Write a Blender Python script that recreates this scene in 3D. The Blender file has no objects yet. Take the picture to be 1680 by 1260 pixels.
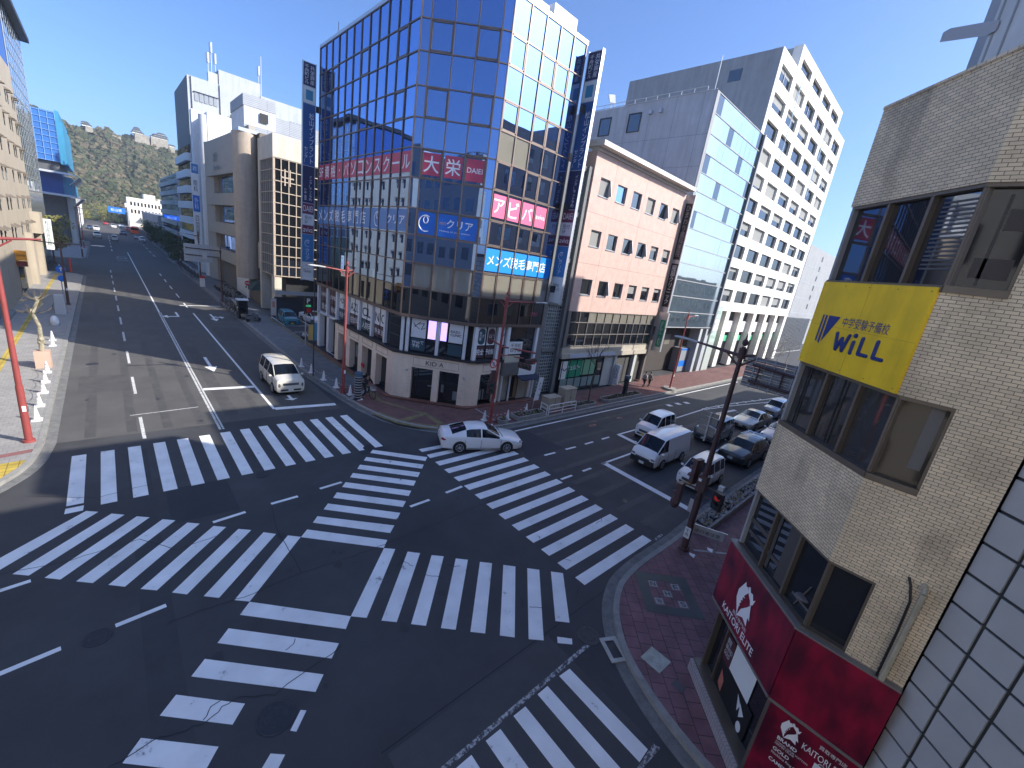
import bpy, math, random
from mathutils import Vector, Matrix
R=math.radians; S=bpy.context.scene; C=S.collection
rnd=random.Random(7)
# ---------------- camera, sky, sun, exposure ----------------
F_PX=690.0; PITCH,ROLL,YAW=R(15.81),R(-8.565),R(44.80); CAMH=10.7
cam=bpy.data.cameras.new('camera'); camo=bpy.data.objects.new('camera',cam); C.objects.link(camo); S.camera=camo
cam.sensor_width=36; cam.lens=F_PX/1680*36; cam.clip_start=.1; cam.clip_end=4000
_f=Vector((math.sin(YAW)*math.cos(PITCH),math.cos(YAW)*math.cos(PITCH),-math.sin(PITCH)))
_r=Vector((math.cos(YAW),-math.sin(YAW),0)); _d=_f.cross(_r)
_x=_r*math.cos(ROLL)+_d*math.sin(ROLL); _y=-_r*math.sin(ROLL)+_d*math.cos(ROLL)
camo.matrix_world=Matrix(((_x.x,-_y.x,-_f.x,0),(_x.y,-_y.y,-_f.y,0),(_x.z,-_y.z,-_f.z,CAMH),(0,0,0,1)))
SUN_EL=R(33.3); SUN_DIR=Vector((.661*math.cos(SUN_EL),-.750*math.cos(SUN_EL),math.sin(SUN_EL)))
w=bpy.data.worlds.new('World'); S.world=w; w.use_nodes=True; nt=w.node_tree
bg=nt.nodes['Background']; sky=nt.nodes.new('ShaderNodeTexSky'); sky.sky_type='NISHITA'; sky.sun_disc=False
sky.sun_elevation=SUN_EL; sky.sun_rotation=math.atan2(SUN_DIR.x,SUN_DIR.y); sky.air_density=.9; sky.dust_density=2.2; sky.ozone_density=3.0; sky.altitude=0
tint=nt.nodes.new('ShaderNodeVectorMath'); tint.operation='MULTIPLY'; tint.inputs[1].default_value=(.49,.645,.88); nt.links.new(sky.outputs[0],tint.inputs[0]); nt.links.new(tint.outputs[0],bg.inputs[0]); bg.inputs[1].default_value=.115
sl=bpy.data.lights.new('sun','SUN'); sl.energy=2.95; sl.angle=R(.53); sl.color=(1,.93,.82)
so=bpy.data.objects.new('sun',sl); C.objects.link(so); so.rotation_euler=(-SUN_DIR).to_track_quat('-Z','Y').to_euler()
S.view_settings.view_transform='Standard'; S.view_settings.look='None'; S.view_settings.exposure=1.45; S.view_settings.gamma=1
S.cycles.max_bounces=6; S.cycles.caustics_reflective=False; S.cycles.caustics_refractive=False
# ---------------- materials ----------------
_M={}
def mat(name,col,r=.8,metal=0,noise=0,scale=2.0,bump=0,bscale=20,ior=None,emit=None,es=0,coat=0,fine=0,stain=0):
    if name in _M: return _M[name]
    m=bpy.data.materials.new(name); m.use_nodes=True; n=m.node_tree.nodes; l=m.node_tree.links; b=n['Principled BSDF']
    b.inputs['Base Color'].default_value=(*col,1); b.inputs['Roughness'].default_value=r; b.inputs['Metallic'].default_value=metal
    if ior: b.inputs['IOR'].default_value=ior
    if coat: b.inputs['Coat Weight'].default_value=coat; b.inputs['Coat Roughness'].default_value=.04
    if emit: b.inputs['Emission Color'].default_value=(*emit,1); b.inputs['Emission Strength'].default_value=es
    if noise or bump or fine or stain:
        g=n.new('ShaderNodeNewGeometry')
        def nz(sc,det=6,stretch=None):
            t=n.new('ShaderNodeTexNoise'); t.inputs['Scale'].default_value=sc; t.inputs['Detail'].default_value=det; t.inputs['Roughness'].default_value=.65
            if stretch:
                mp=n.new('ShaderNodeMapping'); mp.inputs['Scale'].default_value=stretch; l.new(g.outputs['Position'],mp.inputs[0]); l.new(mp.outputs[0],t.inputs['Vector'])
            else: l.new(g.outputs['Position'],t.inputs['Vector'])
            return t
        cur=None
        def mul(sock,t,lo,hi,amt):
            mr=n.new('ShaderNodeMapRange'); mr.inputs[1].default_value=lo; mr.inputs[2].default_value=hi; mr.inputs[3].default_value=1-amt; mr.inputs[4].default_value=1+amt
            l.new(t.outputs[0],mr.inputs[0]); x=n.new('ShaderNodeVectorMath'); x.operation='SCALE'
            if sock is None: x.inputs[0].default_value=col
            else: l.new(sock,x.inputs[0])
            l.new(mr.outputs[0],x.inputs['Scale']); return x.outputs[0]
        if noise: cur=mul(cur,nz(scale),.3,.7,noise)
        if fine: cur=mul(cur,nz(60,3),.3,.7,fine)
        if stain: cur=mul(cur,nz(1.0,5,(2.2,2.2,.22)),.35,.75,stain)
        if cur is not None: l.new(cur,b.inputs['Base Color'])
        if bump:
            t=nz(bscale); bp=n.new('ShaderNodeBump'); bp.inputs['Strength'].default_value=bump; bp.inputs['Distance'].default_value=.02; l.new(t.outputs[0],bp.inputs['Height']); l.new(bp.outputs[0],b.inputs['Normal'])
    _M[name]=m; return m
def glassmat(name,base,tint,mix,r=.02,wav=.04,wsc=.35):
    if name in _M: return _M[name]
    m=bpy.data.materials.new(name); m.use_nodes=True; n=m.node_tree.nodes; l=m.node_tree.links; n.remove(n['Principled BSDF']); o=n['Material Output']
    d=n.new('ShaderNodeBsdfDiffuse'); d.inputs[0].default_value=(*base,1); gl=n.new('ShaderNodeBsdfGlossy'); gl.inputs[0].default_value=(*tint,1); gl.inputs['Roughness'].default_value=r
    fr=n.new('ShaderNodeLayerWeight'); fr.inputs[0].default_value=.35; mr=n.new('ShaderNodeMapRange'); mr.inputs[3].default_value=mix; mr.inputs[4].default_value=min(1,mix+.45); l.new(fr.outputs['Facing'],mr.inputs[0])
    mx=n.new('ShaderNodeMixShader'); l.new(mr.outputs[0],mx.inputs[0]); l.new(d.outputs[0],mx.inputs[1]); l.new(gl.outputs[0],mx.inputs[2]); l.new(mx.outputs[0],o.inputs[0])
    if wav:
        g=n.new('ShaderNodeNewGeometry'); t=n.new('ShaderNodeTexNoise'); t.inputs['Scale'].default_value=wsc; t.inputs['Detail'].default_value=1; l.new(g.outputs['Position'],t.inputs['Vector'])
        bp=n.new('ShaderNodeBump'); bp.inputs['Strength'].default_value=wav; bp.inputs['Distance'].default_value=.1; l.new(t.outputs[0],bp.inputs['Height']); l.new(bp.outputs[0],gl.inputs['Normal'])
    _M[name]=m; return m
def tilemat(name,ux,uy,w,h,c1,c2,cm,mort=.006,off=.5,r=.5,bump=.4,var=.12,ground=False,stain=0,spec=None):
    """brick pattern along horizontal direction (ux,uy) and height; ground: along (ux,uy) and its normal"""
    if name in _M: return _M[name]
    m=bpy.data.materials.new(name); m.use_nodes=True; n=m.node_tree.nodes; l=m.node_tree.links; b=n['Principled BSDF']
    g=n.new('ShaderNodeNewGeometry')
    def dot(v):
        x=n.new('ShaderNodeVectorMath'); x.operation='DOT_PRODUCT'; l.new(g.outputs['Position'],x.inputs[0]); x.inputs[1].default_value=v; return x.outputs['Value']
    cx=n.new('ShaderNodeCombineXYZ'); l.new(dot((ux,uy,0)),cx.inputs[0]); l.new(dot((-uy,ux,0) if ground else (0,0,1)),cx.inputs[1])
    t=n.new('ShaderNodeTexBrick'); l.new(cx.outputs[0],t.inputs['Vector']); t.inputs['Scale'].default_value=1; t.inputs['Brick Width'].default_value=w; t.inputs['Row Height'].default_value=h
    t.inputs['Mortar Size'].default_value=mort; t.inputs['Mortar Smooth'].default_value=.1; t.offset=off; t.inputs['Color1'].default_value=(*c1,1); t.inputs['Color2'].default_value=(*c2,1); t.inputs['Mortar'].default_value=(*cm,1)
    nz=n.new('ShaderNodeTexNoise'); nz.inputs['Scale'].default_value=1.6; nz.inputs['Detail'].default_value=7; l.new(g.outputs['Position'],nz.inputs['Vector'])
    mr=n.new('ShaderNodeMapRange'); mr.inputs[1].default_value=.3; mr.inputs[2].default_value=.7; mr.inputs[3].default_value=1-var; mr.inputs[4].default_value=1+var; l.new(nz.outputs[0],mr.inputs[0])
    x=n.new('ShaderNodeVectorMath'); x.operation='SCALE'; l.new(t.outputs['Color'],x.inputs[0]); l.new(mr.outputs[0],x.inputs['Scale']); out=x.outputs[0]
    if stain:
        mp=n.new('ShaderNodeMapping'); mp.inputs['Scale'].default_value=(1.7,1.7,.35); l.new(g.outputs['Position'],mp.inputs[0]); n2=n.new('ShaderNodeTexNoise'); n2.inputs['Scale'].default_value=1.1; n2.inputs['Detail'].default_value=8; l.new(mp.outputs[0],n2.inputs['Vector'])
        m2=n.new('ShaderNodeMapRange'); m2.inputs[1].default_value=.55; m2.inputs[2].default_value=.75; m2.inputs[3].default_value=1; m2.inputs[4].default_value=1-stain; l.new(n2.outputs[0],m2.inputs[0])
        x2=n.new('ShaderNodeVectorMath'); x2.operation='SCALE'; l.new(out,x2.inputs[0]); l.new(m2.outputs[0],x2.inputs['Scale']); out=x2.outputs[0]
    l.new(out,b.inputs['Base Color']); b.inputs['Roughness'].default_value=r
    if bump:
        bp=n.new('ShaderNodeBump'); bp.inputs['Strength'].default_value=bump; bp.inputs['Distance'].default_value=.004; bp.invert=True; l.new(t.outputs['Fac'],bp.inputs['Height']); l.new(bp.outputs[0],b.inputs['Normal'])
    _M[name]=m; return m
# ---------------- mesh builder ----------------
class Fr:
    """wall frame seen from outside: u to the right, w up, d outward"""
    def __init__(s,x,y,nx,ny,z=0):
        k=math.hypot(nx,ny); s.o=Vector((x,y,z)); s.d=Vector((nx/k,ny/k,0)); s.w=Vector((0,0,1)); s.u=(-s.d).cross(s.w)
    def p(s,u,d,w): return s.o+s.u*u+s.d*d+s.w*w
class GFr(Fr):
    def __init__(s,x,y,ang,z=0):
        s.o=Vector((x,y,z)); s.u=Vector((math.cos(ang),math.sin(ang),0)); s.d=Vector((0,0,1)); s.w=s.d.cross(s.u)
class MB:
    def __init__(s): s.v=[]; s.f=[]; s.m=[]; s.c=0
    def poly(s,*p):
        n=len(s.v); s.v+=[tuple(q) for q in p]; s.f.append(tuple(range(n,n+len(p)))); s.m.append(s.c); return s
    def hexa(s,p):
        n=len(s.v); s.v+=[tuple(q) for q in p]
        for q in ((0,3,2,1),(4,5,6,7),(0,1,5,4),(1,2,6,5),(2,3,7,6),(3,0,4,7)): s.f.append(tuple(n+i for i in q)); s.m.append(s.c)
        return s
    def box(s,x0,x1,y0,y1,z0,z1): return s.hexa([(x0,y0,z0),(x1,y0,z0),(x1,y1,z0),(x0,y1,z0),(x0,y0,z1),(x1,y0,z1),(x1,y1,z1),(x0,y1,z1)])
    def fbox(s,F,u0,u1,w0,w1,d0,d1): 
        return s.hexa([F.p(u0,d1,w0),F.p(u1,d1,w0),F.p(u1,d0,w0),F.p(u0,d0,w0),F.p(u0,d1,w1),F.p(u1,d1,w1),F.p(u1,d0,w1),F.p(u0,d0,w1)])
    def fq(s,F,u0,u1,w0,w1,d): return s.poly(F.p(u0,d,w0),F.p(u1,d,w0),F.p(u1,d,w1),F.p(u0,d,w1))
    def prism(s,pts,z0,z1,top=True,bot=True):
        n=len(s.v); k=len(pts); s.v+=[(p[0],p[1],z0) for p in pts]+[(p[0],p[1],z1) for p in pts]
        for i in range(k): j=(i+1)%k; s.f.append((n+i,n+j,n+k+j,n+k+i)); s.m.append(s.c)
        if top: s.f.append(tuple(range(n+k,n+2*k))); s.m.append(s.c)
        if bot: s.f.append(tuple(range(n+k-1,n-1,-1))); s.m.append(s.c)
        return s
    def tube(s,a,b,r0,r1=None,n=8,cap=True):
        a=Vector(a); b=Vector(b); r1=r0 if r1 is None else r1; d=(b-a).normalized(); x=d.orthogonal().normalized(); y=d.cross(x); k=len(s.v)
        for c,r in ((a,r0),(b,r1)):
            for i in range(n): t=2*math.pi*i/n; s.v.append(tuple(c+x*(r*math.cos(t))+y*(r*math.sin(t))))
        for i in range(n): j=(i+1)%n; s.f.append((k+i,k+j,k+n+j,k+n+i)); s.m.append(s.c)
        if cap: s.f.append(tuple(range(k+n-1,k-1,-1))); s.m.append(s.c); s.f.append(tuple(range(k+n,k+2*n))); s.m.append(s.c)
        return s
    def path(s,pts,r,n=6):
        for a,b in zip(pts,pts[1:]): s.tube(a,b,r,r,n)
        return s
    def sph(s,c,rx,ry=None,rz=None,n=10,m=6):
        ry=rx if ry is None else ry; rz=rx if rz is None else rz; k=len(s.v)
        for i in range(1,m):
            a=math.pi*i/m
            for j in range(n): t=2*math.pi*j/n; s.v.append((c[0]+rx*math.sin(a)*math.cos(t),c[1]+ry*math.sin(a)*math.sin(t),c[2]+rz*math.cos(a)))
        s.v.append((c[0],c[1],c[2]+rz)); s.v.append((c[0],c[1],c[2]-rz)); T=len(s.v)-2
        for i in range(m-2):
            for j in range(n): j2=(j+1)%n; s.f.append((k+i*n+j,k+(i+1)*n+j,k+(i+1)*n+j2,k+i*n+j2)); s.m.append(s.c)
        for j in range(n): j2=(j+1)%n; s.f.append((T,k+j,k+j2)); s.m.append(s.c); s.f.append((T+1,k+(m-2)*n+j2,k+(m-2)*n+j)); s.m.append(s.c)
        return s
    def ring(s,c,ax,r,t,n=16,k=6):
        c=Vector(c); ax=Vector(ax).normalized(); x=ax.orthogonal().normalized(); y=ax.cross(x); b=len(s.v)
        for i in range(n):
            a=2*math.pi*i/n; e=x*math.cos(a)+y*math.sin(a)
            for j in range(k): q=2*math.pi*j/k; s.v.append(tuple(c+e*(r+t*math.cos(q))+ax*(t*math.sin(q))))
        for i in range(n):
            for j in range(k): i2=(i+1)%n; j2=(j+1)%k; s.f.append((b+i*k+j,b+i2*k+j,b+i2*k+j2,b+i*k+j2)); s.m.append(s.c)
        return s
    def mesh(s,name,mats,off=(0,0,0),smooth=False):
        me=bpy.data.meshes.new(name); o=off
        me.from_pydata([(a-o[0],b-o[1],c-o[2]) for a,b,c in s.v],[],s.f)
        for m in (mats if isinstance(mats,(list,tuple)) else [mats]): me.materials.append(m)
        if any(s.m): me.polygons.foreach_set('material_index',s.m)
        if smooth: me.polygons.foreach_set('use_smooth',[True]*len(s.f)); me.set_sharp_from_angle(angle=R(smooth if smooth>1 else 38))
        me.validate(); return me
def base(o):
    while o.parent: o=o.parent
    return o.location
def tag(o,label=None,cat=None,group=None,kind=None):
    if label: o['label']=label
    if cat: o['category']=cat
    if group: o['group']=group
    if kind: o['kind']=kind
    return o
def thing(name,label,cat,loc=(0,0,0),rz=0,group=None):
    o=bpy.data.objects.new(name,None); C.objects.link(o); o.location=loc; o.rotation_euler=(0,0,rz); o.empty_display_size=.2; return tag(o,label,cat,group)
def split(mb):
    par=list(range(len(mb.v)))
    def fd(i):
        while par[i]!=i: par[i]=par[par[i]]; i=par[i]
        return i
    for f in mb.f:
        for i in f[1:]: par[fd(i)]=fd(f[0])
    g={}
    for f,m in zip(mb.f,mb.m): g.setdefault(fd(f[0]),[]).append((f,m))
    out=[]
    for fs in g.values():
        ids=sorted({i for f,_ in fs for i in f}); mp={a:b for b,a in enumerate(ids)}; o=MB(); o.v=[mb.v[i] for i in ids]; o.f=[tuple(mp[i] for i in f) for f,_ in fs]; o.m=[m for _,m in fs]; out.append(o)
    return out
def part(name,mb,mats,parent,smooth=False,label=None,kind=None):
    if name in SPLIT: name_=name; return [part_(name_,m,mats,parent,smooth,label,kind) for m in split(mb)][0]
    return part_(name,mb,mats,parent,smooth,label,kind)
SPLIT={'white_column','corner_trim','entrance_pillar','sign_trim','carport_column','shop_post','glass_block_window','window_display','roof_aerial','column','pillar','debris_fan','antenna','post','poster_shape','foot','fascia_stone','shop_fascia','shop_wall','wall_lamp','support','bracket','vent_hood','stiffener_','rib','cable_conduit','office_furniture_','bumper_','scaffold_pole','roof_plant_room','brick_wall'}
def part_(name,mb,mats,parent,smooth=False,label=None,kind=None):
    o=bpy.data.objects.new(name,mb.mesh(name,mats,base(parent),smooth)); C.objects.link(o); o.parent=parent
    if label: o['label']=label
    if kind: o['kind']=kind
    return o
def single(name,mb,mats,loc,label,cat,group=None,smooth=False,rz=0):
    o=bpy.data.objects.new(name,mb.mesh(name,mats,loc,smooth)); C.objects.link(o); o.location=loc; return tag(o,label,cat,group)
def struct(name,mb,mats,smooth=False,kind='structure'):
    o=bpy.data.objects.new(name,mb.mesh(name,mats,(0,0,0),smooth)); C.objects.link(o); o['kind']=kind; return o
def copy_tree(o,parent=None,loc=None,rz=None,label=None):
    c=o.copy(); C.objects.link(c); c.parent=parent
    if loc is not None: c.location=loc
    if rz is not None: c.rotation_euler=(0,0,rz)
    if label: c['label']=label
    for ch in list(o.children): copy_tree(ch,c)
    return c
def many(name,items,mats,parent,smooth=False,dist=None,cap=100,sub=None):
    """each item (an MB) becomes one part; past cap the rest join into one part"""
    it=list(items)
    if len(it)>cap:
        def key(m): v=m.v[0]; return (v[0]**2+v[1]**2+(v[2]-CAMH)**2)
        it.sort(key=key)
    for m in it[:cap]: part(name,m,mats,parent,smooth)
    if len(it)>cap:
        r=MB()
        for m in it[cap:]:
            n=len(r.v); r.v+=m.v; r.f+=[tuple(i+n for i in f) for f in m.f]; r.m+=m.m
        part(name,r,mats,parent,smooth,kind='stuff')
_tx={}
def textmesh(s,bold=0):
    k=(s,bold)
    if k in _tx: return _tx[k]
    c=bpy.data.curves.new('t','FONT'); c.body=s; c.resolution_u=3; c.offset=bold; c.space_line=.95; o=bpy.data.objects.new('t',c); C.objects.link(o)
    bpy.context.view_layer.update(); dg=bpy.context.evaluated_depsgraph_get(); m=bpy.data.meshes.new_from_object(o.evaluated_get(dg))
    v=[tuple(a.co) for a in m.vertices]; f=[tuple(p.vertices) for p in m.polygons]
    bpy.data.objects.remove(o); bpy.data.curves.remove(c); bpy.data.meshes.remove(m); _tx[k]=(v,f); return _tx[k]
def text(mb,s,F,u0,u1,w0,w1,d=.02,bold=0,vertical=False,keep=False):
    if vertical: s='\n'.join(s.replace('ー','|'))
    v,f=textmesh(s,bold); xs=[a[0] for a in v]; ys=[a[1] for a in v]; x0,x1,y0,y1=min(xs),max(xs),min(ys),max(ys); n=len(mb.v)
    sx=(u1-u0)/max(x1-x0,1e-4); sy=(w1-w0)/max(y1-y0,1e-4); ou=ow=0
    if keep:
        k=min(sx,sy); ou=((u1-u0)-k*(x1-x0))/2; ow=((w1-w0)-k*(y1-y0))/2; sx=sy=k
    mb.v+=[tuple(F.p(u0+ou+(a[0]-x0)*sx,d,w0+ow+(a[1]-y0)*sy)) for a in v]; mb.f+=[tuple(i+n for i in q) for q in f]; mb.m+=[mb.c]*len(f); return mb
def lettering(s,F,u0,u1,w0,w1,m,parent,d=.02,**k): return part('lettering',text(MB(),s,F,u0,u1,w0,w1,d,**k),m,parent)
def grid_wall(mb,F,U0,U1,W0,W1,cols,rows,d0,d1,skip=()):
    """wall slab with window holes: full-height piers, spandrels between"""
    e=U0
    for (a,b) in cols: mb.fbox(F,e,a,W0,W1,d0,d1); e=b
    mb.fbox(F,e,U1,W0,W1,d0,d1)
    for (a,b) in cols:
        z=W0
        for (c,d) in rows: mb.fbox(F,a,b,z,c,d0,d1); z=d
        mb.fbox(F,a,b,z,W1,d0,d1)
    return mb
# ================= ground, roads, pavements, markings =================
M_asph=mat('asphalt',(.051,.052,.057),.82,noise=.28,scale=.3,bump=.25,bscale=70,fine=.28)
M_asph2=mat('asphalt_patch',(.034,.037,.046),.85,noise=.12,scale=.8,bump=.25,bscale=70,fine=.22)
M_asph3=mat('asphalt_worn',(.062,.063,.066),.82,noise=.15,scale=.8,bump=.25,bscale=70,fine=.22)
M_gutter=mat('gutter_concrete',(.17,.17,.165),.9,noise=.3,scale=2.5,bump=.3,bscale=40,fine=.35)
M_kerb=mat('kerb_stone',(.27,.265,.25),.85,noise=.2,scale=3,bump=.2,bscale=50,fine=.15)
M_ground=mat('ground_concrete',(.16,.16,.155),.9,noise=.2,scale=.1)
M_crack=mat('crack_tar',(.018,.02,.026),.8)
M_sealed=mat('manhole_iron',(.035,.037,.045),.55,metal=.3,noise=.3,scale=9,bump=.5,bscale=35)
M_grate=mat('drain_hole',(.02,.02,.028),.6)
def paintmat(name,col,wear=.47,big=2.2,under=(.07,.072,.08)):
    m=bpy.data.materials.new(name); m.use_nodes=True; n=m.node_tree.nodes; l=m.node_tree.links; b=n['Principled BSDF']; g=n.new('ShaderNodeNewGeometry')
    a=n.new('ShaderNodeTexNoise'); a.inputs['Scale'].default_value=big; a.inputs['Detail'].default_value=8; a.inputs['Roughness'].default_value=.72; l.new(g.outputs['Position'],a.inputs['Vector'])
    r=n.new('ShaderNodeMapRange'); r.inputs[1].default_value=wear-.13; r.inputs[2].default_value=wear-.035; l.new(a.outputs[0],r.inputs[0])
    mx=n.new('ShaderNodeMix'); mx.data_type='RGBA'; l.new(r.outputs[0],mx.inputs['Factor']); mx.inputs['A'].default_value=(*under,1)
    c=n.new('ShaderNodeTexNoise'); c.inputs['Scale'].default_value=1.1; c.inputs['Detail'].default_value=6; l.new(g.outputs['Position'],c.inputs['Vector'])
    r2=n.new('ShaderNodeMapRange'); r2.inputs[1].default_value=.3; r2.inputs[2].default_value=.7; r2.inputs[3].default_value=.86; r2.inputs[4].default_value=1.05; l.new(c.outputs[0],r2.inputs[0])
    x=n.new('ShaderNodeVectorMath'); x.operation='SCALE'; x.inputs[0].default_value=col; l.new(r2.outputs[0],x.inputs['Scale']); l.new(x.outputs[0],mx.inputs['B']); l.new(mx.outputs['Result'],b.inputs['Base Color']); b.inputs['Roughness'].default_value=.75
    return m
M_paint=paintmat('road_paint_white',(.85,.85,.84),.422)
M_paintw=paintmat('road_paint_worn',(.5,.5,.5),.6,9)
M_papor=paintmat('road_paint_orange',(.62,.25,.12),.62,6)
def tri_fan(mb,pts,z):
    mb.poly(*[(x,y,z) for x,y in pts]); return mb
def offs(path,d):
    """offset polyline to its left by d"""
    out=[]; 
    for i,p in enumerate(path):
        a=Vector(path[max(i-1,0)]); b=Vector(path[min(i+1,len(path)-1)]); t=(b-a).normalized(); out.append((p[0]-t.y*d,p[1]+t.x*d))
    return out
def band(mb,path,a,b,z0,z1):
    P=offs(path,a); Q=offs(path,b)
    for i in range(len(P)-1):
        mb.hexa([(*P[i],z0),(*P[i+1],z0),(*Q[i+1],z0),(*Q[i],z0),(*P[i],z1),(*P[i+1],z1),(*Q[i+1],z1),(*Q[i],z1)] if b>a else [(*Q[i],z0),(*Q[i+1],z0),(*P[i+1],z0),(*P[i],z0),(*Q[i],z1),(*Q[i+1],z1),(*P[i+1],z1),(*P[i],z1)])
def smooth(path,it=2):
    for _ in range(it):
        o=[path[0]]
        for a,b in zip(path,path[1:]): o+=[(a[0]*.75+b[0]*.25,a[1]*.75+b[1]*.25),(a[0]*.25+b[0]*.75,a[1]*.25+b[1]*.75)]
        path=o+[path[-1]]
    return path
mb=MB(); mb.poly((-1500,-1500,-.06),(1500,-1500,-.06),(1500,1500,-.06),(-1500,1500,-.06)); struct('ground',mb,M_ground)
mb=MB(); mb.prism([(-90,-70),(160,-70),(160,60),(14,60),(14,420),(-60,420),(-60,60),(-90,60)],-.05,0); struct('road',mb,M_asph)
# outer gutter paths, pavement on the left hand side of the travel direction
NE=[(10.45,135),(10.45,34)]+smooth([(10.45,34),(10.9,28),(11.4,24.2),(12.6,21.4),(14.9,19.4),(18.2,18.7),(22,18.65)],2)[1:]+[(38,18.7),(60,18.7),(90,18.7)]
NW=[(-30,19.0),(-7,19.6)]+smooth([(-7,19.6),(-4.3,21.0),(-3.5,21.9),(-2.6,23.6),(-2.38,26)],2)[1:]+[(-2.38,74),(-2.38,88)]+[(-3.2,90.4),(-6,91.5)]
SE=[(60,6.55),(22,6.5),(17.4,6.3)]+smooth([(17.4,6.3),(13.3,6.35),(11.6,5.75),(10.35,4.72),(9.65,3.7),(9.05,2.2),(8.75,.6),(8.7,-2)],2)[1:]+[(8.7,-40)]
NW2=[(-8,113),(-3.6,114),(-2.7,117),(-2.7,165)]
NEr=NE; SEr=SE
# direction: NE path runs +y->-y->+x with pavement on its left; SE runs -x then -y with pavement on its left; NW runs +x then +y with pavement on its left
for nm,P,K in (('NE',NE,.36),('NW',NW,.36),('SE',SE,.36),('NW2',NW2,.3)):
    g=MB(); band(g,P,0,K,0,.012); struct('gutter',g,M_gutter)
    g=MB(); band(g,P,K,K+.2,0,.15)
    struct('kerb',g,M_kerb)
q=MB(); q.poly((-2.38,26,.0009),(10.45,26,.0009),(10.45,134,.0009),(14,134,.0009),(14,340,.0009),(-6,340,.0009),(-6,100,.0009),(-2.38,88,.0009)); struct('street_surface',q,mat('asphalt_old_grey',(.088,.086,.084),.85,noise=.2,scale=.35,bump=.25,bscale=70,fine=.28))
T_red=tilemat('pavement_red_block',1,0,.2,.1,(.19,.085,.075),(.15,.07,.065),(.08,.055,.05),.008,.5,.85,.5,.2,ground=True)
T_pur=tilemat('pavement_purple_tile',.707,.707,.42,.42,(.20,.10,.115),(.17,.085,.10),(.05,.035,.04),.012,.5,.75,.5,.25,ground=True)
T_grey=tilemat('pavement_grey_paver',1,0,.3,.3,(.30,.29,.28),(.27,.265,.26),(.2,.195,.19),.01,.5,.88,.4,.12,ground=True)
T_grey2=tilemat('pavement_asphalt_grey',1,0,1.2,1.2,(.17,.175,.18),(.155,.16,.165),(.12,.12,.12),.01,.5,.88,.2,.15,ground=True)
M_tact=tilemat('tactile_yellow_block',1,0,.3,.3,(.50,.36,.06),(.44,.33,.06),(.2,.16,.05),.014,0,.8,.6,.3,ground=True)
M_tactw=tilemat('tactile_worn_block',1,0,.3,.3,(.21,.17,.07),(.19,.16,.075),(.12,.1,.06),.014,0,.85,.6,.3,ground=True)
def pav(name,pts,m,z=.135):
    mb=MB(); mb.prism(pts,0,z); return struct(name,mb,m)
ne=offs(NE,.56); nw=offs(NW,.56); se=offs(SE,.56)
iA=[p for p in ne if p[1]>=29.3]; iC=[p for p in ne if p[1]<29.3 and p[0]<18.9]; iB=[p for p in ne if p[0]>=18.9]
pav('pavement',iA+[(14.2,29.3),(14.2,44),(14.2,135)],T_grey2)
pav('pavement',[iA[-1]]+iC+[(18.9,22.5),(18.0,22.5),(14.2,26.4),(14.2,29.3)],T_red)
pav('pavement',[iC[-1]]+iB+[(90,23.6),(45.4,23.6),(45.4,40),(42.8,40),(42.8,22.9),(18.9,22.5)],T_red)
pav('pavement',nw+[(-6,91),(-7,91),(-7,19.6),(-30,19.8)],T_grey)
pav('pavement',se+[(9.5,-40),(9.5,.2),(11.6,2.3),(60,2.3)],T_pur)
pav('pavement',offs(NW2,.5)+[(-8,165)],T_grey)
pav('pavement',[(14.2,135),(14.2,200),(11.2,200),(11.2,135)],T_grey2)
mb=MB()
for a,b in (((14.2,44),(14.6,58.2)),): mb.poly((14.25,43.9,.14),(26,43.9,.14),(26,58.1,.14),(14.25,58.1,.14))
struct('parking_ground',mb,M_asph2)
mb=MB()
for x in (14.25,17.0,19.6): mb.poly((x,52.6,.146),(x+.12,52.6,.146),(x+.12,58,.146),(x,58,.146))
mb.poly((14.25,52.4,.146),(17.3,52.4,.146),(17.3,52.55,.146),(14.25,52.55,.146)); mb.poly((14.3,49,.146),(17.4,49.2,.146),(17.4,49.3,.146),(14.3,49.1,.146))
mb.poly((14.7,37.9,.142),(14.7,40.5,.142),(14.82,40.5,.142),(14.82,37.9,.142)); mb.poly((14.7,40.5,.142),(17,40.7,.142),(17,40.82,.142),(14.7,40.62,.142))
struct('parking_line',mb,M_paint)
def ribbon(mb,pts,wd,z):
    P=offs(pts,wd/2); Q=offs(pts,-wd/2)
    for i in range(len(P)-1): mb.poly((*Q[i],z),(*Q[i+1],z),(*P[i+1],z),(*P[i],z))
mb=MB(); ribbon(mb,[(-5.4,19.9),(-5.4,88)],.3,.141); mb.poly((-3.0,24.3,.141),(-3.9,24.2,.141),(-5.25,23.2,.141),(-5.25,20.9,.141),(-4.0,22.1,.141)); struct('tactile_paving',mb,M_tact)
mb=MB(); ribbon(mb,[(-3.0,25.2),(-4.2,24.9),(-7,24.6)],.35,.139); struct('pavement_red_band',mb,mat('red_band',(.22,.1,.1),.85,noise=.2))
mb=MB(); ribbon(mb,[(13.85,58),(13.85,42),(13.9,34),(13.6,29.5),(13.25,26.1),(14.94,22.8)],.3,.141)
ribbon(mb,[(12.0,24.2),(12.7,22.1),(13.6,21.15),(14.7,20.5)],.62,.145); ribbon(mb,[(12.8,22.3),(14.94,22.9),(14.9,20.9)],.5,.149); struct('tactile_paving',mb,M_tactw)
mb=MB(); ribbon(mb,[(18.9,22.4),(18.75,20.0)],.12,.143); ribbon(mb,[(11.3,27.0),(14.1,29.2)],.3,.143); ribbon(mb,[(17.3,5.0),(20.3,2.4)],.12,.141); struct('pavement_joint',mb,mat('joint_stone',(.36,.36,.36),.85,noise=.2))
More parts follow.
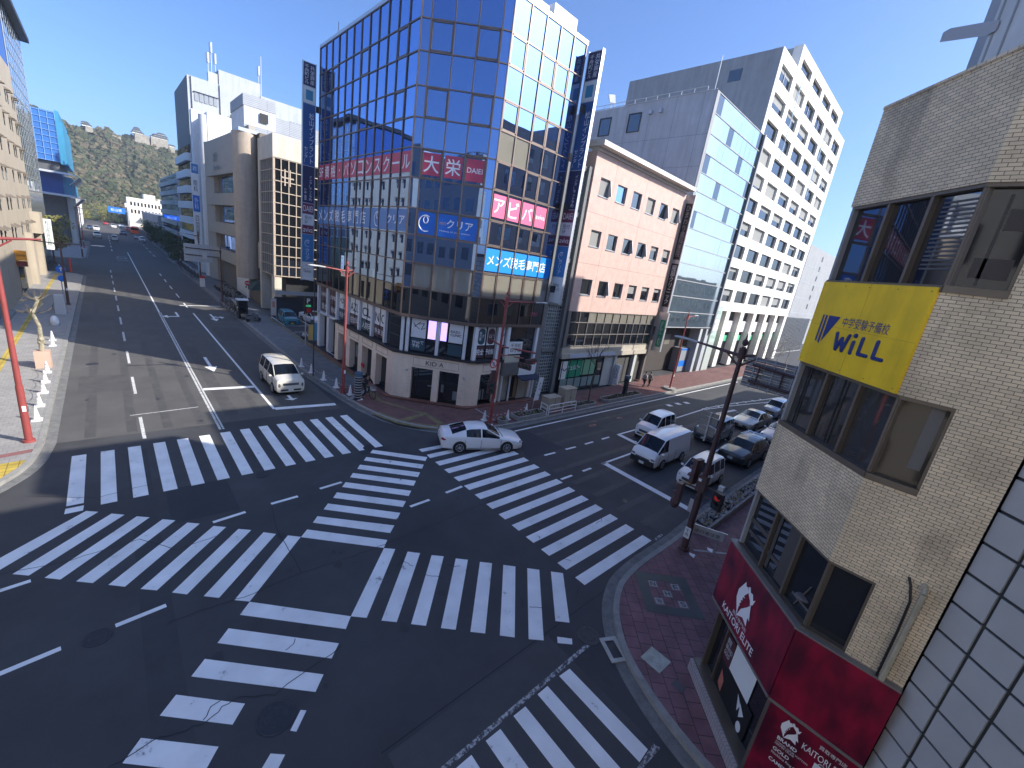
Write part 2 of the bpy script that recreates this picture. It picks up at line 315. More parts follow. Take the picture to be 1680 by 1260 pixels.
# brick step round the corner building
mb=MB(); mb.prism([(14.2,43.4),(13.95,43.4),(13.95,26.9),(18.25,22.55),(25.2,22.3),(25.2,22.7),(18.4,22.95),(14.35,27.05)],.1,.22); struct('brick_step',mb,tilemat('step_brick',1,0,.22,.11,(.26,.11,.08),(.2,.09,.07),(.1,.06,.05),.008,ground=True))
# compass tiles on the corner
mb=MB(); Fg=GFr(13.78,4.38,R(-45),.142)
for a,b,c,d in ((-1.0,-.62,-1.0,1.0),(.62,1.0,-1.0,1.0),(-.62,.62,.62,1.0),(-.62,.62,-1.0,-.62)): mb.fq(Fg,a,b,c,d,0)
struct('compass_tiles',mb,mat('compass_dark',(.035,.05,.055),.6,noise=.2))
mb=MB(); mb2=MB()
for ch,(u,v) in {'N':(-.42,.42),'E':(.42,.42),'W':(-.42,-.42),'S':(.42,-.42),'H':(0,0)}.items():
    mb.fq(Fg,u-.15,u+.15,v-.15,v+.15,.003); text(mb2,ch,Fg,u-.09,u+.09,v-.1,v+.1,.006,bold=.02)
mb.fq(Fg,-.42-.15,-.42+.15,.27,.27,.002); struct('compass_letter_tile',mb,mat('compass_light',(.33,.33,.33),.6,noise=.2)); struct('compass_lettering',mb2,mat('compass_ink',(.03,.03,.035),.6))
def cover(name,pts,m,z,label,loc):
    mb=MB(); mb.prism([(x,y) for x,y in pts],z,z+.006); return single(name,mb,m,(loc[0],loc[1],z),label,'cover plate')
cover('access_plate',[(11.18,3.57),(10.55,3.5),(10.54,2.92),(11.19,2.92)],mat('plate_steel',(.3,.3,.26),.35,metal=.6,noise=.2,scale=5),.137,'square steel access plate set in the purple pavement tiles','x') if 0 else None
mb=MB(); mb.hexa([(10.55,2.95,.136),(11.2,2.92,.136),(11.2,3.56,.136),(10.56,3.57,.136),(10.55,2.95,.143),(11.2,2.92,.143),(11.2,3.56,.143),(10.56,3.57,.143)])
single('access_plate',mb,mat('plate_steel',(.3,.3,.26),.4,metal=.5,noise=.25,scale=5),(10.9,3.2,.136),'square grey steel access plate set in the purple corner pavement','cover plate')
mb=MB(); mb.hexa([(10.52,2.25,.136),(10.8,2.25,.136),(10.8,2.58,.136),(10.52,2.58,.136),(10.52,2.25,.142),(10.8,2.25,.142),(10.8,2.58,.142),(10.52,2.58,.142)]); single('small_cover_plate',mb,mat('dark_plate',(.07,.07,.075),.6),(10.6,2.4,.136),'small dark square cover in the purple corner pavement','cover plate')
for i,(x,y,r,lab) in enumerate([(1.95,7.95,.42,'large dark round manhole cover in the near crossing beside the cut short stripe'),(10.0,5.05,.40,'dark round manhole cover near the corner drain'),(-1.0,12.6,.3,'faint round manhole cover left of the lower crosswalk'),(-1.35,39.4,.33,'oval looking manhole cover on the far sunlit street lane'),(9.56,19.86,.3,'dark manhole cover at the inner end of the far crosswalk'),(4.3,19.3,.28,'small manhole cover below the far crosswalk stripes')]):
    t=thing('manhole_cover',lab,'manhole',(x,y,.002),group='manhole covers in the road'); m=MB(); m.tube((x,y,.0),(x,y,.008),r,r,28); part('cover',m,M_sealed,t)
    m=MB(); m.ring((x,y,.009),(0,0,1),r*.93,.008,28,4); m.ring((x,y,.009),(0,0,1),r*.55,.006,24,4); part('rim',m,mat('iron_rim',(.06,.062,.07),.5,metal=.4),t)
t=thing('kerb_drain','concrete framed storm drain with a dark opening in the near corner gutter','drain',(10.15,4.25,0)); m=MB(); Fd=GFr(10.2,4.26,math.atan2(-.82,-.42),.02)
m.fbox(Fd,-.42,.42,-.28,-.16,0,.03); m.fbox(Fd,-.42,.42,.16,.28,0,.03); m.fbox(Fd,-.42,-.3,-.16,.16,0,.03); m.fbox(Fd,.3,.42,-.16,.16,0,.03); part('frame',m,mat('drain_concrete',(.4,.4,.38),.8,noise=.2),t)
m=MB(); m.fq(Fd,-.3,.3,-.16,.16,.004); part('grate',m,M_grate,t)
# crosswalk stripes
DIAG=[[(-1.32,19.27),(-1.0,19.02),(-3.13,16.76),(-3.5,17.11)],[(-0.66,18.7),(-0.32,18.42),(-2.45,16.16),(-2.79,16.45)],[(-0.0,18.12),(0.34,17.85),(-1.79,15.54),(-2.12,15.84)],[(0.68,17.52),(1.02,17.24),(-1.11,14.93),(-1.46,15.24)],[(1.33,16.9),(1.66,16.63),(-0.43,14.31),(-0.78,14.63)],[(2.02,16.26),(2.36,15.98),(0.25,13.69),(-0.1,13.99)],[(2.68,15.66),(3.03,15.37),(0.89,13.08),(0.57,13.38)],[(3.35,15.03),(3.68,14.71),(1.58,12.46),(1.25,12.76)],[(4.0,14.42),(4.35,14.11),(2.24,11.85),(1.91,12.14)],[(9.65,19.57),(11.83,17.55),(11.51,17.2),(9.38,19.28)],[(9.01,18.94),(11.22,16.9),(10.91,16.56),(8.74,18.64)],[(8.4,18.31),(10.63,16.27),(10.3,15.92),(8.11,17.96)],[(7.78,17.68),(10.03,15.65),(9.71,15.3),(7.51,17.36)],[(7.17,17.04),(9.39,14.97),(9.08,14.64),(6.88,16.71)],[(6.53,16.39),(8.77,14.33),(8.44,14.0),(6.24,16.05)],[(5.91,15.74),(8.14,13.67),(7.81,13.32),(5.62,15.41)],[(5.26,15.07),(7.53,13.02),(7.17,12.67),(4.98,14.74)],[(4.67,14.43),(6.89,12.35),(6.58,12.0),(4.35,14.09)],[(2.24,11.84),(4.41,9.72),(4.12,9.37),(1.92,11.48)],[(1.59,11.15),(3.79,9.03),(3.47,8.69),(1.28,10.8)],[(0.96,10.46),(3.15,8.37),(2.84,8.03),(0.64,10.11)],[(0.32,9.79),(1.48,8.68),(1.17,8.33),(0.0,9.44)],[(-0.33,9.12),(0.86,8.01),(0.56,7.64),(-0.63,8.76)],[(2.43,7.8),(2.53,7.71),(2.21,7.37),(2.11,7.47)],[(1.66,7.24),(1.89,7.04),(1.63,6.78),(1.38,6.99)],[(6.58,11.99),(6.9,11.73),(4.76,9.41),(4.41,9.72)],[(7.21,11.37),(7.55,11.06),(5.41,8.78),(5.07,9.08)],[(7.85,10.74),(8.19,10.45),(6.05,8.18),(5.72,8.48)],[(8.5,10.12),(8.84,9.82),(6.7,7.56),(6.37,7.86)],[(9.15,9.49),(9.49,9.19),(7.35,6.95),(7.02,7.25)],[(9.79,8.89),(10.12,8.58),(8.0,6.33),(7.67,6.64)],[(10.44,8.27),(10.77,7.96),(8.66,5.74),(8.31,6.04)],[(11.08,7.65),(11.41,7.34),(9.85,5.71),(9.51,6.02)],[(9.11,5.59),(9.44,5.27),(9.29,5.13),(8.95,5.43)],[(8.6,4.66),(8.54,2.13),(8.12,2.11),(8.18,4.69)],[(7.7,4.69),(7.64,2.16),(7.25,2.16),(7.31,4.69)],[(6.83,4.66),(6.77,2.13),(6.36,2.14),(6.42,4.67)],[(5.96,4.64),(5.9,2.11),(5.45,2.12),(5.51,4.65)],[(5.07,4.62),(5.01,2.09),(4.56,2.09),(4.62,4.62)]]
EDGE=[[(9.86,4.9),(9.87,4.78),(4.45,4.72),(4.37,4.83)],[(8.78,2.11),(8.83,1.95),(8.09,1.99),(7.97,2.08)]]
TOP=[]
def quads(lst,z=.006):
    mb=MB()
    for q in lst:
        a=sum(q[i][0]*q[(i+1)%4][1]-q[(i+1)%4][0]*q[i][1] for i in range(4))
        p=[(x,y,z) for x,y in q]; mb.poly(*(p if a>0 else p[::-1]))
    return mb
struct('crosswalk',quads(DIAG),M_paint)
st=[]
for k in range(14):
    x=-1.84+.902*k; lo=19.5+.02*k; hi=24.3+.06*min(k,8); st.append([(x,lo+(.4 if k==0 else 0)),(x+.45,lo+(.4 if k==0 else 0)),(x+.45,hi),(x,hi)])
st.append([(-1.87,19.35),(-1.4,19.35),(-1.38,19.72),(-1.85,19.72)])
struct('crosswalk',quads(st),M_paint)
st=[]
for k in range(12):
    y=6.48+.905*k; x0=11.63+.025*k; x1=16.42+.045*k; st.append([(x0,y),(x1,y),(x1,y+.45),(x0,y+.45)])
st+=[[(11.9,17.38),(14.6,17.38),(14.6,17.76),(11.95,17.8)],[(11.9,18.2),(13.7,18.15),(13.6,18.5),(11.9,18.58)]]
struct('crosswalk',quads(st),M_paint)
struct('edge_line',quads(EDGE+[[(16.6,6.36),(17.3,6.38),(17.3,6.5),(16.6,6.48)]]),M_paintw)
ln=MB()
def seg(x0,y0,x1,y1,wd=.15): ribbon(ln,[(x0,y0),(x1,y1)],wd,.006)
for a,b in [((2.04,16.5),(3.11,16.65)),((4.03,16.77),(5.06,16.84)),((6.02,17.01),(7.02,17.12)),((8.72,13.87),(9.73,13.93)),((10.7,14.06),(11.72,14.16)),((18.22,14.7),(19.16,14.66)),((20.17,14.67),(21.12,14.63)),((22.1,14.62),(23.0,14.62)),((24.0,14.62),(24.9,14.62)),((16.88,12.2),(17.82,12.2)),((18.8,12.22),(19.6,12.22)),((-3.05,15.78),(-2.39,15.88)),((-4.9,15.6),(-4.0,15.7)),((-.66,12.8),(.4,12.92)),((-2.81,12.51),(-1.65,12.67)),((-5,12.2),(-3.9,12.35))]: seg(*a,*b)
seg(18.3,18.25,60,18.25,.13); seg(20.7,12.25,31.5,12.2,.15); seg(32.6,12.15,34.2,12.1); seg(25.7,9.4,60,9.4,.13)
seg(25.9,14.6,34,14.5,.15); seg(34,14.5,40.6,14.6,.15); ribbon(ln,[(40.6,14.7),(44,14.45),(48.5,13.9),(53.5,13.1),(60,12.2)],.13,.006); ribbon(ln,[(40.6,14.5),(45.4,13.85),(50,13.0),(55,12.0)],.13,.006)
for k in range(7): a=41.6+k*1.9; seg(a,14.35-(a-41.6)*.11,a+.25,14.8-(a-41.6)*.12,.3)
seg(40.8,13.35,44.4,12.95,.3); seg(30,13.45,33.5,13.3,.12)
# stop lines
seg(20.95,12.3,20.72,6.5,.42); seg(26.05,14.55,25.85,12.45,.4); seg(3.87,32.1,6.7,31.85,.42); seg(6.85,27.25,10.4,26.85,.42)
seg(6.0,65.2,10.2,65.5,.35)
# street A lane lines
seg(3.70,60,3.70,140,.14); seg(6.78,27.2,6.72,60,.15)
for k in range(5): seg(6.6,63.5+k*8,6.6,67+k*8,.15)
for k in range(6): seg(1.0,140+k*12,1.0,145+k*12,.15); seg(8.5,135+k*12,8.3,140+k*12,.15)
def arrow(x,y,kind,s=1):
    m=ln; z=.0065
    m.poly((x-.1,y+4.2*s,z),(x-.1,y+1.4*s,z),(x+.1,y+1.4*s,z),(x+.1,y+4.2*s,z)); 
    if kind=='s': m.poly((x-.4,y+1.4*s,z),(x,y,z),(x+.4,y+1.4*s,z))
    if kind=='r': m.poly((x-.9,y+1.3*s,z),(x-.1,y+1.35*s,z),(x-.1,y+1.75*s,z),(x-.9,y+1.7*s,z)); m.poly((x-1.4,y+1.5*s,z),(x-.9,y+.7*s,z),(x-.9,y+2.3*s,z))
    if kind=='sl': m.poly((x-.4,y+1.4*s,z),(x,y,z),(x+.4,y+1.4*s,z)); m.poly((x+.1,y+2.3*s,z),(x+.7,y+2.0*s,z),(x+.7,y+2.4*s,z),(x+.1,y+2.8*s,z)); m.poly((x+.7,y+1.5*s,z),(x+1.1,y+2.3*s,z),(x+.7,y+3.0*s,z))
arrow(5.05,36.0,'s'); arrow(5.15,56.2,'r'); arrow(8.25,55.4,'sl'); arrow(8.2,28.4,'s',.25)
for k,(x,y) in enumerate([(37.6,16.8),(39.2,16.7),(40.6,16.5)]): seg(x,y,x+.6,y-.15,.5)
struct('lane_marking',ln,M_paint)
ln=MB(); seg(.2,28.6,3.2,28.9,.07); seg(3.66,25.1,3.66,60.0,.11); seg(3.81,25.1,3.81,60,.09)
for k in range(11): y=25.2+k*7.0; seg(.72-.0006*y*8,y,.72-.0006*(y+3.6)*8,y+3.6 if k else 28.2,.14)
struct('lane_marking',ln,paintmat('road_paint_half_worn',(.6,.6,.59),.50,5,(.09,.09,.095)))
Fr_=GFr(1.3,118,0,.0065); mb=MB(); mb.fq(Fr_,.1,1.9,0,1.0,0); mb.fq(Fr_,.1,1.9,4,5.2,0); mb.fq(Fr_,.3,1.7,8.5,9.3,0); mb.fq(Fr_,.3,.5,5.2,8.5,0); mb.fq(Fr_,1.5,1.7,5.2,8.5,0); struct('road_lettering',mb,M_paintw)
mb=MB()
for x,y,a,b in ((26.4,17.1,.9,.2),(25.6,16.6,.8,.35),(29.4,16.7,.7,.35),(28.3,17.2,.5,.12)): mb.poly((x-a/2,y-b/3,.0066),(x+a/3,y-b/2,.0066),(x+a/2,y+b/4,.0066),(x,y+b/2,.0066),(x-a/2,y+b/3,.0066))
struct('orange_road_mark',mb,M_papor)
# cracks and repaired strips
mb=MB()
for pts in ([(4.0,16.6),(3.78,14.91),(3.81,12.26)],[(.4,12.2),(.98,12.22),(2.14,12.12),(3.81,12.26),(5.2,12.15),(6.72,12.17),(8.6,12.25),(10.5,12.39),(14.44,12.57)],[(-.9,8.8),(-.16,8.93),(.65,8.71),(1.3,8.95),(2.06,8.52),(3.81,8.91)],[(-4,16.7),(-1.6,16.4),(0,16.6),(.9,15.4),(2.0,15.6)],[(-3,21.3),(-1,20.1),(.6,20.4)]):
    q=[]
    for (a,b),(c,d) in zip(pts,pts[1:]):
        for k in range(6): t=k/6; q.append((a+(c-a)*t+rnd.uniform(-.02,.02),b+(d-b)*t+rnd.uniform(-.035,.035)))
    ribbon(mb,q+[pts[-1]],.022,.0095)
for (x,y,L,a) in ((7.0,10.6,.6,2.2),(7.55,9.5,.7,2.3),(8.4,9.7,.5,2.5),(9.0,7.0,.5,.8),(9.6,6.6,.5,2.4),(12.2,7.6,.4,1.8),(.7,8.8,.5,.6),(2.6,9.6,.4,.8),(10.9,6.3,.5,.5),(6.5,10.9,.5,.3),(9.7,22.8,.9,2.5),(8.3,23.2,.8,2.4),(15.2,8.6,.7,.1)):
    q=[]; cx,cy=x,y
    for k in range(6): q.append((cx,cy)); a2=a+rnd.uniform(-.6,.6); cx+=math.cos(a2)*L/5; cy+=math.sin(a2)*L/5
    ribbon(mb,q,.02,.0096)
struct('road_crack',mb,M_crack)
mb=MB(); ribbon(mb,[(3.5,5.85),(8,5.88)],.03,.0045); ribbon(mb,[(8,5.88),(12.4,5.9)],.03,.0045); struct('road_seam',mb,M_crack)
pt=MB()
for q in ([(.9,17.05),(3.0,16.95),(2.98,19.65),(.94,19.65)],[(16.9,14.85),(20.2,14.85),(19.9,18.0),(18.6,18.0)],[(8.9,19.2),(10.4,19.3),(10.3,20.4),(9.0,20.3)]): pt.poly(*[(x,y,.003) for x,y in q])
struct('road_patch',pt,M_asph2)
pt=MB()
for q in ([(17.4,6.6),(22,6.9),(60,6.9),(60,7.5),(22,7.5),(17.4,7.2)],[(3.6,2),(8.8,2.0),(8.9,5.8),(3.6,5.75)],[(26,14.9),(60,14.9),(60,16.4),(26,16.4)]): pt.poly(*[(x,y,.003) for x,y in q])
struct('road_patch',pt,M_asph3)

# tyre tracks, oil drips and repaired trenches
M_trk=paintmat('asphalt_tyre_track',(.066,.067,.070),.50,.9,(.046,.047,.052)); mb=MB()
for y in (7.4,8.7,10.2,11.6,13.0,15.6,17.2): ribbon(mb,[(17.2,y),(40,y-.05)],.36,.0018)
struct('tyre_track',mb,M_trk)
mb=MB()
for x in (-1.3,.2,1.6,3.0,4.5,5.9,7.6,9.0): ribbon(mb,[(x,26.2),(x+.05,60),(x,140)],.4,.0022)
struct('tyre_track',mb,paintmat('street_tyre_track',(.072,.070,.070),.50,.9,(.088,.086,.084)))
mb=MB()
for q in ([(4.2,27),(4.9,27),(4.9,44),(4.2,44)],[(-1.9,33),(.4,33),(.4,36.5),(-1.9,36.5)],[(7.2,46),(9.6,46),(9.6,52),(7.2,52)],[(-1,70),(10,70),(10,70.8),(-1,70.8)]): mb.poly(*[(x,y,.0031) for x,y in q])
struct('road_patch',mb,mat('street_patch',(.068,.067,.068),.85,noise=.2,scale=1.2,fine=.25))
mb=MB(); r_=random.Random(5)
for k in range(110):
    x,y=(r_.uniform(-2,10),r_.uniform(2,60)) if k%2 else (r_.uniform(3,34),r_.uniform(6.8,17.5)); a=r_.uniform(.04,.16); mb.poly(*[(x+a*math.cos(t)*r_.uniform(.7,1.2),y+a*1.4*math.sin(t)*r_.uniform(.7,1.2),.0024) for t in [i*.785 for i in range(8)]])
struct('oil_stain',mb,mat('oil_dark',(.026,.027,.030),.6))
mb=MB()
for q in ([(-.2,4.2),(.5,4.2),(.6,24),(-.1,24)],[(12.5,9.9),(30,9.9),(30,10.35),(12.5,10.35)],[(6,3),(8,3),(8,4.2),(6,4.2)]): mb.poly(*[(x,y,.0012) for x,y in q])
struct('road_patch',mb,mat('asphalt_trench',(.044,.046,.052),.85,noise=.15,scale=1.5,fine=.2))
# ================= glass corner building =================
M_glass=glassmat('curtain_glass',(.007,.012,.024),(.30,.45,.78),.62,.012,.05)
M_glassl=glassmat('spandrel_glass',(.005,.009,.02),(.26,.40,.74),.62,.012,.05)
M_glassc=glassmat('curtained_glass',(.32,.30,.24),(.45,.5,.6),.30,.02,.05)
M_glassd=glassmat('dark_glass',(.012,.014,.018),(.35,.38,.42),.28,.015,.03)
M_glassi=glassmat('shop_glass',(.02,.022,.026),(.4,.42,.45),.16,.01,.02)
M_mull=mat('mullion_bronze',(.17,.13,.115),.45,metal=.5,noise=.12)
M_mullg=mat('mullion_grey',(.30,.30,.31),.45,metal=.4)
M_dark=mat('dark_metal',(.035,.037,.042),.5,metal=.3)
M_black=mat('black_paint',(.012,.012,.014),.5)
M_white=mat('white_panel',(.72,.73,.75),.6,noise=.06,stain=.08)
M_whitep=mat('white_sign_face',(.78,.79,.80),.5)
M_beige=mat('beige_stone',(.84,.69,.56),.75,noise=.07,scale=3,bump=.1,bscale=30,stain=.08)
M_beiged=mat('beige_joint',(.42,.35,.30),.8)
M_ink=mat('sign_ink_black',(.01,.01,.012),.6)
M_inkw=mat('sign_ink_white',(.85,.85,.87),.6)
M_blue=mat('sign_blue',(.012,.16,.62),.45); M_blueL=mat('sign_blue_bright',(.005,.27,.86),.45)
M_navy=mat('sign_navy',(.015,.025,.10),.5); M_blade=mat('sign_blade_blue',(.02,.10,.30),.5); M_bladel=mat('sign_blade_light_blue',(.05,.22,.50),.5)
M_pink=mat('sign_crimson',(.55,.06,.12),.5); M_pinkb=mat('sign_pink',(.85,.14,.28),.5); M_purple=mat('sign_plum',(.18,.03,.08),.5)
M_teal=mat('sign_slate',(.03,.07,.10),.5); M_brown=mat('sign_brown',(.085,.045,.055),.5); M_lilac=mat('lit_screen_lilac',(.3,.22,.7),.4,emit=(.45,.33,1),es=.75)
M_red=mat('red_paint',(.55,.02,.03),.5); M_steel=mat('galvanised_steel',(.5,.52,.55),.4,metal=.6,noise=.08)
M_roof=mat('roof_concrete',(.25,.25,.25),.9,noise=.2)
P=[(14.6,43.2),(14.6,26.6),(15.05,26.25),(18.0,23.3),(18.5,23.0),(25.1,23.0)]
def seg_frame(a,b): 
    t=Vector((b[0]-a[0],b[1]-a[1])); L=t.length; f=Fr(a[0],a[1],t.y,-t.x); return f,L
LV=[6.3,8.15,9.85,11.6,13.25,15.05,16.8,18.5,20.2,22.0,23.65,25.6]
B=thing('glass_office_building','tall corner office building of blue mirror glass over a beige stone shop floor','building',(14.6,23,0))
mb=MB(); mb.prism([(14.75,43.2),(25.1,43.2),(25.1,23.15),(18.55,23.15),(18.1,23.4),(15.15,26.35),(14.75,26.68)][::-1],6.15,25.5); part('core_wall',mb,M_dark,B)
mb=MB(); mb.prism([(14.55,43.3),(25.2,43.3),(25.2,22.95),(18.5,22.95),(18.0,23.25),(15.0,26.2),(14.55,26.55)][::-1],25.6,25.85); part('roof_edge',mb,M_steel,B)
mb=MB(); mb.box(19,24.6,26,34,25.85,27.6); mb.box(20,22,28,30,27.6,29.2); mb.box(22.6,24.9,24.0,25.6,25.85,27.2); mb.box(21.0,22.3,24.2,25.4,25.85,26.9); part('roof_plant_room',mb,M_white,B)
mb=MB(); mb.tube((16.6,34,25.8),(16.6,34,28.6),.03); 
for k in range(5): mb.tube((16.1+.05*k,34,27.4+k*.25),(17.1-.05*k,34,27.4+k*.25),.015)
mb.tube((16.6,33.5,28.3),(16.6,34.5,28.3),.015); mb.tube((15.2,41,25.8),(15.2,41,27.2),.025); part('roof_aerial',mb,M_dark,B)
panes=[]; frame=MB(); cols={0:12,1:1,2:3,3:1,4:5}
curt=set()
for si in range(5):
    F,L=seg_frame(P[si],P[si+1]); n=cols[si]; wd=L/n
    for r in range(len(LV)-1):
        z0,z1=LV[r],LV[r+1]
        for c in range(n):
            m=MB(); u0=c*wd+.03; u1=(c+1)*wd-.03; j=[rnd.uniform(-.0045,.0045) for _ in range(3)]
            m.poly(F.p(u0,j[0],z0+.03),F.p(u1,j[1],z0+.03),F.p(u1,j[1]+j[2],z1-.03),F.p(u0,j[0]+j[2],z1-.03))
            ty=0
            if r in (1,) and si in (2,4): ty=1
            if r==1 and si==2 and c==0: ty=1
            if r in (2,5) and si==4 and c in (0,1,3): ty=2
            if r in (2,4) and si==2 and c==1 and r==4: ty=2
            if r in (6,) and si==4 and c in (0,1): ty=1
            if r in (0,): ty=3
            if (si*7+r*3+c*5)%11==0 and r>6: ty=2
            m.c=0; m.kind=ty; panes.append(m)
        # opening sash frames
        for c in range(n):
            if (r%2==1 and si in (2,4) and c in (0,2,3)) or (r%2==1 and si==0 and c%4==2 and r>6):
                u0=c*wd+.05; u1=(c+1)*wd-.05
                for a,b,c0,d0 in ((u0,u0+.07,z0+.05,z1-.05),(u1-.07,u1,z0+.05,z1-.05),(u0,u1,z0+.05,z0+.12),(u0,u1,z1-.12,z1-.05)): frame.fbox(F,a,b,c0,d0,.0,.05)
    for c in range(n+1): frame.fbox(F,c*wd-.035,c*wd+.035,6.3,25.6,.0,.07 if c not in(0,n) else .065)
    for z in LV: frame.fbox(F,.0,L,z-.035,z+.035,.0,.055)
    frame.fbox(F,0,L,6.12,6.3,-.2,.06)
panes.sort(key=lambda m:(m.v[0][0]**2+m.v[0][1]**2+(m.v[0][2]-CAMH)**2))
KM=[M_glass,M_glassc,M_glassl,M_glassd]
for m in panes[:100]: part('window_pane',m,KM[m.kind],B)
rest=MB()
for m in panes[100:]: n=len(rest.v); rest.v+=m.v; rest.f+=[tuple(i+n for i in f) for f in m.f]; rest.m+=[m.kind]*len(m.f)
part('window_pane',rest,KM,B,kind='stuff')
part('mullion_grid',frame,M_mull,B)
# window film signs
F0,L0=seg_frame(P[0],P[1]); F2,L2=seg_frame(P[2],P[3]); F4,L4=seg_frame(P[4],P[5]); W0=L0/12; W2=L2/3; W4=L4/5
def film(F,u0,u1,z0,z1,m,label=None,d=.015,par=None,name='window_film'):
    q=MB(); q.fq(F,u0,u1,z0,z1,d); return part(name,q,m,par or B,label=label)
for k,ch in enumerate(['5F','資','格','・','パ','ソ','コ','ン','ス','ク','ー','ル']):
    u=k*W0; f=film(F0,u+.12,u+W0-.08,15.35,16.6,M_pink); lettering(ch,F0,u+(.22 if ch!='・' else .6),u+W0-(.2 if ch!='・' else .6),15.5+(.35 if ch=='・' else 0),16.45-(.35 if ch=='・' else 0),M_inkw,f,.022,bold=.008,keep=True)
for k,ch in enumerate(['大','栄','DAIEI']):
    u=k*W2; f=film(F2,u+.14,u+W2-.12,15.3,16.6,M_pink); lettering(ch,F2,u+.2,u+W2-.2,15.4,16.5,M_inkw,f,.022,bold=.008,keep=True)
for k,ch in enumerate(['ア','ビ','バ','aviva']):
    u=k*W4; f=film(F4,u+.16,u+W4-.08,13.45,14.85,M_pinkb); lettering(ch,F4,u+.22,u+W4-.18,13.6,14.7,M_inkw,f,.022,bold=.008,keep=True)
BL=mat('film_blue_reflected',(.05,.20,.48),.35)
for k in range(12):
    film(F0,k*W0+.05,(k+1)*W0-.05,11.72,13.12,BL)
s='メンズ脱毛専門店'
for k,ch in enumerate(s): lettering(ch,F0,.2+k*W0*.94,.2+k*W0*.94+.95,11.95,12.9,M_inkw,B,.024,bold=.006,keep=True)
lettering('クリア',F0,9.9*W0,11.75*W0,12.15,12.75,M_inkw,B,.024,bold=.015)
def logo(F,u,z,s,par,m=M_inkw,d=.024):
    q=MB(); pts=[]
    for k in range(15): a=R(60+k*17); pts.append(F.p(u+s*.9*math.cos(a),d,z+s*math.sin(a)))
    for a,b in zip(pts,pts[1:]): q.tube(a,b,.035*s/.5,.035*s/.5,4)
    pts=[F.p(u+s*.3*math.cos(R(k*30)),d,z+s*.45+s*.42*math.sin(R(k*30))) for k in range(13)]
    for a,b in zip(pts,pts[1:]): q.tube(a,b,.03*s/.5,.03*s/.5,4)
    part('logo',q,m,par)
logo(F0,8.85*W0,12.4,.5,B)
for k in range(3): film(F2,k*W2+.05,(k+1)*W2-.05,11.72,13.12,M_blue)
logo(F2,.45*W2,12.4,.5,B); lettering('クリア',F2,1.45*W2,2.7*W2,12.3,12.85,M_inkw,B,.024,bold=.015); lettering('MEN\'S',F2,1.12*W2,1.42*W2,12.45,12.65,mat('ink_orange',(.6,.35,.15),.6),B,.024); lettering('Making all your wishes',F2,1.15*W2,2.6*W2,12.02,12.14,M_inkw,B,.024)
for k in range(5): film(F4,k*W4+.05,(k+1)*W4-.05,9.98,11.45,M_blueL,d=.02)
lettering('メンズ脱毛専門店',F4,.18*W4,4.55*W4,10.35,11.1,M_inkw,B,.03,bold=.008)
lettering('aren',F4,3.9*W4,4.5*W4,7.0,7.3,mat('ink_pink',(.5,.12,.18),.6),B,.02)
# clinic floor 3.65 - 6.15
CF=[(14.85,43.2),(14.85,26.75),(15.15,26.45),(18.15,23.45),(18.6,23.2),(25.1,23.2)]
mb=MB(); mb.prism([(15.3,43.1),(25.0,43.1),(25.0,23.6),(18.7,23.6),(15.3,26.9)][::-1],.2,6.12); part('lower_core',mb,mat('shop_interior_dark',(.03,.028,.028),.8),B)
wc=MB(); pn=[]
Fa,La=seg_frame(CF[0],CF[1]); Fb,Lb=seg_frame(CF[2],CF[3]); Fc,Lc=seg_frame(CF[4],CF[5])
def clinic(F,u0,u1,top,bot,tx1=None,tx2=None,b1=.02):
    g=film(F,u0,u1,3.7,6.12,M_glassi,d=-.02,name='shop_window')
    if top: 
        f=film(F,u0+.05,u1-.05,4.72,6.05,top,d=0.0,name='window_poster')
        if tx1: lettering(tx1,F,u0+.16,u1-.16,5.05,5.75,M_inkw if top in(M_teal,M_brown,M_dark) else M_ink,f,.01,bold=b1,keep=True)
    if bot: 
        f=film(F,u0+.05,u1-.05,3.78,4.66,bot,d=0.0,name='window_poster')
        if tx2: lettering(tx2,F,u0+.14,u1-.14,4.0,4.5,M_inkw,f,.01,bold=.006,keep=True)
nb=7; wb=La/nb
TB=[(M_brown,M_brown,'診療時間','受付'),(M_brown,M_brown,'診療案内','外科'),(M_whitep,M_teal,'K','完全予約'),(M_whitep,M_brown,'AZU','往診可'),(M_whitep,M_teal,'CLI','入院可'),(M_whitep,M_brown,'NIC','外来 診')]
u=0.3
U=[.35,2.7,5.0,7.4,9.75,12.1,14.35,16.3]
for k in range(6):
    a,b=U[k],U[k+1]-.3; m1,m2,t1,t2=TB[k]
    clinic(Fa,a,(a+b)/2-.02,m1,m2,None,None); clinic(Fa,(a+b)/2+.02,b,m1,m2,None,None)
    f=MB(); text(f,t2,Fa,a+.15,b-.15,3.95,4.5,.014,bold=.006,keep=True); part('lettering',f,M_inkw,B)
    if k>=2: 
        f=MB(); text(f,t1,Fa,a+(.15 if k!=2 else 1.2),b-.15,4.95,5.65,.014,bold=.008); part('lettering',f,M_ink,B)
    else:
        f=MB(); text(f,t1,Fa,a+.2,b-.2,5.1,5.6,.014,keep=True); part('lettering',f,M_inkw,B)
    wc.fbox(Fa,a-.3,a-.02,3.55,6.15,-.02,.2)
wc.fbox(Fa,U[6]-.3,U[6]-.05,3.55,6.15,-.02,.2); clinic(Fa,14.4,15.2,None,None); clinic(Fa,15.2,16.2,None,None)
q=MB(); 
def kz(q,F,u,z,s,m=None,d=.012):
    for a,b in (((0,0),(.25,-.35)),((.1,-.35),(.65,.15)),((.1,-.2),(.6,-.55)),((.35,-.1),(1.0,.05)),((1.0,.05),(.75,-.55)),((.75,-.55),(1.15,-.35))):
        q.tube(F.p(u+a[0]*s,d,z+a[1]*s),F.p(u+b[0]*s,d,z+b[1]*s),.03*s,.03*s,4)
    return q
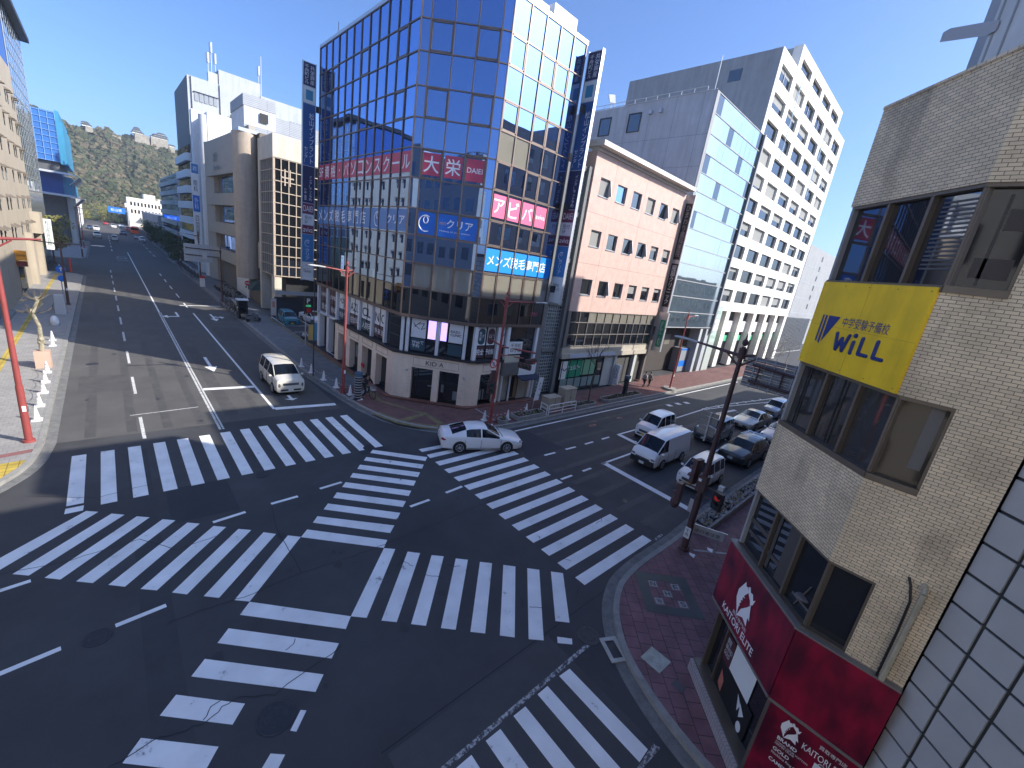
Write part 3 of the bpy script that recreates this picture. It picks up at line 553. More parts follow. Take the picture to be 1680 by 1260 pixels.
part('logo',kz(MB(),Fa,5.25,5.6,.7),M_ink,B)
# chamfer clinic
wb=Lb
for u in (-.35,.02,): wc.fbox(Fb,u-.1,u+.12,3.55,6.15,-.05,.16)
wc.fbox(Fb,Lb*.52-.12,Lb*.52+.1,3.55,6.15,-.02,.18); wc.fbox(Fb,Lb-.2,Lb+.02,3.55,6.15,-.02,.16)
clinic(Fb,.2,1.35,M_whitep,M_teal,None,'Webで\n予約'); part('logo',kz(MB(),Fb,.4,5.75,.75),M_ink,B)
g=film(Fb,1.4,2.85,3.7,6.12,M_glassi,d=-.02,name='shop_window'); film(Fb,1.45,2.02,4.75,6.05,M_lilac,d=0,name='lit_screen'); film(Fb,2.35,2.8,4.75,6.05,M_lilac,d=0,name='lit_screen')
clinic(Fb,2.9,4.0,M_whitep,None,'KAZU\nCLINIC')
film(Fb,2.95,3.95,3.78,4.6,M_teal,d=0,name='window_poster')
# right clinic
wc.fbox(Fc,-.1,.18,3.55,6.15,-.02,.2)
for a,b,m1,t in ((.25,1.1,M_teal,'肩\nひざ\n腰'),(1.15,2.0,M_brown,'ペイン\n外来')):
    clinic(Fc,a,b,M_whitep,M_brown)
    q=MB(); 
    q.poly(*[Fc.p((a+b)/2+.33*math.cos(R(t_)),.008,(5.68 if t_<180 else 5.05)+.28*math.sin(R(t_))) for t_ in range(0,360,20)]); f=part('poster_emblem',q,m1,B); lettering(t,Fc,a+.2,b-.2,5.0,5.8,M_inkw,f,.014,keep=True)
q=MB(); text(q,'完全',Fc,.32,1.02,4.0,4.45,.012,bold=.015); text(q,'予約制',Fc,1.2,1.95,4.0,4.45,.012,bold=.015); part('lettering',q,M_inkw,B)
wc.fbox(Fc,2.05,2.3,3.55,6.15,-.02,.2); clinic(Fc,2.35,2.95,M_whitep,None); part('logo',kz(MB(),Fc,2.45,5.6,.4),M_navy,B); wc.fbox(Fc,3.0,3.3,3.55,6.15,-.02,.2)
film(Fc,3.35,6.1,3.4,6.12,M_glassd,d=-.02,name='shop_window'); wc.fbox(Fc,6.15,6.4,.2,6.15,-.02,.2)
part('white_column',wc,M_white,B)
# ledge and beige ground floor
GP=[(14.4,43.3),(14.4,26.9),(15.0,26.2),(18.2,23.0),(18.9,22.8),(25.1,22.8)]
mb=MB(); pr=[(14.3,38.0),(14.3,26.85),(14.95,26.1),(18.15,22.9),(18.85,22.68),(21.2,22.68),(21.2,23.7),(15.4,27),(15.4,38.0)]; mb.prism(pr,3.5,3.66); part('ledge',mb,M_dark,B)
st=MB(); jt=MB(); Fga,Lga=seg_frame((14.4,37.8),(14.4,27.0)); Fgb,Lgb=seg_frame((15.05,26.15),(18.15,23.05)); Fgc,Lgc=seg_frame((18.85,22.8),(25.1,22.8))
# left side arcade: piers and header
e=0
for k in range(4):
    c0=e; st.fbox(Fga,c0,c0+.75,.2,2.75,-.55,0); o0=c0+.75; o1=o0+1.75
    film(Fga,o0,o1,.35,2.75,M_glassi,d=-.5,name='shop_window'); q=MB(); q.fbox(Fga,o0,o1,.2,.4,-.52,-.4); q.fbox(Fga,o0+.85,o0+.9,.4,2.75,-.5,-.44); part('window_frame',q,M_dark,B)
    jt.fbox(Fga,o0-.05,o0+1.8,2.95,2.99,0,.02); jt.fbox(Fga,o0-.05,o0+1.8,3.36,3.4,0,.02); jt.fbox(Fga,o0-.05,o0-.01,2.95,3.4,0,.02); jt.fbox(Fga,o0+1.76,o0+1.8,2.95,3.4,0,.02)
    e=o1
st.fbox(Fga,e,Lga,.2,2.75,-.55,0); st.fbox(Fga,0,Lga,2.75,3.5,-.55,0)
# chamfered corner stones
st.prism([(14.4,27.0),(14.4,26.9),(15.05,26.15),(15.35,25.85),(15.8,26.3),(15.3,27.0)],.2,3.5)
st.fbox(Fgb,1.98,2.45,.2,2.6,-.5,0); st.fbox(Fgb,.42,Lgb-.45,2.6,3.5,-.5,0)
st.prism([(17.8,23.4),(18.15,23.05),(18.9,22.8),(19.3,22.8),(19.3,23.4),(18.4,24.0)],.2,3.5)
jt.fbox(Fgb,.5,3.8,2.75,2.78,0,.02); jt.fbox(Fgb,.5,3.8,3.3,3.33,0,.02); jt.fbox(Fgb,.5,.53,2.75,3.33,0,.02); jt.fbox(Fgb,3.77,3.8,2.75,3.33,0,.02)
for a,b in ((.44,1.98),(2.45,3.94)):
    film(Fgb,a,b,.4,2.6,M_glassi,d=-.42,name='shop_window'); q=MB(); q.fbox(Fgb,a,b,.2,.42,-.45,-.35); q.fbox(Fgb,a,a+.06,.4,2.6,-.42,-.36); q.fbox(Fgb,a+.35,a+.4,.4,2.6,-.42,-.36); q.fbox(Fgb,a,b,2.52,2.6,-.42,-.36); part('window_frame',q,M_black,B)
lettering('KID A',Fgb,1.42,2.72,2.88,3.2,M_ink,B,.03)
st.fbox(Fgc,.45,2.3,2.6,3.5,-.5,0); st.fbox(Fgc,2.05,2.3,.2,2.6,-.5,0); jt.fbox(Fgc,.6,2.2,2.8,2.83,0,.02); jt.fbox(Fgc,.6,2.2,3.3,3.33,0,.02); jt.fbox(Fgc,.6,.63,2.8,3.33,0,.02)
for z in (.75,1.3,1.85,2.4): jt.fbox(Fgb,-.0,.42,z,z+.012,0,.006); jt.fbox(Fgb,3.96,4.35,z,z+.012,0,.006)
film(Fgc,.45,2.05,.4,2.6,M_glassi,d=-.42,name='shop_window')
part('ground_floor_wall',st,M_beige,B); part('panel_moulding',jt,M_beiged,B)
# goods and mannequins seen through shop windows
q=MB()
for u,z0,z1,w_ in ((2.6,.9,1.5,.25),(3.5,.45,1.1,.4),(1.6,1.2,1.3,.5)): q.fbox(Fgb,u,u+w_,z0,z1,-.40,-.38)
q.fbox(Fgc,.8,1.0,.5,1.2,-.40,-.38); q.fbox(Fgc,1.15,1.25,.5,1.3,-.40,-.38); q.fbox(Fga,3.5,3.9,1.2,2.3,-.48,-.46); part('window_display',q,mat('display_grey',(.2,.22,.23),.6),B)
q=MB(); 
for u in (.1,Lgb-.12): c=Fgb.p(u,.08,2.35); q.sph(c,.09,n=10,m=6)
part('wall_lamp',q,mat('lamp_globe',(.45,.42,.38),.4),B)
q=MB(); c=Fga.p(5.9,.06,1.0); q.fbox(Fga,5.8,6.3,1.0,1.3,.0,.06); part('shop_sign',q,M_red,B)
# side shops under the clinic, right
q=MB(); q.fbox(Fgc,2.35,4.05,2.45,3.4,0,.25); part('shop_fascia',q,mat('fascia_taupe',(.14,.135,.13),.6,noise=.08),B); q=MB(); q.fbox(Fgc,4.1,5.95,2.35,3.2,0,.2); part('shop_fascia',q,M_whitep,B)
q=MB(); Fw=Fgc
for k in range(1): q.hexa([Fw.p(4.0,.9,2.1),Fw.p(6.2,.9,2.1),Fw.p(6.2,0,2.3),Fw.p(4.0,0,2.3),Fw.p(4.0,.9,2.16),Fw.p(6.2,.9,2.16),Fw.p(6.2,0,2.38),Fw.p(4.0,0,2.38)])
part('awning',q,mat('awning_navy',(.015,.025,.06),.8),B)
q=MB(); q.fbox(Fgc,2.4,3.6,.2,2.45,-.35,-.3); q.fbox(Fgc,4.7,6.0,.2,2.3,-.35,-.3); part('shop_wall',q,mat('shop_cream',(.36,.34,.3),.7,noise=.1),B)
q=MB(); q.fbox(Fgc,3.7,4.6,.3,2.3,-.35,-.28); part('shop_door',q,mat('wood_door',(.25,.17,.09),.6),B); q=MB(); q.fbox(Fgc,3.85,4.25,.4,2.15,-.27,-.25); part('door_glass',q,M_black,B)
q=MB(); q.fbox(Fgc,3.5,3.62,.2,2.45,-.1,0); q.fbox(Fgc,2.6,2.72,.2,2.45,-.1,0); q.fbox(Fgc,6.1,6.22,.2,3.2,-.1,.02); part('shop_post',q,M_white,B)
# left end carport columns
q=MB(); q.box(14.7,15.2,42.6,43.2,.1,3.6); q.box(14.7,15.2,40.2,40.7,.1,3.6); q.box(15.2,25,43.0,43.2,.1,6.2); q.box(14.9,15.3,38,38.4,.1,3.6); q.box(14.7,25,38.0,43.2,3.45,3.65); part('carport_column',q,M_white,B)
# blade signs
def blade(loc,F,segs,wd,z0,z1,th,label,wm=M_steel):
    t=thing('blade_sign',label,'sign',loc); q=MB(); q.fbox(F,0,wd,z0,z1,-th,0); q.fbox(F,-.03,.0,z0-.05,z1+.05,-th-.03,.03); q.fbox(F,wd,wd+.03,z0-.05,z1+.05,-th-.03,.03); part('sign_box',q,wm,t)
    for (a,b,m,items) in segs:
        q=MB(); q.fq(F,.02,wd-.02,a,b,.005); f=part('sign_face',q,m,t)
        for it in items:
            if it=='logo': logo(F,wd/2,(a+b)/2+(b-a)*.18,.3,t,d=.02)
            elif it=='mark': 
                q=MB(); q.fq(F,wd*.22,wd*.78,a+(b-a)*.2,b-(b-a)*.2,.012); part('logo',q,mat('logo_cyan',(.05,.3,.5),.5),t)
            else: s_,u0,u1,w0,w1,mm,vert=it; lettering(s_,F,u0*wd,u1*wd,w0,w1,mm,f,.012,vertical=vert)
    q=MB()
    return t
Lt=M_inkw
Fl=Fr(13.32,43.5,0,-1)
segsL=[(22.6,24.3,M_navy,[('共栄興産',.55,.9,22.75,24.15,Lt,True),('千舟町ビル',.12,.45,22.75,24.15,Lt,True)]),(21.3,22.55,M_whitep,['mark']),(16.4,21.25,M_blade,[('松山インプラント',.5,.9,16.6,20.6,Lt,True),('センター',.12,.4,16.6,17.9,Lt,True)]),(13.3,16.35,M_navy,[('インターネット予約',.55,.8,13.5,15.6,Lt,True),('むし歯・歯周病',.15,.35,13.5,14.5,Lt,True)]),(12.35,13.25,M_purple,[('DAIEI',.1,.9,12.55,13.05,Lt,False)]),(11.4,12.3,M_whitep,[('受付\n5F',.2,.8,11.5,12.2,M_ink,False)]),(10.6,11.35,M_purple,[('aviva',.1,.9,10.75,11.2,Lt,False)]),(8.1,10.55,M_bladel,['logo',('クリア',.3,.65,8.25,9.3,Lt,True)]),(6.45,8.05,M_whitep,[('MENS',.3,.7,7.7,7.8,M_ink,False),('あした\n不動産鑑定',.12,.85,7.1,7.5,M_ink,False)])]
t=blade((13.8,43.5,6.4),Fl,segsL,1.02,6.4,24.35,.22,'tall vertical tenant sign blade at the far street end of the glass building')
q=MB(); 
for z in (8.5,14,20.8): q.box(14.3,14.7,43.55,43.65,z,z+.5)
part('bracket',q,M_dark,t)
Fr2=Fr(25.5,23.0,-1,0)
t=blade((25.6,22.3,10.5),Fr2,[(z0+ .95,z1+.95,m,i if True else i) for z0,z1,m,i in [(22.6,24.3,M_navy,[('共栄興産',.55,.9,23.7,25.1,Lt,True),('千舟町ビル',.12,.45,23.7,25.1,Lt,True)]),(21.3,22.55,M_whitep,['mark']),(16.9,21.25,M_blade,[('松山インプラント',.5,.9,18.0,21.6,Lt,True),('センター',.12,.4,18.0,19.2,Lt,True)]),(14.2,16.85,M_navy,[('インターネット予約',.55,.8,15.3,17.5,Lt,True)]),(13.3,14.15,M_purple,[('DAIEI',.1,.9,14.45,14.9,Lt,False)]),(12.35,13.25,M_whitep,[('受付\n5F',.2,.8,13.45,14.1,M_ink,False)]),(11.6,12.3,M_purple,[('aviva',.1,.9,12.75,13.1,Lt,False)]),(9.3,11.55,M_bladel,['logo',('クリア',.35,.65,10.4,11.5,Lt,True)]),(7.3,9.25,M_whitep,[('MENS\nあした',.2,.8,9.2,9.7,M_ink,False)])]],1.15,8.2,25.3,.22,'tall vertical tenant sign blade between the glass building and the pink tiled building')
q=MB(); 
for z in (9,15,21.5): q.box(25.05,25.5,22.5,22.6,z,z+.5)
part('bracket',q,M_dark,t)
# service slot with glass blocks between glass building and pink building
B=thing('glass_block_tower','narrow grey stair tower faced with glass blocks beside the pink building','building',(27,24,0))
q=MB(); q.box(25.15,28.5,23.9,40,.1,18.6); q.box(25.15,26.3,23.6,23.9,.1,18.6); q.box(28.1,28.5,23.35,23.9,.1,18.8); 
for z in (3.9,7.9,11.4,15,18.4): q.box(26.3,28.1,23.55,23.9,z,z+.35)
part('wall',q,mat('tower_grey',(.16,.165,.17),.7,noise=.1,stain=.1),B)
Ft=Fr(26.4,23.7,0,-1); bl=MB(); fr_=MB()
for (a,b) in ((.2,3.9),(4.25,7.9),(8.25,11.4),(11.75,15),(15.35,18.4)):
    nz=int((b-a)/.3)
    for i in range(6):
        for k in range(nz): bl.fq(Ft,i*.28+.05,i*.28+.25,a+k*.3+.06,a+k*.3+.26,.0)
    for i in range(7): fr_.fbox(Ft,i*.28-.03,i*.28+.03,a,b,-.05,.02)
    for k in range(nz+1): fr_.fbox(Ft,0,1.68,a+k*.3-.02,a+k*.3+.04,-.05,.015)
part('glass_block_window',bl,glassmat('glass_block',(.10,.13,.14),(.5,.55,.6),.3,.15,0),B); part('block_frame',fr_,mat('block_frame_grey',(.30,.33,.34),.6),B)
# ================= pink tiled building =================
M_blind=mat('blind_offwhite',(.26,.26,.25),.8)
M_pinkt=tilemat('pink_tile',1,0,.25,.07,(.61,.42,.36),(.58,.40,.34),(.48,.35,.31),.006,.5,.7,.2,.08,stain=.08)
M_gwall=mat('light_grey_panel',(.40,.425,.455),.7,noise=.08,scale=.6,stain=.12)
M_gwall2=mat('grey_render_and_shade',(.31,.315,.325),.8,noise=.08,scale=.5,stain=.12)  # grey render; also the shade coloured into the white tower's side walls
M_wtile=mat('white_tile',(.80,.765,.70),.65,noise=.06,scale=.8,stain=.08)
M_winf=mat('window_frame_silver',(.45,.46,.48),.4,metal=.5)
M_cream=mat('cream_panel',(.62,.56,.46),.75,noise=.07,stain=.12)
M_tan=mat('tan_tile',(.46,.38,.30),.7,noise=.08,scale=1.2,stain=.12)
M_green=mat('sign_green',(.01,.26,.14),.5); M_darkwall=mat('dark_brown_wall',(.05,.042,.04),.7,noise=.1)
def box_building(name,label,loc,x0,x1,y0,y1,z1,m,z0=0,par=True):
    B=thing(name,label,'building',loc); q=MB(); q.box(x0,x1,y0,y1,z0,z1); part('wall',q,m,B); return B
B=thing('pink_tiled_building','low pink tiled building with three rows of small windows over a green shop sign','building',(36,23.3,0))
F=Fr(28.55,23.2,0,-1); cs=[(1.0+2.46*k,2.45+2.46*k) for k in range(6)]; rw=[(9.0,10.35),(13.05,14.35),(17.0,18.35)]
q=MB(); grid_wall(q,F,0,15.35,7.55,20.05,cs,rw,-.35,0); q.box(28.55,43.9,23.55,40,7.55,20.0); part('wall',q,M_pinkt,B)
q=MB(); 
for z in (11.6,15.6): q.fbox(F,0,15.35,z,z+.03,0,.004)
for u in (2.9,7.8,12.7): q.fbox(F,u,u+.02,7.55,20.05,0,.004)
part('tile_joint',q,mat('tile_joint',(.3,.19,.18),.8),B)
for (a,b) in cs:
    for i,(c,d) in enumerate(rw):
        q=MB(); q.fq(F,a,b,c,d,-.2); w_=part('window',q,M_glass if i==2 and a<4 else M_glassd,B)
        if rnd.random()<.5: q=MB(); q.fq(F,a+.08,b-.08,d-(d-c)*rnd.choice([.3,.6,.95]),d-.05,-.19); part('blind',q,M_blind,w_)
        q=MB(); 
        for t_ in ((a,a+.06,c,d),(b-.06,b,c,d),(a,b,c,c+.06),(a,b,d-.06,d)): q.fbox(F,*t_,-.24,-.12)
        if (int(a)+i)%3==0: q.hexa([F.p(b-.1,.0,c+.1),F.p(b-.05,.0,c+.1),F.p(b-.05,-.2,c+.1),F.p(b-.1,-.2,c+.1),F.p(b-.1,.35,c+.15),F.p(b-.05,.35,c+.15),F.p(b-.05,.0,d),F.p(b-.1,.0,d)])
        q.fbox(F,a,b,c-.06,c,-.3,.06); part('frame',q,M_winf,w_)
q=MB(); q.hexa([F.p(-.3,.75,20.3),F.p(15.6,.75,20.3),F.p(15.6,-1,20.3),F.p(-.3,-1,20.3),F.p(-.3,.75,20.65),F.p(15.6,.75,20.65),F.p(15.6,-1,20.75),F.p(-.3,-1,20.75)]); q.fbox(F,0,15.4,20.05,20.3,-.6,.1); part('eave',q,mat('eave_white',(.62,.60,.55),.6,noise=.06),B)
# glass band of the first floor
q=MB(); q.box(28.6,43.5,23.6,40,.1,7.55); part('inner_wall',q,mat('pink_bldg_interior',(.06,.06,.06),.8),B)
n=11; w_=14.3/n
for r,(c,d) in enumerate(((4.4,5.45),(5.5,6.55),(6.6,7.5))):
    for k in range(n):
        q=MB(); j=rnd.uniform(-.006,.006); q.poly(F.p(.4+k*w_+.04,-.1+j,c),F.p(.4+(k+1)*w_-.04,-.1-j,c),F.p(.4+(k+1)*w_-.04,-.1-j,d),F.p(.4+k*w_+.04,-.1+j,d)); part('band_window',q,M_glassc if r==2 and k>1 else M_glassd,B)
q=MB()
for k in range(n+1): q.fbox(F,.4+k*w_-.04,.4+k*w_+.04,4.3,7.55,-.14,-.02)
for z in (4.35,5.42,6.52,7.5): q.fbox(F,0,14.8,z,z+.07,-.14,-.01)
q.fbox(F,0,.4,4.3,7.55,-.3,0); q.fbox(F,14.7,15.0,0.1,7.55,-.3,0)
part('band_mullion',q,mat('band_mullion',(.20,.18,.17),.5,metal=.4),B)
q=MB(); q.fbox(F,0,14.8,3.75,4.3,-.4,.02); q.fbox(F,0,14.8,3.3,3.75,-.4,.14); part('fascia',q,mat('fascia_stone',(.42,.38,.32),.75,noise=.1),B)
q=MB(); q.fbox(F,1.0,8.2,3.35,3.7,.15,.2); part('fascia_sign',q,mat('fascia_sign_pale',(.5,.53,.62),.5),B)
q=MB()
for k in range(6): q.fq(F,.6+k*1.05,1.6+k*1.05,.3,3.2,-.15)
part('shop_window',q,M_glassi,B); q=MB()
for k in range(7): q.fbox(F,.53+k*1.05,.6+k*1.05,.15,3.3,-.2,-.08)
q.fbox(F,.5,6.9,3.15,3.3,-.2,-.08); q.fbox(F,.5,6.9,.12,.3,-.2,-.05); part('shop_frame',q,M_dark,B)
q=MB(); q.fq(F,.4,1.3,1.3,3.0,-.12); part('shop_poster',q,M_whitep,B); q=MB(); q.fq(F,1.35,3.4,1.4,3.05,-.12); f=part('shop_poster',q,M_green,B); lettering('ウェルビー',F,1.45,3.2,2.1,2.6,M_inkw,f,-.11,bold=.015)
q=MB(); q.fq(F,3.45,5.6,1.5,3.0,-.12); part('shop_poster',q,mat('poster_light_green',(.2,.42,.26),.5),B)
q=MB(); q.fq(F,.6,6.8,.35,1.3,-.125); part('window_frosting',q,mat('frosted_film',(.22,.30,.29),.5),B)
q=MB(); 
for k in range(6): q.tube(F.p(.5+k*.12,-.1,2.2+.12*math.sin(k*1.2)),F.p(.62+k*.12,-.1,2.2+.12*math.sin((k+1)*1.2)),.04,.04,4)
part('logo',q,M_black,B)
q=MB(); q.fbox(F,7.0,8.8,.1,3.3,-.3,-.1); q.fbox(F,8.6,9.0,.1,3.3,-.3,.05); q.fbox(F,12.4,12.9,.1,3.3,-.5,0); part('entrance_pillar',q,mat('entrance_stone',(.45,.47,.46),.6,noise=.06),B)
q=MB(); q.fbox(F,9.05,9.35,.2,2.3,-.1,.55); part('entrance_sign',q,M_whitep,B); lettering('入口',Fr(F.p(9.05,0,0).x,F.p(0,.5,0).y,-1,0),-.45,-.05,.9,2.0,M_ink,B,.012,vertical=True) 
q=MB(); q.fq(F,9.4,12.4,.12,3.3,-.45); part('garage_opening',q,M_black,B)
# side passage signs (vertical) between pink and glass-fronted building
t=thing('blade_sign','dark vertical clinic sign beside the pink building corner','sign',(44.3,22.8,8)); Fs=Fr(44.3,23.3,-1,0); q=MB(); q.fbox(Fs,0,.9,8.0,20,-.3,0); part('sign_box',q,M_winf,t)
q=MB(); q.fq(Fs,.08,.82,13.6,19.2,.01); f=part('sign_face',q,M_black,t); lettering('ひまわり歯科医院',Fs,.2,.7,13.9,19.0,mat('ink_grey',(.4,.36,.36),.6),f,.02,vertical=True)
q=MB(); q.fq(Fs,.08,.82,8.6,13.2,.01); f=part('sign_face',q,M_black,t); lettering('服部クリニック',Fs,.2,.7,8.9,13.0,M_inkw,f,.02,vertical=True)
t=thing('blade_sign','green vertical sign low beside the pink building','sign',(44.2,22.6,3.8)); Fs=Fr(43.9,23.2,-1,0); q=MB(); q.fbox(Fs,.1,1.2,3.7,8.0,-.3,0); part('sign_box',q,M_winf,t); q=MB(); q.fq(Fs,.5,1.1,4.2,7.2,.01); f=part('sign_face',q,M_green,t); lettering('OBENTO こだわり',Fs,.6,1.0,4.4,7.0,M_inkw,f,.02,vertical=True)
# ================= grey building with glass front =================
B=thing('glass_fronted_office','grey panel office block with a pale blue glass front beside the pink building','building',(52,23.3,0))
q=MB(); q.box(45.3,59.6,23.75,42.5,6.2,29.9); q.box(45.3,45.9,23.3,23.75,6.2,29.9); q.box(59.2,59.6,23.3,23.75,6.2,29.9); q.box(48,57,26,40,29.9,30.4); part('wall',q,M_gwall,B)
q=MB(); Fw=Fr(45.3,42.5,-1,0)
for z in (8,11,14,17,20,23,26): q.fbox(Fw,0,19.2,z,z+.03,0,.006)
for u in (3,6,9,12,15,18): q.fbox(Fw,u,u+.03,6.2,29.9,0,.006)
part('panel_joint',q,mat('panel_joint_grey',(.16,.18,.21),.8),B)
for u,z in ((5.3,27.1),(9.4,27.1),(5.5,22)):
    q=MB(); q.fq(Fw,u,u+1.5,z,z+1.8,.02); w_=part('window',q,M_glassd,B); q=MB(); 
    for t_ in ((u-.08,u,z,z+1.8),(u+1.5,u+1.58,z,z+1.8),(u-.08,u+1.58,z-.08,z),(u-.08,u+1.58,z+1.8,z+1.88)): q.fbox(Fw,*t_,0,.1)
    part('frame',q,M_dark,w_)
q=MB(); 
for u in (12,13.2): q.fbox(Fw,u,u+.35,28.6,28.95,0,.3)
part('vent_hood',q,M_winf,B)
q=MB(); q.path([Fw.p(a,.1,29.95) for a in (0,19.2)],.04); 
for k in range(14): q.tube(Fw.p(k*1.4,.1,29.9),Fw.p(k*1.4,.1,30.35),.03)
q.path([Fw.p(a,.1,30.35) for a in (0,18.2)],.03); q.tube((46,24,29.9),(46,24,33.2),.035); part('roof_rail',q,M_winf,B)
q=MB(); c=(45.8,36.5,31); q.tube((45.8,36.5,30),(45.8,36.5,31),.05); q.hexa([(45.4,36.4,30.7),(46,36.0,30.7),(46.1,36.2,30.7),(45.5,36.6,30.7),(45.2,36.6,31.5),(45.9,36.2,31.6),(46,36.4,31.6),(45.3,36.8,31.5)]); part('roof_dish',q,M_white,B)
F=Fr(45.9,23.3,0,-1); q=MB(); M_gl3=glassmat('pale_glass',(.12,.17,.20),(.66,.72,.78),.58,.03,.05)
lv=[6.25+1.815*k for k in range(14)]
for r in range(13):
    for k in range(10):
        q=MB(); a=k*1.33+.01; b=(k+1)*1.33-.01; j=rnd.uniform(-.006,.006); j2=rnd.uniform(-.005,.005); q.poly(F.p(a,j,lv[r]+.04),F.p(b,-j,lv[r]+.04),F.p(b,-j+j2,lv[r+1]-.04),F.p(a,j+j2,lv[r+1]-.04)); q.c=0; panes=None
        if r>=6 and r*10+k<160: part('window_pane',q,M_gl3 if (r*3+k)%9 else M_glassd,B)
        elif r>=3: part('window_pane',q,M_gl3,B) if r*10+k>=30 and k<10 and r in (3,4,5) else None
        else: (rest if k or r else None) 
q=MB()
for r in range(3): q.fq(F,.0,13.3,lv[r]+.04,lv[r+1]-.04,0)
part('window_pane',q,M_gl3,B,kind='stuff')
q=MB()
for z in lv: q.fbox(F,0,13.3,z-.05,z+.05,-.05,.05 if abs(z%3.63-.0)>-1 else 0)
part('floor_band',q,M_gwall2,B)
q=MB(); q.fbox(F,13.3,13.7,5.5,29.9,-.1,.25); q.fbox(F,-.6,-.0,6.2,29.9,-.1,.05); part('corner_trim',q,M_gwall2,B)
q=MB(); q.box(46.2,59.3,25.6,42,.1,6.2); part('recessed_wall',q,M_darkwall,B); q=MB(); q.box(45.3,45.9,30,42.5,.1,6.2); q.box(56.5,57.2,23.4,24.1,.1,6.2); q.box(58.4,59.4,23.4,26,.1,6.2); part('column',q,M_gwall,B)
Fq=Fr(46.2,25.6,0,-1)
for u in (2.2,5.4): q=MB(); q.fq(Fq,u,u+1.4,3.6,4.9,.02); w_=part('window',q,M_glassc,B)
t=thing('vending_kiosk','blue and grey drink machine kiosk under the glass fronted office','kiosk',(56,24.2,0)); q=MB(); q.box(54.2,56.6,24.2,25.4,.1,3.3); part('cabinet',q,mat('kiosk_grey',(.25,.27,.3),.5),t); Fk=Fr(54.2,24.2,0,-1); q=MB(); q.fq(Fk,.1,2.3,.8,1.6,.01); q.fq(Fk,.1,2.3,3.0,3.25,.01); part('poster',q,M_blue,t)
t=thing('pillar_sign','tall pale green and white tenant pillar sign beside the glass front','sign',(60.6,23.6,0)); q=MB(); q.box(60.0,62.0,23.4,23.8,0.1,9.2); part('sign_box',q,mat('pillar_pale',(.42,.47,.45),.5),t)
Fk=Fr(60.0,23.4,0,-1)
for a,b,m in ((7.6,9.0,mat('pillar_mint',(.45,.6,.52),.5)),(5.8,7.4,M_whitep),(4.2,5.6,mat('pillar_mint',(.4,.6,.5),.5))): q=MB(); q.fq(Fk,.15,1.85,a,b,.01); f=part('sign_face',q,m,t); lettering('オフィス',Fk,.4,1.6,a+.5,b-.4,M_ink,f,.02)
# ================= white grid office tower =================
B=thing('white_grid_tower','tall white office tower with a grid of deep square windows','building',(78,24,0))
F=Fr(60,24,0,-1); cs=[(.9+5.78*k,.9+5.78*k+4.45) for k in range(6)]; rz=[38.05-2.945*k for k in range(10)]; rw=sorted([(z-1.62,z+.1) for z in rz])
q=MB(); grid_wall(q,F,0,36,9.9,39.5,cs,rw,-1.1,0); q.box(60,96,25.1,45,.2,39.0)
cs2=[(6.9+5.78*k,6.9+5.78*k+4.45) for k in range(4)]; grid_wall(q,F,5.8,30,39.5,42.0,cs2,[(39.7,40.9)],-1.1,0); q.box(65.8,90,25.1,40,39.0,41.8)
# tall piers of the lower front
for k in range(7): u=-.55+5.78*k+ (.55 if k==0 else 0); q.fbox(F,u,u+1.45,.2,9.9,-1.1,.0)
q.fbox(F,0,36,8.6,9.9,-1.1,-.02); part('wall',q,M_wtile,B)
for (a,b) in cs:
    for (c,d) in rw:
        q=MB(); q.fq(F,a,b,c,d,-.32); w_=part('window',q,M_glassd,B)
        if rnd.random()<.6: q=MB(); hb=rnd.choice([.3,.5,.75,1.0]); q.fq(F,a+.1,b-.1,d-(d-c)*hb,d-.05,-.31); part('blind',q,M_blind,w_)
        if d>36 or a>28: q=MB(); q.fbox(F,(a+b)/2-.05,(a+b)/2+.05,c,d,-.33,-.25); part('frame',q,M_winf,w_)
for (a,b) in cs2: q=MB(); q.fq(F,a,b,39.7,40.9,-.32); part('window',q,M_glassd,B)
for k in range(6):
    a=.9+5.78*k; q=MB(); q.fq(F,a,a+4.4,7.1,8.6,-.9); part('window',q,M_glassd,B); q=MB(); q.fbox(F,a,a+4.4,5.4,7.1,-1.0,-.7); part('balcony_panel',q,M_wtile,B)
    q=MB(); q.fq(F,a,a+4.4,.3,5.4,-1.0); part('shopfront',q,M_glassd,B); q=MB(); q.fbox(F,a+.6,a+3.9,3.9,4.8,-.98,-.9); part('shop_sign',q,mat('sign_bright_green',(.1,.55,.3),.5),B)
q=MB()
for u,z0,z1 in ((8.0,29,38.5),(24.0,28,36.5)): q.tube(F.p(u,.2,z0),F.p(u,.2,z1),.07)
part('cable_conduit',q,mat('conduit_blue_white',(.45,.6,.7),.5),B)
q=MB(); Fw=Fr(60,45,-1,0)
part('side_wall',q.fbox(Fw,0,20.98,.2,39.4,0,.1),M_gwall2,B); q=MB(); q.fbox(Fw,15.2,16.8,36.7,38.0,.1,.14); q.fq(Fw,15.2,16.8,36.7,38.0,.15); part('window',q,M_glassd,B)  # west side coloured greyer than the white front, shade put into the colour
q=MB(); q.box(65.75,65.8,25.1,40,39.5,41.8); part('side_wall',q,M_gwall2,B)  # upper west side, greyed for shade in the same way
B=box_building('grey_background_block','plain grey block with a column of tiny windows far behind the white tower','',128.5,175,32,60,26,M_gwall2) if 0 else thing('grey_background_block','plain grey block with a column of tiny windows far behind the white tower','building',(140,32,0))
q=MB(); q.box(128.5,175,32,60,7.5,26); q.box(130,175,32.3,60,0,7.5); part('wall',q,M_gwall2,B); Fg_=Fr(128.5,32,0,-1)
for z in (24.2,21.6,19.0,16.4,13.8,11.3): q=MB(); q.fq(Fg_,14.3,15.6,z-.9,z+.4,.02); part('window',q,M_black,B)
q=MB()
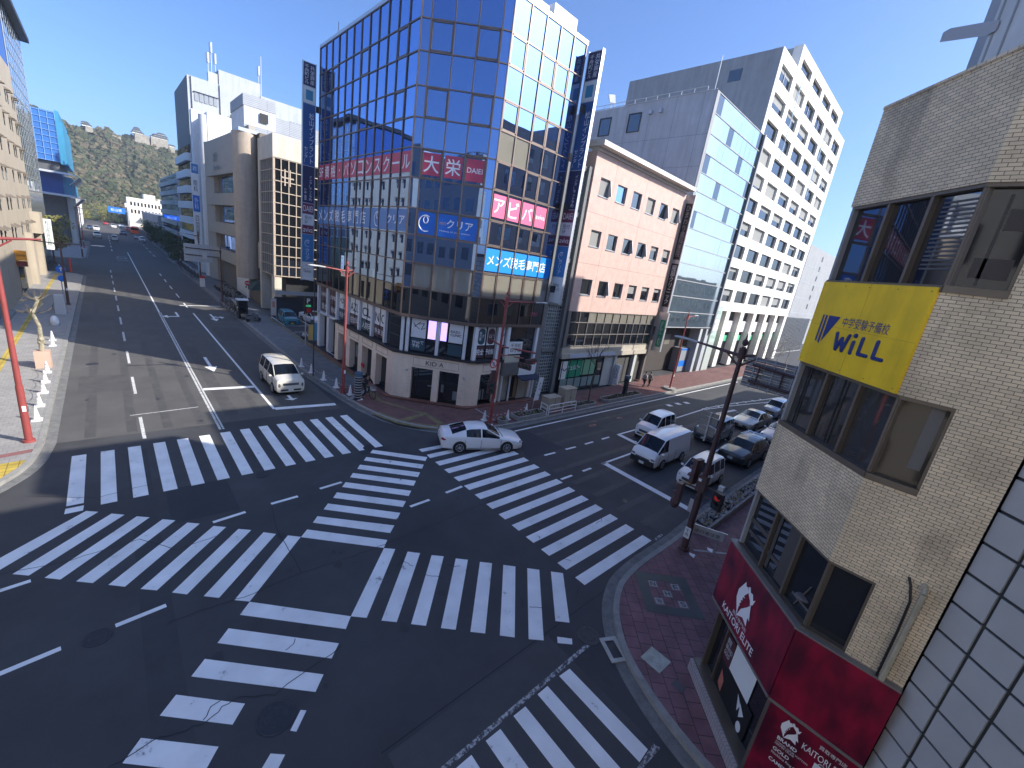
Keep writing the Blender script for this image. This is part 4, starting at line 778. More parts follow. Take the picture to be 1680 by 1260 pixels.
for z in (21,17,13,9): q.fbox(Fg_,0,46,z,z+.1,0,.04)
part('joint',q,M_gwall,B)
# filler blocks behind (seen between towers)
B=thing('ribbed_glass_building','grey building with ribbed glass bays beyond the white tower','building',(104,27,0)); q=MB(); q.box(98,128,27,50,0,8.4); part('wall',q,M_gwall2,B); Fg_=Fr(98,27,0,-1); q=MB()
for k in range(30): q.fbox(Fg_,k*1.0,k*1.0+.2,.3,8.2,0,.15)
part('rib',q,M_winf,B); q=MB(); q.fq(Fg_,0,30,.3,8.2,.02); part('window',q,M_glassd,B)
# ================= brick corner building (foreground) =================
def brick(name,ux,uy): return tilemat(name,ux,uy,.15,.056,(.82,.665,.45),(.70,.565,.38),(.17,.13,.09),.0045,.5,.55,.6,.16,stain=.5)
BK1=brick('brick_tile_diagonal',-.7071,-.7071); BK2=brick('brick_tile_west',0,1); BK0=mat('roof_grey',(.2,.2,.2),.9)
B=thing('brick_corner_building','foreground corner building in pale brick tiles with yellow and crimson shop signs','building',(9.6,.4,0))
A1=(9.58,.435); A2=(11.49,2.345); Fa=Fr(A2[0],A2[1],-1,1); LA=math.hypot(A2[0]-A1[0],A2[1]-A1[1]); Fb=Fr(9.58,.435,-1,0)
q=MB(); q.prism([(10.05,.0),(10.05,-1.12),(17.4,-1.12),(17.4,2.2),(12.05,2.2),(10.05,.2)],0,14.5); part('core_wall',q,mat('room_dark',(.035,.033,.03),.9),B)
bands=[(4.6,6.18),(8.05,9.52),(11.33,12.85)]
w1=MB(); w2=MB(); EX=.0
zz_=[2.7]+[v for b in bands for v in b]+[14.68]
for i in range(1,len(zz_)-1,2):
    z0,z1=zz_[i+1],zz_[i+2]
    w1.fbox(Fa,-.05,LA,z0,z1,-.45,0); w2.fbox(Fb,.0,.72 if 0 else .71,z0,z1,-.4,0)
w2.fbox(Fb,.71,1.56,4.55,14.66,-.4,0)
w1.fbox(Fa,-.05,LA,14.66,14.72,-.45,.02); w2.fbox(Fb,.71,1.56,14.66,14.7,-.4,0)
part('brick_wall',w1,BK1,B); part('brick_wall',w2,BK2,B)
q=MB(); q.prism([(11.75,2.15),(17.4,2.15),(17.4,1.9),(11.75,1.9)][::-1],4.5,14.66); q.fbox(Fa,-.02,.05,4.6,14.6,-.4,-.02); part('street_wall',q,M_gwall2,B)
M_brz=mat('bronze_frame',(.17,.14,.11),.5,metal=.5,noise=.1)
for bi,(c,d) in enumerate(bands):
    fr=MB()
    for t_ in ((0,LA,c-.09,c+.02),(0,LA,d-.06,d)): fr.fbox(Fa,t_[0],t_[1],t_[2],t_[3],-.16,.02 if t_[2]<c else -.02)
    fr.fbox(Fb,0,.71,c-.09,c+.02,-.16,.02); fr.fbox(Fb,0,.71,d-.06,d,-.16,-.02); fr.fbox(Fb,.67,.71,c,d,-.16,-.03)
    us=[0,.93,1.83,LA]
    for u in us[1:3]: fr.fbox(Fa,u-.03,u+.03,c,d,-.14,-.03)
    fr.fbox(Fa,LA-.06,LA,c,d,-.14,-.04); fr.fbox(Fb,0,.05,c,d,-.14,-.04)
    for a,b in zip(us,us[1:]): q=MB(); q.fq(Fa,a,b,c,d,-.12); part('window',q,[M_glassi,glassmat('blind_glass',(.06,.055,.05),(.4,.42,.45),.16,.03,.03),glassmat('smoked_glass',(.018,.018,.022),(.45,.47,.5),.34,.02,.05)][bi],B)
    q=MB(); q.fq(Fb,.03,.69,c,d,-.12); part('window',q,[M_glassi,glassmat('curtain_window',(.085,.07,.05),(.3,.3,.32),.10,.05,.0),glassmat('smoked_side_glass',(.022,.02,.02),(.3,.32,.36),.16,.05,.0)][bi],B)
    part('window_frame',fr,M_brz,B)
q=MB(); q.fbox(Fb,.2,.62,11.5,11.8,-.115,-.11); q.fbox(Fb,.3,.34,11.4,12.7,-.115,-.11); q.fbox(Fb,.36,.6,12.2,12.5,-.115,-.11); part('room_shape',q,mat('room_taupe',(.07,.06,.052),.8),B)
q=MB(); q.fbox(Fb,.45,.62,8.35,9.5,-.115,-.11); part('window_mesh',q,mat('mesh_grey',(.16,.15,.14),.8),B)
q=MB()
for k in range(16): q.fbox(Fa,2.0,2.6,11.6+k*.07,11.63+k*.07,-.11,-.105)
part('window_blind',q,mat('blind_grey',(.10,.10,.105),.6),B)
q=MB()
for a in (.25,.33,1.02,1.35,1.45): q.fbox(Fa,a,a+.02,8.1,9.5,-.11,-.1)
part('curtain_edge',q,mat('curtain_dark',(.03,.03,.03),.7),B)
q=MB(); q.fbox(Fa,1.0,1.1,4.7,6.15,-.11,-.1); q.fbox(Fa,.0,.9,5.3,5.42,-.11,-.1); q.fbox(Fa,.1,1.7,5.0,5.1,-.11,-.1); q.fbox(Fa,1.4,1.78,4.7,6.1,-.11,-.105); part('window_blind',q,mat('blind_dim',(.075,.07,.065),.7),B)
# office chair and desk glimpsed in the lower window
q=MB(); q.sph(Fa.p(2.35,-.115,5.0),.16,.16,.05,10,6); q.fbox(Fa,2.05,2.62,4.85,4.9,-.11,-.1); q.tube(Fa.p(2.2,-.1,4.7),Fa.p(2.45,-.1,5.35),.015); part('office_furniture',q,mat('furniture_grey',(.13,.12,.12),.6),B)
# yellow sign
M_yel=mat('sign_yellow',(.95,.62,.02),.4,noise=.1,scale=1.5,stain=.14)
q=MB(); q.fbox(Fa,.0,LA-.03,9.53,11.31,.0,.05); part('sign_board',q,M_yel,B); q=MB(); q.fbox(Fa,1.33,1.335,9.53,11.31,.05,.0515); q.fbox(Fa,0,LA-.03,10.4,10.404,.05,.0512)
for u in (.05,.68,1.3,1.95,2.6):
    for z in (9.6,11.24): q.tube(Fa.p(u,.05,z),Fa.p(u,.056,z),.012,.012,8)
part('panel_seam',q,mat('seam_ochre',(.42,.28,.02),.5),B)
MI=mat('ink_royal_blue',(.012,.035,.20),.5)
q=MB(); W_=lambda u,z: Fa.p(u,.056,z)
q.poly(W_(.32,10.05),W_(.37,10.05),W_(.37,10.62),W_(.32,10.62)); q.poly(W_(.41,10.05),W_(.47,10.0),W_(.47,10.62),W_(.41,10.62)); q.poly(W_(.51,10.05),W_(.51,10.62),W_(.85,10.62)) 
part('logo',q,MI,B)
lettering('中学受験予備校',Fa,.95,2.1,10.44,10.64,MI,B,.056)
q=MB()
def stroke(pts,r=.035):
    P_=[Fa.p(u,.058,z) for u,z in pts]
    for a,b in zip(P_,P_[1:]): q.tube(a,b,r,r,6)
    for a in P_: q.sph(a,r,r,r,6,4)
stroke([(.93,10.3),(1.01,9.98),(1.1,10.22),(1.19,9.98),(1.27,10.3)]); stroke([(1.42,9.98),(1.42,10.2)]); stroke([(1.42,10.32),(1.421,10.325)],.045); stroke([(1.62,10.3),(1.62,10.0),(1.82,10.0)]); stroke([(1.98,10.3),(1.98,10.0),(2.18,10.0)]); part('lettering',q,MI,B)
# crimson fascia
def crim():
    m=bpy.data.materials.new('crimson_sign'); m.use_nodes=True; n=m.node_tree.nodes; l=m.node_tree.links; g=n.new('ShaderNodeNewGeometry'); t=n.new('ShaderNodeTexNoise'); t.inputs['Scale'].default_value=1.5; t.inputs['Detail'].default_value=3; mp=n.new('ShaderNodeMapping'); mp.inputs['Scale'].default_value=(1.6,1.6,.7); mp.inputs['Rotation'].default_value=(.5,.4,.6)
    l.new(g.outputs['Position'],mp.inputs[0]); l.new(mp.outputs[0],t.inputs['Vector']); r=n.new('ShaderNodeValToRGB'); r.color_ramp.elements[0].position=.35; r.color_ramp.elements[0].color=(.075,.003,.018,1); r.color_ramp.elements[1].position=.68; r.color_ramp.elements[1].color=(.30,.005,.035,1); l.new(t.outputs[0],r.inputs[0]); b=n['Principled BSDF']; l.new(r.outputs[0],b.inputs['Base Color']); b.inputs['Roughness'].default_value=.45; return m
M_crim=crim()
q=MB(); q.fbox(Fa,-.12,LA+.02,2.75,4.54,.0,.12); q.fbox(Fb,-.05,1.56,2.75,4.54,.0,.12); part('sign_board',q,M_crim,B)
q=MB(); q.fbox(Fa,-.12,LA+.05,4.545,4.6,-.1,.14); q.fbox(Fb,-.1,1.56,4.545,4.58,-.1,.14); q.fbox(Fa,-.12,LA+.02,2.68,2.745,.0,.13); q.fbox(Fb,-.05,1.56,2.68,2.745,0,.13); part('sign_trim',q,mat('trim_grey',(.24,.22,.2),.5,metal=.3),B)
def bird(F,u,z,s,par,d=.13):
    q=MB(); P_=lambda a,b: F.p(u+a*s,d,z+b*s)
    q.poly(*[P_(a,b) for a,b in ((-.3,.25),(-.42,.0),(-.40,-.3),(-.22,-.62),(-.12,-.82),(-.15,-.3),(-.05,.05),(.1,.3),(-.02,.42),(-.1,.38),(-.18,.5))])
    q.poly(*[P_(a,b) for a,b in ((.0,.45),(.12,.25),(.28,.12),(.33,.0),(.45,.12),(.50,.35),(.40,.25),(.30,.42),(.18,.38),(.10,.52))])
    q.poly(*[P_(a,b) for a,b in ((-.12,-.82),(.0,-.45),(.25,-.15),(.38,.05),(.46,-.2),(.55,-.45),(.42,-.42),(.48,-.72),(.2,-.62))])
    part('logo',q,M_inkw,par); q=MB()
    for a,b in ((-.02,-.0),(-.08,-.14),(-.12,-.28),(-.13,-.42)): q.tube(F.p(u+a*s,d,z+b*s),F.p(u+a*s,d+.012,z+b*s),.028*s,.028*s,8)
    part('logo',q,M_inkw,par)
bird(Fa,1.1,3.78,.72,B); lettering('KAITORI ELITE',Fa,.42,1.92,2.87,3.07,M_inkw,B,.13,bold=.012); lettering('買取専門店',Fa,.85,1.5,3.12,3.22,M_inkw,B,.13)
# ground floor shop of the brick building
q=MB(); q.fq(Fa,.0,LA,.5,2.7,-.25); part('shop_window',q,M_glassi,B); q=MB(); q.fq(Fb,.0,1.56,.5,2.7,-.0); part('shop_board',q,M_crim,B)
q=MB(); q.fbox(Fa,-.1,LA+.1,0.1,.5,-.3,.16); q.fbox(Fb,-.1,1.56,.1,.5,-.3,.14); part('tiled_plinth',q,tilemat('plinth_tile',.7071,.7071,.09,.4,(.42,.38,.39),(.38,.35,.36),(.16,.14,.14),.006,0,.5,.4,.08),B)
q=MB(); q.fbox(Fa,-.1,LA+.05,.5,.56,-.3,.08); q.fbox(Fa,.0,.06,.5,2.7,-.25,-.1); q.fbox(Fa,.5,.55,.5,2.7,-.24,-.16); q.fbox(Fa,LA-.1,LA,.5,2.7,-.25,.0); part('shop_frame',q,M_brz,B)
q=MB(); q.fq(Fa,.95,1.9,1.45,2.7,-.22); part('window_panel',q,mat('panel_pale',(.85,.87,.85),.5),B)
q=MB(); q.fq(Fa,.56,2.15,.56,1.45,-.215); f=part('poster',q,M_black,B); q=MB(); 
q.poly(*[Fa.p(a,-.205,b) for a,b in ((1.55,1.35),(1.75,1.2),(1.68,.95))]); q.poly(*[Fa.p(a,-.205,b) for a,b in ((1.72,1.25),(1.95,1.1),(1.8,.9))]); q.poly(*[Fa.p(1.9+.10*math.cos(R(t_)),-.205,.72+.14*math.sin(R(t_))) for t_ in range(0,360,30)]); part('poster_shape',q,M_whitep,B)
q=MB(); q.poly(*[Fa.p(a,-.204,b) for a,b in ((.75,.75),(.95,.62),(.95,1.0),(.75,1.2))]); part('poster_shape',q,mat('poster_salmon',(.5,.17,.12),.5),B)
q=MB(); q.fq(Fa,.56,.95,1.4,2.2,-.21); f=part('poster',q,mat('poster_dark_plum',(.08,.02,.03),.5),B); lettering('買取\nBRAND\nGOLD',Fa,.6,.92,1.6,2.1,M_inkw,f,-.2)
bird(Fb,.45,2.3,.36,B,.012); lettering('KAITORI ELITE',Fb,.72,1.53,2.08,2.24,M_inkw,B,.012); lettering('買取専門店',Fb,.95,1.4,2.35,2.45,M_inkw,B,.012)
lettering('BRAND',Fb,.32,.68,1.88,1.97,M_inkw,B,.012,bold=.02); lettering('GOLD',Fb,.32,.62,1.58,1.67,M_inkw,B,.012,bold=.02); lettering('CAMERA',Fb,.32,.72,1.28,1.37,M_inkw,B,.012,bold=.02)
lettering('CHANEL LOUIS VUITTON\nHERMES CELINE',Fb,.32,.9,1.74,1.84,M_inkw,B,.012); lettering('Necklace Ring Coin',Fb,.32,.85,1.46,1.54,M_inkw,B,.012)
q=MB(); q.fq(Fb,.98,1.2,1.82,2.0,.012); q.ring(Fb.p(1.09,.012,2.0),Fb.d,.05,.008,12,4); part('bag_picture',q,M_whitep,B)
# pipe and cable
q=MB(); q.path([Fb.p(1.27,.16,4.6),Fb.p(1.27,.16,6.45),Fb.p(1.26,.08,6.52),Fb.p(1.25,-.02,6.55)],.045,8); part('drain_pipe',q,mat('pipe_cream',(.40,.36,.26),.5,noise=.15,scale=4),B,smooth=True)
q=MB(); q.path([Fb.p(1.04,.02,6.57),Fb.p(1.1,.05,6.45),Fb.p(1.17,.1,6.2),Fb.p(1.19,.12,5.6),Fb.p(1.2,.12,4.6)],.02,6); part('cable',q,M_black,B)
q=MB()
for u,z in ((1.3,8.9),(.3,7.6),(1.1,7.4)): pass
# rooftop block and beam
t=thing('rooftop_block','pale grey rooftop block with a thin projecting arm above the brick building','rooftop structure',(10.9,.6,14.7)); q=MB(); q.prism([(10.62,1.16),(10.0,.52),(10.0,-1.0),(13,-1.0),(13,1.16)][::-1][::-1],14.66,18.6); part('wall',q,mat('rooftop_render',(.62,.66,.68),.7,noise=.08,stain=.1),t)
Fq_=Fr(10.62,1.16,-1,1); q=MB(); q.fbox(Fq_,.06,.1,14.7,18.6,0,.006); q.fbox(Fq_,.3,.33,14.7,18.6,0,.01); q.fbox(Fq_,0,.9,16.6,16.64,0,.008); part('wall_joint',q,mat('rooftop_joint',(.3,.33,.35),.7),t)
q=MB(); q.hexa([(10.5,1.08,15.27),(10.6,1.2,15.27),(11.22,1.84,15.57),(11.12,1.74,15.57),(10.5,1.08,15.42),(10.6,1.2,15.42),(11.22,1.84,15.72),(11.12,1.74,15.72)]); part('steel_arm',q,mat('beam_grey',(.42,.44,.48),.6),t)
# grey glossy panel wall of the neighbouring entrance (right edge)
t0=thing('grey_panel_building','building corner clad in large glossy grey square panels with dark joints at the right edge','building',(9.2,-1.6,0)); Fp=Fr(9.62,-1.16,-1,1); q=MB(); pn_=MB()
q.fbox(Fp,.0,9.0,0.1,11.4,-.4,-.03); part('backing_wall',q,mat('joint_dark',(.035,.038,.038),.7),t0)
its=[]
for k in range(15):
    u0=0 if k==0 else .5+(k-1)*.59; u1=.5 if k==0 else .5+k*.59
    for r in range(19): 
        m=MB(); m.fbox(Fp,u0+(.0 if k==0 else .028),u1-.028,.24+r*.567+.026,.24+(r+1)*.567-.026,-.03,.0); its.append(m)
M_pan=mat('glossy_grey_panel',(.46,.465,.46),.30,noise=.1,scale=.7)
its.sort(key=lambda m:(m.v[0][0]**2+m.v[0][1]**2+(m.v[0][2]-CAMH)**2))
PV=[M_pan,mat('glossy_grey_panel_light',(.50,.50,.49),.28,noise=.12,scale=.9),mat('glossy_grey_panel_dark',(.41,.42,.42),.26,noise=.12,scale=.8),mat('glossy_rose_panel',(.48,.43,.44),.3,noise=.1,scale=.8)]
for m in its:
    a,b=rnd.uniform(-.004,.004),rnd.uniform(-.004,.004); m.v=[tuple(Vector(v)+Fp.d*((a if i%4<2 else 0)+(b if i>3 else 0))) for i,v in enumerate(m.v)]
for i,m in enumerate(its[:90]): part('wall_panel',m,PV[rnd.choice([0,0,1,2,2,3])],t0)
rr_=MB()
for m in its[90:]: n_=len(rr_.v); rr_.v+=m.v; rr_.f+=[tuple(i+n_ for i in f) for f in m.f]; rr_.m+=m.m
part('wall_panel',rr_,M_pan,t0,kind='stuff')
# ================= left side of the long street =================
B=thing('beige_bank_building','tall beige rendered building with small paired windows on the left street side','building',(-6.8,72,0))
q=MB(); q.box(-30,-6.75,57,87.6,.1,24.5); q.box(-6.75,-6.2,76.5,78,.1,6); q.box(-6.75,-6.2,86,87.6,.1,6.2); q.box(-6.75,-5.9,84.2,87.6,5.6,8.2); part('wall',q,mat('beige_render',(.42,.365,.29),.85,noise=.06,scale=.5,stain=.1),B)
Fl_=Fr(-6.75,57,1,0)
for z in (5.8,8.6,11.4,14.2,17.0,19.8):
    for u in (3,5.2,10,12.2,17.5,21.8,23.4,27.2,28.8):
        q=MB(); q.fq(Fl_,u,u+.7,z,z+1.3,.01); w_=part('window',q,M_glassd,B); q=MB(); q.hexa([Fl_.p(u-.1,.45,z+1.2),Fl_.p(u+.8,.45,z+1.2),Fl_.p(u+.8,0,z+1.2),Fl_.p(u-.1,0,z+1.2),Fl_.p(u-.1,.45,z+1.25),Fl_.p(u+.8,.45,z+1.25),Fl_.p(u+.8,0,z+1.5),Fl_.p(u-.1,0,z+1.5)]); part('frame',q,mat('window_shade',(.18,.15,.12),.6),w_)
q=MB(); q.fq(Fl_,20.5,23.5,.3,3.4,.02); q.fq(Fl_,10,15,.3,3.2,.02); part('shop_window',q,M_glassi,B)
t=thing('orange_shop_sign','orange shop sign board hanging on the beige building at the left','sign',(-6.2,66,3.3)); q=MB(); q.box(-6.72,-5.95,65.9,66.1,3.9,4.85); q.box(-6.72,-5.95,65.9,66.1,3.3,3.85); part('board',q,mat('board_orange',(.75,.30,.02),.5),t); F_=Fr(-6.72,65.9,0,-1); q=MB(); q.fq(F_,.02,.75,3.32,3.8,.01); part('lower_board',q,mat('board_maroon',(.15,.02,.02),.5),t); lettering('Chateraise',F_,.08,.7,4.3,4.55,M_ink,t,.012)
t=thing('planter_fence','long grey boxed planter fence in front of the beige building','planter',(-6.7,52,.1)); q=MB(); q.box(-8,-6.35,50.5,57.5,.1,.35); q.box(-8,-7.0,51,57,.35,3.4) if 0 else q.box(-6.9,-6.8,50.5,57.5,.35,2.0); part('fence_panel',q,mat('fence_grey',(.2,.22,.23),.6,noise=.1),t); q=MB()
for k in range(6): q.tube((-6.85,50.6+k*1.35,.3),(-6.85,50.6+k*1.35,3.2),.06)
part('post',q,M_dark,t)
t=thing('vertical_sign','white vertical sign with dark green characters beside the yellow green tree','sign',(-5.6,88,3.3)); F_=Fr(-5.95,88,0,-1); q=MB(); q.box(-5.95,-5.2,88,88.3,3.4,7.4); f=part('board',q,M_whitep,t); lettering('松山市民会館',F_,.15,.6,3.9,7.2,mat('ink_green',(.02,.12,.07),.5),f,.012,vertical=True)
B=thing('metal_clad_tower','tall tower with pale metal and glass cladding behind the beige building','building',(-6.8,97,0))
q=MB(); q.box(-30,-6.85,87.7,107,.1,32); part('core_wall',q,M_dark,B); q=MB(); q.box(-31,-5.9,87.0,108.2,32,32.6); part('roof_eave',q,M_dark,B)
Fm=Fr(-6.8,87.7,1,0); its=[]; q=MB()
for r in range(13):
    for k in range(9): m=MB(); z=10.8+r*1.62; j=rnd.uniform(-.006,.006); m.poly(Fm.p(k*2.14+.04,j,z+.04),Fm.p(k*2.14+2.1,-j,z+.04),Fm.p(k*2.14+2.1,-j,z+1.58),Fm.p(k*2.14+.04,j,z+1.58)); its.append(m)
    q.fbox(Fm,0,19.3,10.8+r*1.62-.05,10.8+r*1.62+.05,-.05,.03)
for k in range(10): q.fbox(Fm,k*2.14-.04,k*2.14+.04,10.8,32,-.05,.02)
many('window_pane',its,M_gl3,B); part('cladding_rail',q,M_winf,B)
F2_=Fr(-20,87.7,0,-1); q=MB(); q.fq(F2_,0,13.1,24.6,31.9,.02); part('south_window',q,M_glass,B); q=MB(); q.fq(Fm,0,19.3,.3,10.7,.02); part('base_window',q,mat('base_green_glass',(.04,.06,.05),.2),B)
# blue netted building
M_net=mat('net_blue',(.03,.15,.45),.7,noise=.12,scale=.35,bump=.4,bscale=1.5); M_teal2=mat('net_teal',(.035,.22,.38),.7,noise=.12,scale=.3,bump=.4,bscale=1.5); M_netd=mat('net_blue_deep',(.008,.07,.30),.8,noise=.2,scale=.3)
B=thing('netted_building','high building wrapped in bright blue construction netting beyond the beige tower','building',(-6,165,0))
q=MB(); q.box(-20,-5.95,150,188,17.9,28.2); part('safety_net',q,M_net,B); q=MB(); q.prism([(-5.9,149.8),(-4.9,152),(-4.9,188),(-5.9,188)],17.6,26.5); q.prism([(-5.9,149.9),(-5.3,151),(-5.3,188),(-5.9,188)],26.5,28.6); part('safety_net',q,M_teal2,B)
q=MB(); q.box(-20,-6.0,150.5,186,10.8,15.4); part('safety_net',q,M_netd,B); q=MB(); q.box(-6.0,-4.6,150.8,186,10.8,15.0); part('safety_net',q,M_teal2,B)
q=MB(); q.box(-20,-6.2,150.7,186,15.4,17.9); q.box(-20,-6.2,151,186,0,10.7); part('wall',q,mat('scaffold_dark',(.10,.105,.115),.8,noise=.2),B)
q=MB()
for z0,z1 in ((15.5,17.8),(10.7,12.6)):
    for k in range(6):
        y=150+k*6; q.hexa([(-4.9,y,z0-2.2),(-4.9,y+5.8,z0-2.2),(-3.1,y+5.8,z0-.2),(-3.1,y,z0-.2),(-5.0,y,z0-2.1),(-5.0,y+5.8,z0-2.1),(-3.2,y+5.8,z0-.1),(-3.2,y,z0-.1)])
    q.hexa([(-20,148.2,z0-.1),(-3.2,148.2,z0-.1),(-5,150,z0+.3),(-20,150,z0+.3),(-20,148.2,z0),(-3.2,148.2,z0),(-5,150,z0+.4),(-20,150,z0+.4)])
part('debris_fan',q,mat('fan_white',(.5,.52,.54),.6,noise=.1),B)
q=MB()
for k in range(8): q.tube((-14+k*1.15,149.9,17.9),(-14+k*1.15,149.9,28.2),.05)
for k in range(9): q.tube((-20,149.88,18+k*1.25),(-5.9,149.88,18+k*1.25),.05)
part('scaffold_pole',q,mat('scaffold_blue_white',(.2,.4,.75),.6),B)
q=MB()
for y in (152,160,168,176): q.box(-5.8,-4.8,y,y+1,.1,10.5)
part('pillar',q,mat('pillar_white',(.55,.55,.54),.7),B)
# building at the left kerb, outside the frame but reflected
# ================= right side of the long street =================
B=thing('beige_grid_building','beige corner building with a grid of dark square windows above the parking lot','building',(16,58.8,0))
q=MB(); Fs_=Fr(14.85,58.8,0,-1); Fw_=Fr(14.85,65.3,-1,0)
q.box(14.8,26,58.8,65.4,18.4,20.9); q.box(14.8,16.0,64.6,65.4,.1,18.4); q.box(14.9,15.7,58.9,60.2,.1,5.0); part('wall',q,M_cream,B)
q=MB(); q.box(15.1,26,59.1,65.2,5,18.4); q.box(16.5,26,60,65.2,.1,5); part('core_wall',q,M_dark,B)
q=MB(); its=[]
for r in range(11):
    for k in range(13): m=MB(); m.fq(Fs_,k*.83+.07,(k+1)*.83-.02,5.1+r*1.21+.08,5.1+(r+1)*1.21-.05,-.12); its.append((m,(r*7+k*3)%17==3 and r>5))
    for k in range(7): m=MB(); m.fq(Fw_,.1+k*.9+.08,.1+(k+1)*.9-.02,5.1+r*1.21+.08,5.1+(r+1)*1.21-.05,-.12); its.append((m,False))
for i,(m,c) in enumerate(its[:100]): part('window',m,M_glassc if c else M_glassd,B)
rr=MB()
for m,c in its[100:]: n=len(rr.v); rr.v+=m.v; rr.f+=[tuple(i+n for i in f) for f in m.f]; rr.m+=m.m
part('window',rr,M_glassd,B,kind='stuff')
for k in range(14): q.fbox(Fs_,k*.83-.05,k*.83+.05,5.0,18.4,-.2,.02)
for r in range(12): q.fbox(Fs_,0,11,5.05+r*1.21,5.15+r*1.21,-.2,.0)
for k in range(8): q.fbox(Fw_,.1+k*.9-.05,.1+k*.9+.05,5.0,18.4,-.2,.02)
for r in range(12): q.fbox(Fw_,0,6.5,5.05+r*1.21,5.15+r*1.21,-.2,.0)
part('window_grid',q,M_tan,B)
q=MB(); q.fbox(Fs_,1.15,1.3,15.6,17.4,0,.06); q.fbox(Fs_,.8,2.2,16.4,16.55,0,.05); q.fbox(Fs_,1.7,1.85,15.6,17.4,0,.06); part('emblem',q,M_tan,B)
t=thing('parking_canopy','dark parking lot wall with a pale metal canopy rail above the parked cars','parking wall',(17,58,0)); q=MB(); q.box(14.7,26,58.2,58.35,.14,2.6); part('back_wall',q,mat('wall_navy_dark',(.02,.025,.045),.6),t); q=MB(); q.box(14.6,26,57.6,58.3,3.1,3.4); q.box(14.6,26,57.5,57.6,3.0,3.5); part('canopy',q,M_winf,t)
t=thing('parking_sign','black parking sign with a white P and a red price panel','sign',(13.9,43.1,0)); q=MB(); q.tube((13.6,43.2,.14),(13.6,43.2,4.8),.05); part('pole',q,M_steel,t); F_=Fr(13.45,43.1,0,-1); q=MB(); q.fbox(F_,.0,.75,3.3,4.8,-.15,0); f=part('panel',q,M_black,t); lettering('P',F_,.22,.52,4.25,4.7,M_inkw,f,.012,bold=.03); q=MB(); q.fq(F_,.2,.6,3.35,3.75,.012); part('price_panel',q,M_red,t); lettering('100',F_,.15,.6,3.9,4.1,mat('led_green',(.1,.4,.2),.5,emit=(.1,.8,.4),es=.3),f,.012)
t=thing('banner_board','tall advertising banner board at the parking lot entrance','banner',(14,56.4,.14)); q=MB(); q.tube((13.85,56.4,.14),(13.85,56.4,2.7),.03); q.tube((14.4,56.4,.14),(14.4,56.4,2.7),.03); part('post',q,M_steel,t); F_=Fr(13.88,56.38,0,-1); q=MB(); q.fq(F_,0,.5,.6,2.6,.01); f=part('poster',q,mat('poster_pale',(.55,.5,.48),.6),t); q=MB(); q.fq(F_,.1,.4,1.6,2.3,.015); part('poster_picture',q,mat('poster_skin',(.5,.22,.15),.6),t)
# round tan tower building
B=thing('round_corner_building','tan tiled building with a big round corner column and stacked balcony bands','building',(14.6,70,0))
q=MB(); n=24
q.prism([(14.15+1.42*math.cos(2*math.pi*k/n),68.8+1.42*math.sin(2*math.pi*k/n)) for k in range(n)],3.6,21.6); part('round_column',q,M_tan,B,smooth=True)
q=MB(); 
for z in (5.6,8.4,12.9,17.2): q.prism([(14.15+1.44*math.cos(2*math.pi*k/n),68.8+1.44*math.sin(2*math.pi*k/n)) for k in range(n)],z,z+.08)
part('column_joint',q,M_beiged,B)
q=MB(); q.box(15.3,26,66.5,98,.1,21.8); part('core_wall',q,mat('balcony_recess',(.17,.145,.12),.8,noise=.1),B)
q=MB()
for z0,z1 in ((17.6,23.0),(13.0,14.8),(8.5,10.3),(4.2,6.0)):
    q.prism([(14.9,70.2),(15.6,70.2),(15.6,97),(14.0,97),(14.2,92),(14.5,84)][::-1],z0,z1)
q.prism([(14.6,94.5),(15.6,94.5),(15.6,98.5),(14.0,98.5)],.1,23.2); part('balcony_band',q,mat('band_warm_grey',(.40,.36,.31),.7,noise=.1),B)
q=MB(); q.prism([(12.6,67.3),(27,67.0),(27,98.5),(13.6,98.5),(14.2,84),(12.9,70.5)],21.6,21.9) if 0 else q.box(13.2,26,67.4,72,21.6,22.0); part('roof_cap',q,M_steel,B)
Fv=Fr(14.4,92,-1,0)
for z0,z1 in ((14.9,17.5),(10.4,12.9),(6.1,8.4)):
    for u in (4,12): q=MB(); q.box(15.1,15.2,72.5 if u==4 else 80,76.5 if u==4 else 90,z0+.1,z1-.1); part('window',q,M_glassl,B)
lettering('愛媛銀行',Fr(14.25,92,-1,0),.5,3.6,19.6,20.9,M_dark,B,.1); lettering('Ehime Bank',Fr(14.25,92,-1,0),.5,5.6,18.3,19.1,M_dark,B,.1)
q=MB(); q.box(14.4,15.6,60.3,64.5,.1,5.8) if 0 else q.box(14.9,15.8,65.45,66.6,5.2,8.6); part('link_wall',q,M_tan,B)
# rooftop white block
B=thing('white_rooftop_building','white rendered block with grey louvre bands rising behind the round corner building','building',(17,76,0))
q=MB(); q.box(15.2,19.0,74,82,0,25.9); q.box(19.0,26,74.6,84,0,23.6); part('wall',q,M_white,B); q=MB(); q.box(15.1,19.05,73.95,82,25.9,27.3); q.box(19.05,26,74.4,84,23.6,25.6); q.box(15.15,19.05,73.97,74,22.6,23.7); part('louvre_band',q,tilemat('louvre_grey',1,0,3,.22,(.36,.38,.41),(.34,.36,.39),(.2,.21,.24),.03,0,.6,.3,.05),B)
q=MB(); q.fq(Fr(15.2,73.9,0,-1),1.8,2.9,24.3,25.5,.1); part('window',q,M_black,B)
B=thing('white_slab_building','slim white slab building with rounded edge and stacked vertical signs','building',(13.5,100,0))
q=MB(); q.box(14.9,22,100,118,0,28.4); q.box(13.4,14.9,106,108,0,29.2); part('wall',q,M_white,B); q=MB(); q.tube((14.6,101,0),(14.6,101,27.8),.9,.9,16); part('round_edge',q,M_white,B,smooth=True)
F_=Fr(12.6,104,0,-1); q=MB(); q.box(12.6,13.8,104,104.3,5,20); part('sign_box',q,M_whitep,B)
